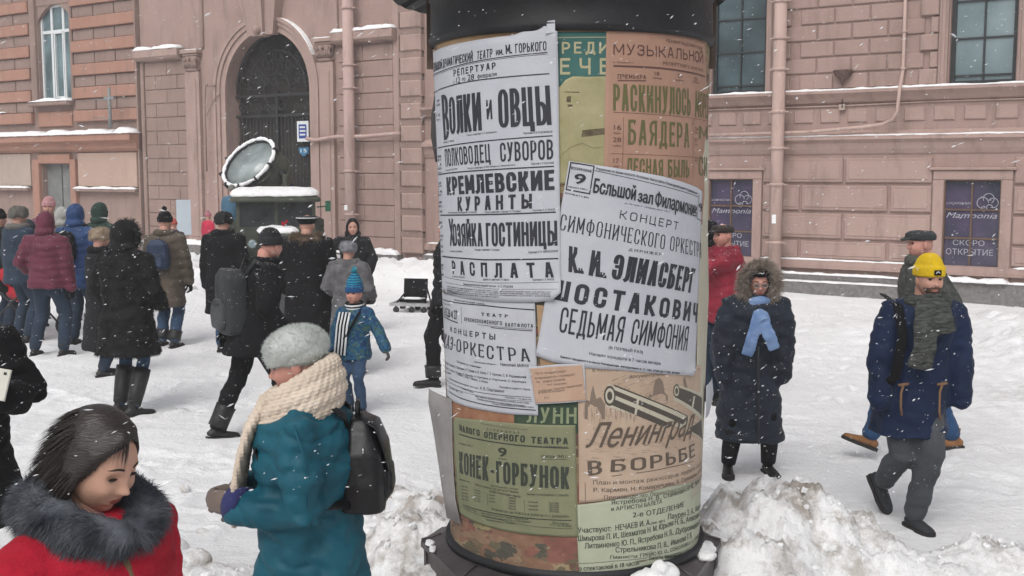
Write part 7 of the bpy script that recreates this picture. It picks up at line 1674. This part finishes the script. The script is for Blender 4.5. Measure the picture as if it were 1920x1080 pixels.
b = MB(); Mx = Matrix.Rotation(radians(-12), 4, 'X') @ Matrix.Rotation(radians(12), 4, 'Y'); b.cbox(-.04, .026, -.005, .005, -.08, .055, .004, M=Mx); b.build('phone_body', mat('pale_plastic', (.55, .53, .47), .4, .05), t_)
b = MB(); b.box(-.002, .010, -.0065, -.0052, .030, .042, M=Mx); b.build('camera_lens', BLACKB, t_)

# ================================================================ TRUCK AND SEARCHLIGHT
OLIVE = mat('olive_paint', (.045, .052, .038), .6, .3, 5, .3, 30, .3, c2=(.075, .08, .06)); DG = mat('dark_windscreen', (.012, .014, .015), .2, .2, 3, spec=.6, c2=(.035, .04, .042))
TX, TY = at_y(520, 500, 20.8).x, 20.8
T = thing('military_truck', 'old dark green army truck with snow on cab roof, in front of the arched gate', 'truck', (TX, TY, .02), radians(14))
def cab_poly(z0, z1, x0, x1, y0, y1, y0t=None):
    b = MB(); y0t = y0 if y0t is None else y0t
    b.add([(x0, y0, z0), (x1, y0, z0), (x1, y1, z0), (x0, y1, z0), (x0, y0t, z1), (x1, y0t, z1), (x1, y1, z1), (x0, y1, z1)], [(0, 3, 2, 1), (4, 5, 6, 7), (0, 1, 5, 4), (1, 2, 6, 5), (2, 3, 7, 6), (3, 0, 4, 7)]); return b
b = cab_poly(.45, 1.14, -.72, .72, -.02, 1.1); 
for x in (-.72, .66): b.box(x, x+.06, -.01, .05, 1.14, 1.62); b.box(x, x+.06, 1.0, 1.08, 1.14, 1.62)
b.box(-.72, .72, 1.03, 1.09, 1.14, 1.62); b.box(-.03, .03, -.01, .04, 1.14, 1.62); o = b.build('cab', OLIVE, T)
b = MB(); b.box(-.66, -.03, .015, .025, 1.14, 1.60); b.build('windscreen', DG, T); b = MB(); b.box(.03, .66, .015, .025, 1.14, 1.60); b.build('windscreen', DG, T)
for x in (-.70, .69):
    b = MB(); b.box(x, x+.01, .06, 1.0, 1.14, 1.60); b.build('side_window', DG, T)
b = MB(); b.rings([(0, .50, 1.60, .82, .70), (0, .50, 1.63, .84, .72), (0, .50, 1.68, .82, .70), (0, .52, 1.72, .74, .62)], 40, p=6); b.build('cab_roof', OLIVE, T)
b = MB(); b.rings([(0, .50, 1.70, .80, .69), (0, .50, 1.725, .825, .70), (0, .51, 1.80, .80, .67), (0, .52, 1.86, .66, .54), (0, .52, 1.88, .3, .25)], 60, p=5); me = remesh(b, .03, 2); displace(me, lambda c: .012*vnoise(c, 4, 2, 3)); finish(me, M_SNOW, 'roof_snow', T)
b = MB(); b.rings([(0, -.55, .55, .36, .55), (0, -.55, .95, .36, .55), (0, -.54, 1.06, .26, .53), (0, -.53, 1.08, .1, .5)], 30, p=6); o = b.build('bonnet', OLIVE, T)
b = MB(); b.rings([(0, -.50, 1.03, .30, .50), (0, -.50, 1.09, .38, .55), (0, -.50, 1.16, .30, .48), (0, -.50, 1.18, .1, .2)], 30, p=5); me = remesh(b, .02, 2); displace(me, lambda c: .012*vnoise(c, 6, 2, 3)); finish(me, M_SNOW, 'bonnet_snow', T)
b = MB(); b.box(-.34, .34, -1.14, -1.10, .52, 1.03); 
for i in range(9): b.box(-.28+i*.065, -.26+i*.065, -1.16, -1.141, .56, .98)
b.build('radiator', M_IRON, T)
for sx in (-1, 1):
    b = MB(); b.tube([(sx*.58, -1.05, .45), (sx*.58, -1.0, .72), (sx*.58, -.75, .86), (sx*.58, -.4, .80), (sx*.58, .0, .50), (sx*.58, .9, .46)], [(.16, .02)]*6, 12, up=(1, 0, 0)); b.v = [(x, y, z) for x, y, z in b.v]; o = b.build('mudguard', OLIVE, T)
    b = MB(); b.ball((sx*.46, -1.12, .90), (.09, .08, .09), 16); o = b.build('headlight', OLIVE, T); b = MB(); b.ball((sx*.46, -1.19, .90), (.075, .02, .075), 14); b.build('headlight_glass', M_GLASS2, o)
    for y in (-.72, 2.3):
        b = MB(); b.tube([(sx*.62-.09, y, .40), (sx*.62+.09, y, .40)], [.40, .40], 28); o = b.build('wheel', M_IRON, T); b = MB(); b.tube([(sx*.62-.10, y, .40), (sx*.62+.10, y, .40)], [.2, .2], 20); b.build('rim', OLIVE, o)
b = MB(); b.box(-.95, .95, 1.2, 3.9, .78, .86); b.build('load_bed', OLIVE, T)
for x0, x1, y0, y1 in ((-.97, -.93, 1.2, 3.9), (.93, .97, 1.2, 3.9), (-.95, .95, 1.18, 1.22), (-.95, .95, 3.88, 3.92)):
    for z_ in (.88, 1.06): b = MB(); b.box(x0, x1, y0, y1, z_, z_+.165); b.build('side_plank', OLIVE, T)
b = MB(); b.box(-.8, .8, -1.22, -1.18, .42, .52); b.build('bumper', M_IRON, T)
b = MB(); b.tube([(.76, .1, 1.5), (.95, -.02, 1.52)], [.012]*2, 6); b.box(.90, 1.0, -.04, -.01, 1.42, 1.62); b.build('wing_mirror', mat('green_mirror_back', (.02, .09, .05)), T)
# flowers on the bonnet
F_ = thing('flower_bunch', 'small bunch of red and white flowers lying on the truck bonnet', 'flowers', tuple(T.matrix_basis @ V((.12, -.55, 1.12))), 0)
for i in range(9):
    b = MB(); b.ball((.05*cos(i*2.4)*(.4+i*.07), .04*sin(i*2.4), .04+.02*(i % 3)+.03*i*.3), .022, 8); b.build('blossom', REDC if i % 3 else M_WFRAME, F_)
# searchlight
SLc = at_y(468, 306, 23.0)
nrm = V((-.42, -.66, .62)).normalized()
S_ = thing('searchlight', 'huge round searchlight with snowy rim tilted skyward on the truck bed', 'searchlight', SLc)
Q = nrm.to_track_quat('Z', 'Y').to_matrix().to_4x4()
def sl(b): b.v = [tuple(Q @ V(p)) for p in b.v]; return b
b = MB(); n = 48; vs = []; fs = []
prof_ = [(.60, 0), (.62, -.02), (.62, -.35), (.60, -.62), (.50, -.78), (.25, -.86), (0.01, -.88)]
for r, z_ in prof_:
    for j in range(n): vs.append((r*cos(2*pi*j/n), r*sin(2*pi*j/n), z_))
for k in range(len(prof_)-1):
    for j in range(n): fs.append((k*n+j, (k+1)*n+j, (k+1)*n+(j+1) % n, k*n+(j+1) % n))
b.add(vs, fs, 0, True); sl(b).build('drum', OLIVE, S_)
for z_ in (-.12, -.5):
    b = MB(); b.tube([(.625*cos(a*2*pi/n), .625*sin(a*2*pi/n), z_) for a in range(n+1)], [.018]*(n+1), 8, up=(0, 0, 1)); sl(b).build('drum_band', OLIVE, S_)
b = MB(); b.tube([(.60*cos(a*2*pi/n), .60*sin(a*2*pi/n), .0) for a in range(n+1)], [.045]*(n+1), 10, up=(0, 0, 1)); sl(b).build('rim', M_IRON, S_)
b = MB(); b.tube([(.61*cos(a*2*pi/n), .61*sin(a*2*pi/n), .035) for a in range(n+1)], [.040]*(n+1), 10, up=(0, 0, 1)); sl(b); me = remesh(b, .014, 1); displace(me, lambda c: .012*vnoise(c, 12, 2, 3)); finish(me, M_SNOW, 'rim_snow', S_)
b = MB(); b.tube([(0, 0, -.03), (0, 0, -.02)], [.56, .56], 48); sl(b).build('lens', mat('searchlight_glass', (.16, .19, .19), .15, 0, 2.5, 0, c2=(.36, .40, .40), spec=.6), S_)
for k in range(10):
    a = 2*pi*k/10+.2; b = MB(); b.box(-.02, .02, -.03, .05, -.05, .09, M=Matrix.Rotation(a, 4, 'Z') @ Matrix.Translation((0, .64, 0))); sl(b).build('clamp', M_IRON, S_)
b = MB(); b.tube([(-.68, 0, -.35), (-.62, 0, -.35)], [.08, .08], 12); sl(b).build('trunnion', M_IRON, S_); b = MB(); b.tube([(.68, 0, -.35), (.62, 0, -.35)], [.08, .08], 12); sl(b).build('trunnion', M_IRON, S_)
pv = [Q @ V((sx*.70, 0, -.35)) for sx in (-1, 1)]; low = V((-nrm.x*.35, -nrm.y*.35, -SLc.z+.95))
b = MB()
for p_ in pv: b.tube([p_, V((p_.x, p_.y, (p_.z+low.z)*.55)), V((low.x+(p_.x-low.x)*.5, low.y+(p_.y-low.y)*.5, low.z+.08)), low], [.05, .05, .05, .06], 10)
b.tube([low+V((0, 0, -.1)), low+V((0, 0, .1))], [.35, .30], 24); b.build('yoke', OLIVE, S_)

# wheeled equipment cart
cp = ground(772, 583); ALU = mat('aluminium', (.42, .42, .42), .4, .2, 10, metal=.6)
C_ = thing('equipment_cart', 'low aluminium wheeled cart with a black panel, standing on the snow near the pillar', 'cart', (cp.x, cp.y, hz(cp.x, cp.y)), radians(-12))
for y in (-.18, .18): b = MB(); b.box(-.30, .36, y-.02, y+.02, .10, .15); b.build('side_rail', ALU, C_)
for x in (-.30, -.05, .2, .34): b = MB(); b.box(x-.015, x+.015, -.16, .16, .11, .14); b.build('cross_bar', ALU, C_)
for x in (-.2, .05, .25):
    for y in (-.17, .17): b = MB(); b.tube([(x, y-.02, .045), (x, y+.02, .045)], [.045]*2, 16); b.box(x-.01, x+.01, y-.03, y+.03, .045, .10); b.build('wheel', M_IRON, C_)
b = MB(); b.box(-.16, .22, .06, .10, .22, .52, M=Matrix.Rotation(radians(-8), 4, 'X')); o = b.build('black_panel', BLK, C_)
b = MB(); b.tube([(-.2, -.12, .15), (-.12, .10, .30)], [.014]*2, 8); b.tube([(.26, -.12, .15), (.22, .10, .34)], [.014]*2, 8); b.tube([(.28, .1, .15), (.20, .10, .46)], [.012]*2, 8); b.box(-.16, .22, -.12, .08, .155, .20); b.build('panel_stand', BLK, C_)
b = MB(); b.rings([(0.03, -.03, .20, .15, .08), (0.03, -.03, .225, .12, .06)], 20, p=3); b.build('snow_patch', M_SNOW, C_)

# red pushchair at the left edge
pp = ground(45, 628); PC = thing('pushchair', 'red pushchair with snow on its hood at the far left of the crowd', 'pushchair', (pp.x, pp.y, hz(pp.x, pp.y)), radians(70))
RC = mat('red_nylon', (.33, .012, .022), .5, .15, 5, .4, 25)
b = MB(); b.ball((0, .10, .82), (.26, .30, .22), 24); b.ball((0, -.12, .58), (.22, .32, .16), 20); me = remesh(b, .02, 2); displace(me, lambda c: .012*vnoise(c, 6, 2, 3)); finish(me, RC, 'hood_and_seat', PC)
b = MB(); b.rings([(0, .10, 1.02, .13, .15), (0, .10, 1.05, .08, .10)], 20); b.build('hood_snow', M_SNOW, PC)
b = MB()
for x in (-.24, .24): b.tube([(x, .45, 1.0), (x, .15, .62), (x, -.40, .12)], [.013]*3, 8); b.tube([(x, -.25, .62), (x, .38, .12)], [.013]*2, 8)
b.tube([(-.24, .45, 1.0), (.24, .45, 1.0)], [.018]*2, 8); b.tube([(-.24, .0, .40), (.24, .0, .40)], [.01]*2, 8); b.build('frame', M_IRON, PC)
for x in (-.26, .26):
    for y in (-.42, .40): b = MB(); b.tube([(x-.02, y, .11), (x+.02, y, .11)], [.11]*2, 20); b.build('wheel', M_IRON, PC)
# pale placard beside the taupe coat
q_ = ground(347, 560); PL = thing('placard', 'pale blank placard standing beyond the taupe quilted coat', 'placard', (q_.x, q_.y, hz(q_.x, q_.y)), radians(10))
b = MB(); b.box(-.10, .14, -.01, .01, .55, 1.15); b.build('board', mat('pale_board', (.42, .47, .52), .7, .05), PL)
b = MB(); b.box(-.0, .03, .012, .03, .0, 1.1); b.build('post', M_IRON, PL)
# snow boulders and crumbs around the pillar foot
rs = random.Random(5)
for i, (px_, py_, r_) in enumerate(((745, 880, .07), (810, 905, .09), (795, 935, .07), (760, 1000, .08), (715, 985, .05), (1500, 1000, .06), (1555, 1020, .05), (1610, 1040, .05), (1700, 1030, .035), (1375, 1040, .05), (1640, 1010, .03), (1760, 1050, .03), (345, 905, .035), (380, 985, .05), (365, 1040, .09), (330, 1010, .05))):
    p_ = ground(px_, py_, .18 if r_ > .06 else .04); z_ = hz(p_.x, p_.y)
    b = MB(); b.ball((0, 0, 0), (r_*rs.uniform(.9, 1.3), r_*rs.uniform(.8, 1.1), r_*rs.uniform(.6, .85)), 26)
    me = b.mesh('snow_lump', []); displace(me, lambda c: r_*(.30*vnoise(c, .28/r_*1.0, i, 2)+.10*np.abs(vnoise(c, .9/r_, i+3, 3)))); me.attributes.new('dirt', 'FLOAT', 'POINT').data.foreach_set('value', [rs.uniform(.5, 1)]*len(me.vertices))
    o = finish(me, M_GSNOW, 'snow_lump', None); o.location = (p_.x, p_.y, z_+r_*.02); o.rotation_euler = (rs.uniform(-.3, .3), rs.uniform(-.3, .3), rs.uniform(0, 6)); tag(o, None, None, None, 'structure')
# broken crumbs of shovelled snow round the heaps
rs = random.Random(23); b = MB()
near = [h_ for h_ in HEAPS if h_[1] < 7]
for i in range(900):
    hx, hy, sx, sy, hh, l_, dd = rs.choice(near); x, y = rs.gauss(hx, sx*1.1), rs.gauss(hy, sy*1.1)
    if (x-PX)**2+(y-PY)**2 < .74**2: continue
    r_ = .005+.020*rs.random()**3; z_ = hz(x, y)+r_*.25; M_ = Matrix.Rotation(rs.uniform(0, 6), 4, V((rs.random(), rs.random(), rs.random())).normalized())
    o_ = len(b.v); b.ball((0, 0, 0), (r_*rs.uniform(.8, 1.5), r_, r_*rs.uniform(.6, .9)), 6, M=M_, fn=lambda p: p*(1+.6*noise.noise(p*(1.2/r_)+V((i, 0, 0))))+V((x, y, z_)))
    b.sm[-18:] = [False]*18
tag(b.build('snow_crumbs', M_SNOW), 'small crumbs of broken snow scattered round the snow heaps', 'snow', None, 'stuff')
# ---------------------------------------------------------------- falling snow
rs = np.random.RandomState(2); n = 14000
y = 1.3+14.5*rs.rand(n)**.75; x = (rs.rand(n)*1.1-.56)*y; z = 2.15+(.30-.80*rs.rand(n))*y*.55-.02*y
k_ = z > .05; x, y, z = x[k_], y[k_], z[k_]; n = len(x)
ins = (x-PX)**2+(y-PY)**2 < (PR+.05)**2; x, y, z = x[~ins], y[~ins], z[~ins]; n = len(x)
d = np.stack([.85+.15*rs.normal(size=n), .3*rs.normal(size=n), .38+.30*rs.normal(size=n)], 1); d /= np.linalg.norm(d, axis=1)[:, None]
L = (.0022+.0065*rs.rand(n)**3)[:, None]; w_ = (.0006+.0011*rs.rand(n)**2)[:, None]
u = np.cross(d, np.array([0, 1, 0.])); u /= np.linalg.norm(u, axis=1)[:, None]; v_ = np.cross(d, u)
c = np.stack([x, y, z], 1); vs = np.stack([c-d*L, c+d*L, c+u*w_, c-u*w_, c+v_*w_, c-v_*w_], 1).reshape(-1, 3)
fs = []
for i in range(n):
    o = i*6
    for a, b_ in ((2, 4), (4, 3), (3, 5), (5, 2)): fs += [(o, o+a, o+b_), (o+1, o+b_, o+a)]
FLK = mat('snowflake', (.80, .81, .83), .8, .02); t_ = FLK.node_tree; mo = t_.nodes['Material Output']; mxs = t_.nodes.new('ShaderNodeMixShader'); tr_ = t_.nodes.new('ShaderNodeBsdfTransparent'); mxs.inputs[0].default_value = .55
t_.links.new(tr_.outputs[0], mxs.inputs[1]); t_.links.new(t_.nodes['Principled BSDF'].outputs[0], mxs.inputs[2]); t_.links.new(mxs.outputs[0], mo.inputs['Surface'])
me = bpy.data.meshes.new('falling_snow'); me.from_pydata(vs.tolist(), [], fs); me.materials.append(FLK)
tag(obj('falling_snow', me), 'white snowflakes drifting on the wind across the whole street', 'snowfall', None, 'stuff')

# ---------------------------------------------------------------- snow-laden air
hzm = bpy.data.materials.new('snowy_air'); hzm.use_nodes = True; t_ = hzm.node_tree; t_.nodes.remove(t_.nodes['Principled BSDF'])
vp = t_.nodes.new('ShaderNodeVolumePrincipled'); vp.inputs['Density'].default_value = .003; vp.inputs['Color'].default_value = (.92, .93, .95, 1); t_.links.new(vp.outputs[0], t_.nodes['Material Output'].inputs['Volume'])
b = MB(); b.box(-70, 70, -20, 75, -1.2, 9.5); tag(b.build('haze', hzm), kind='stuff')
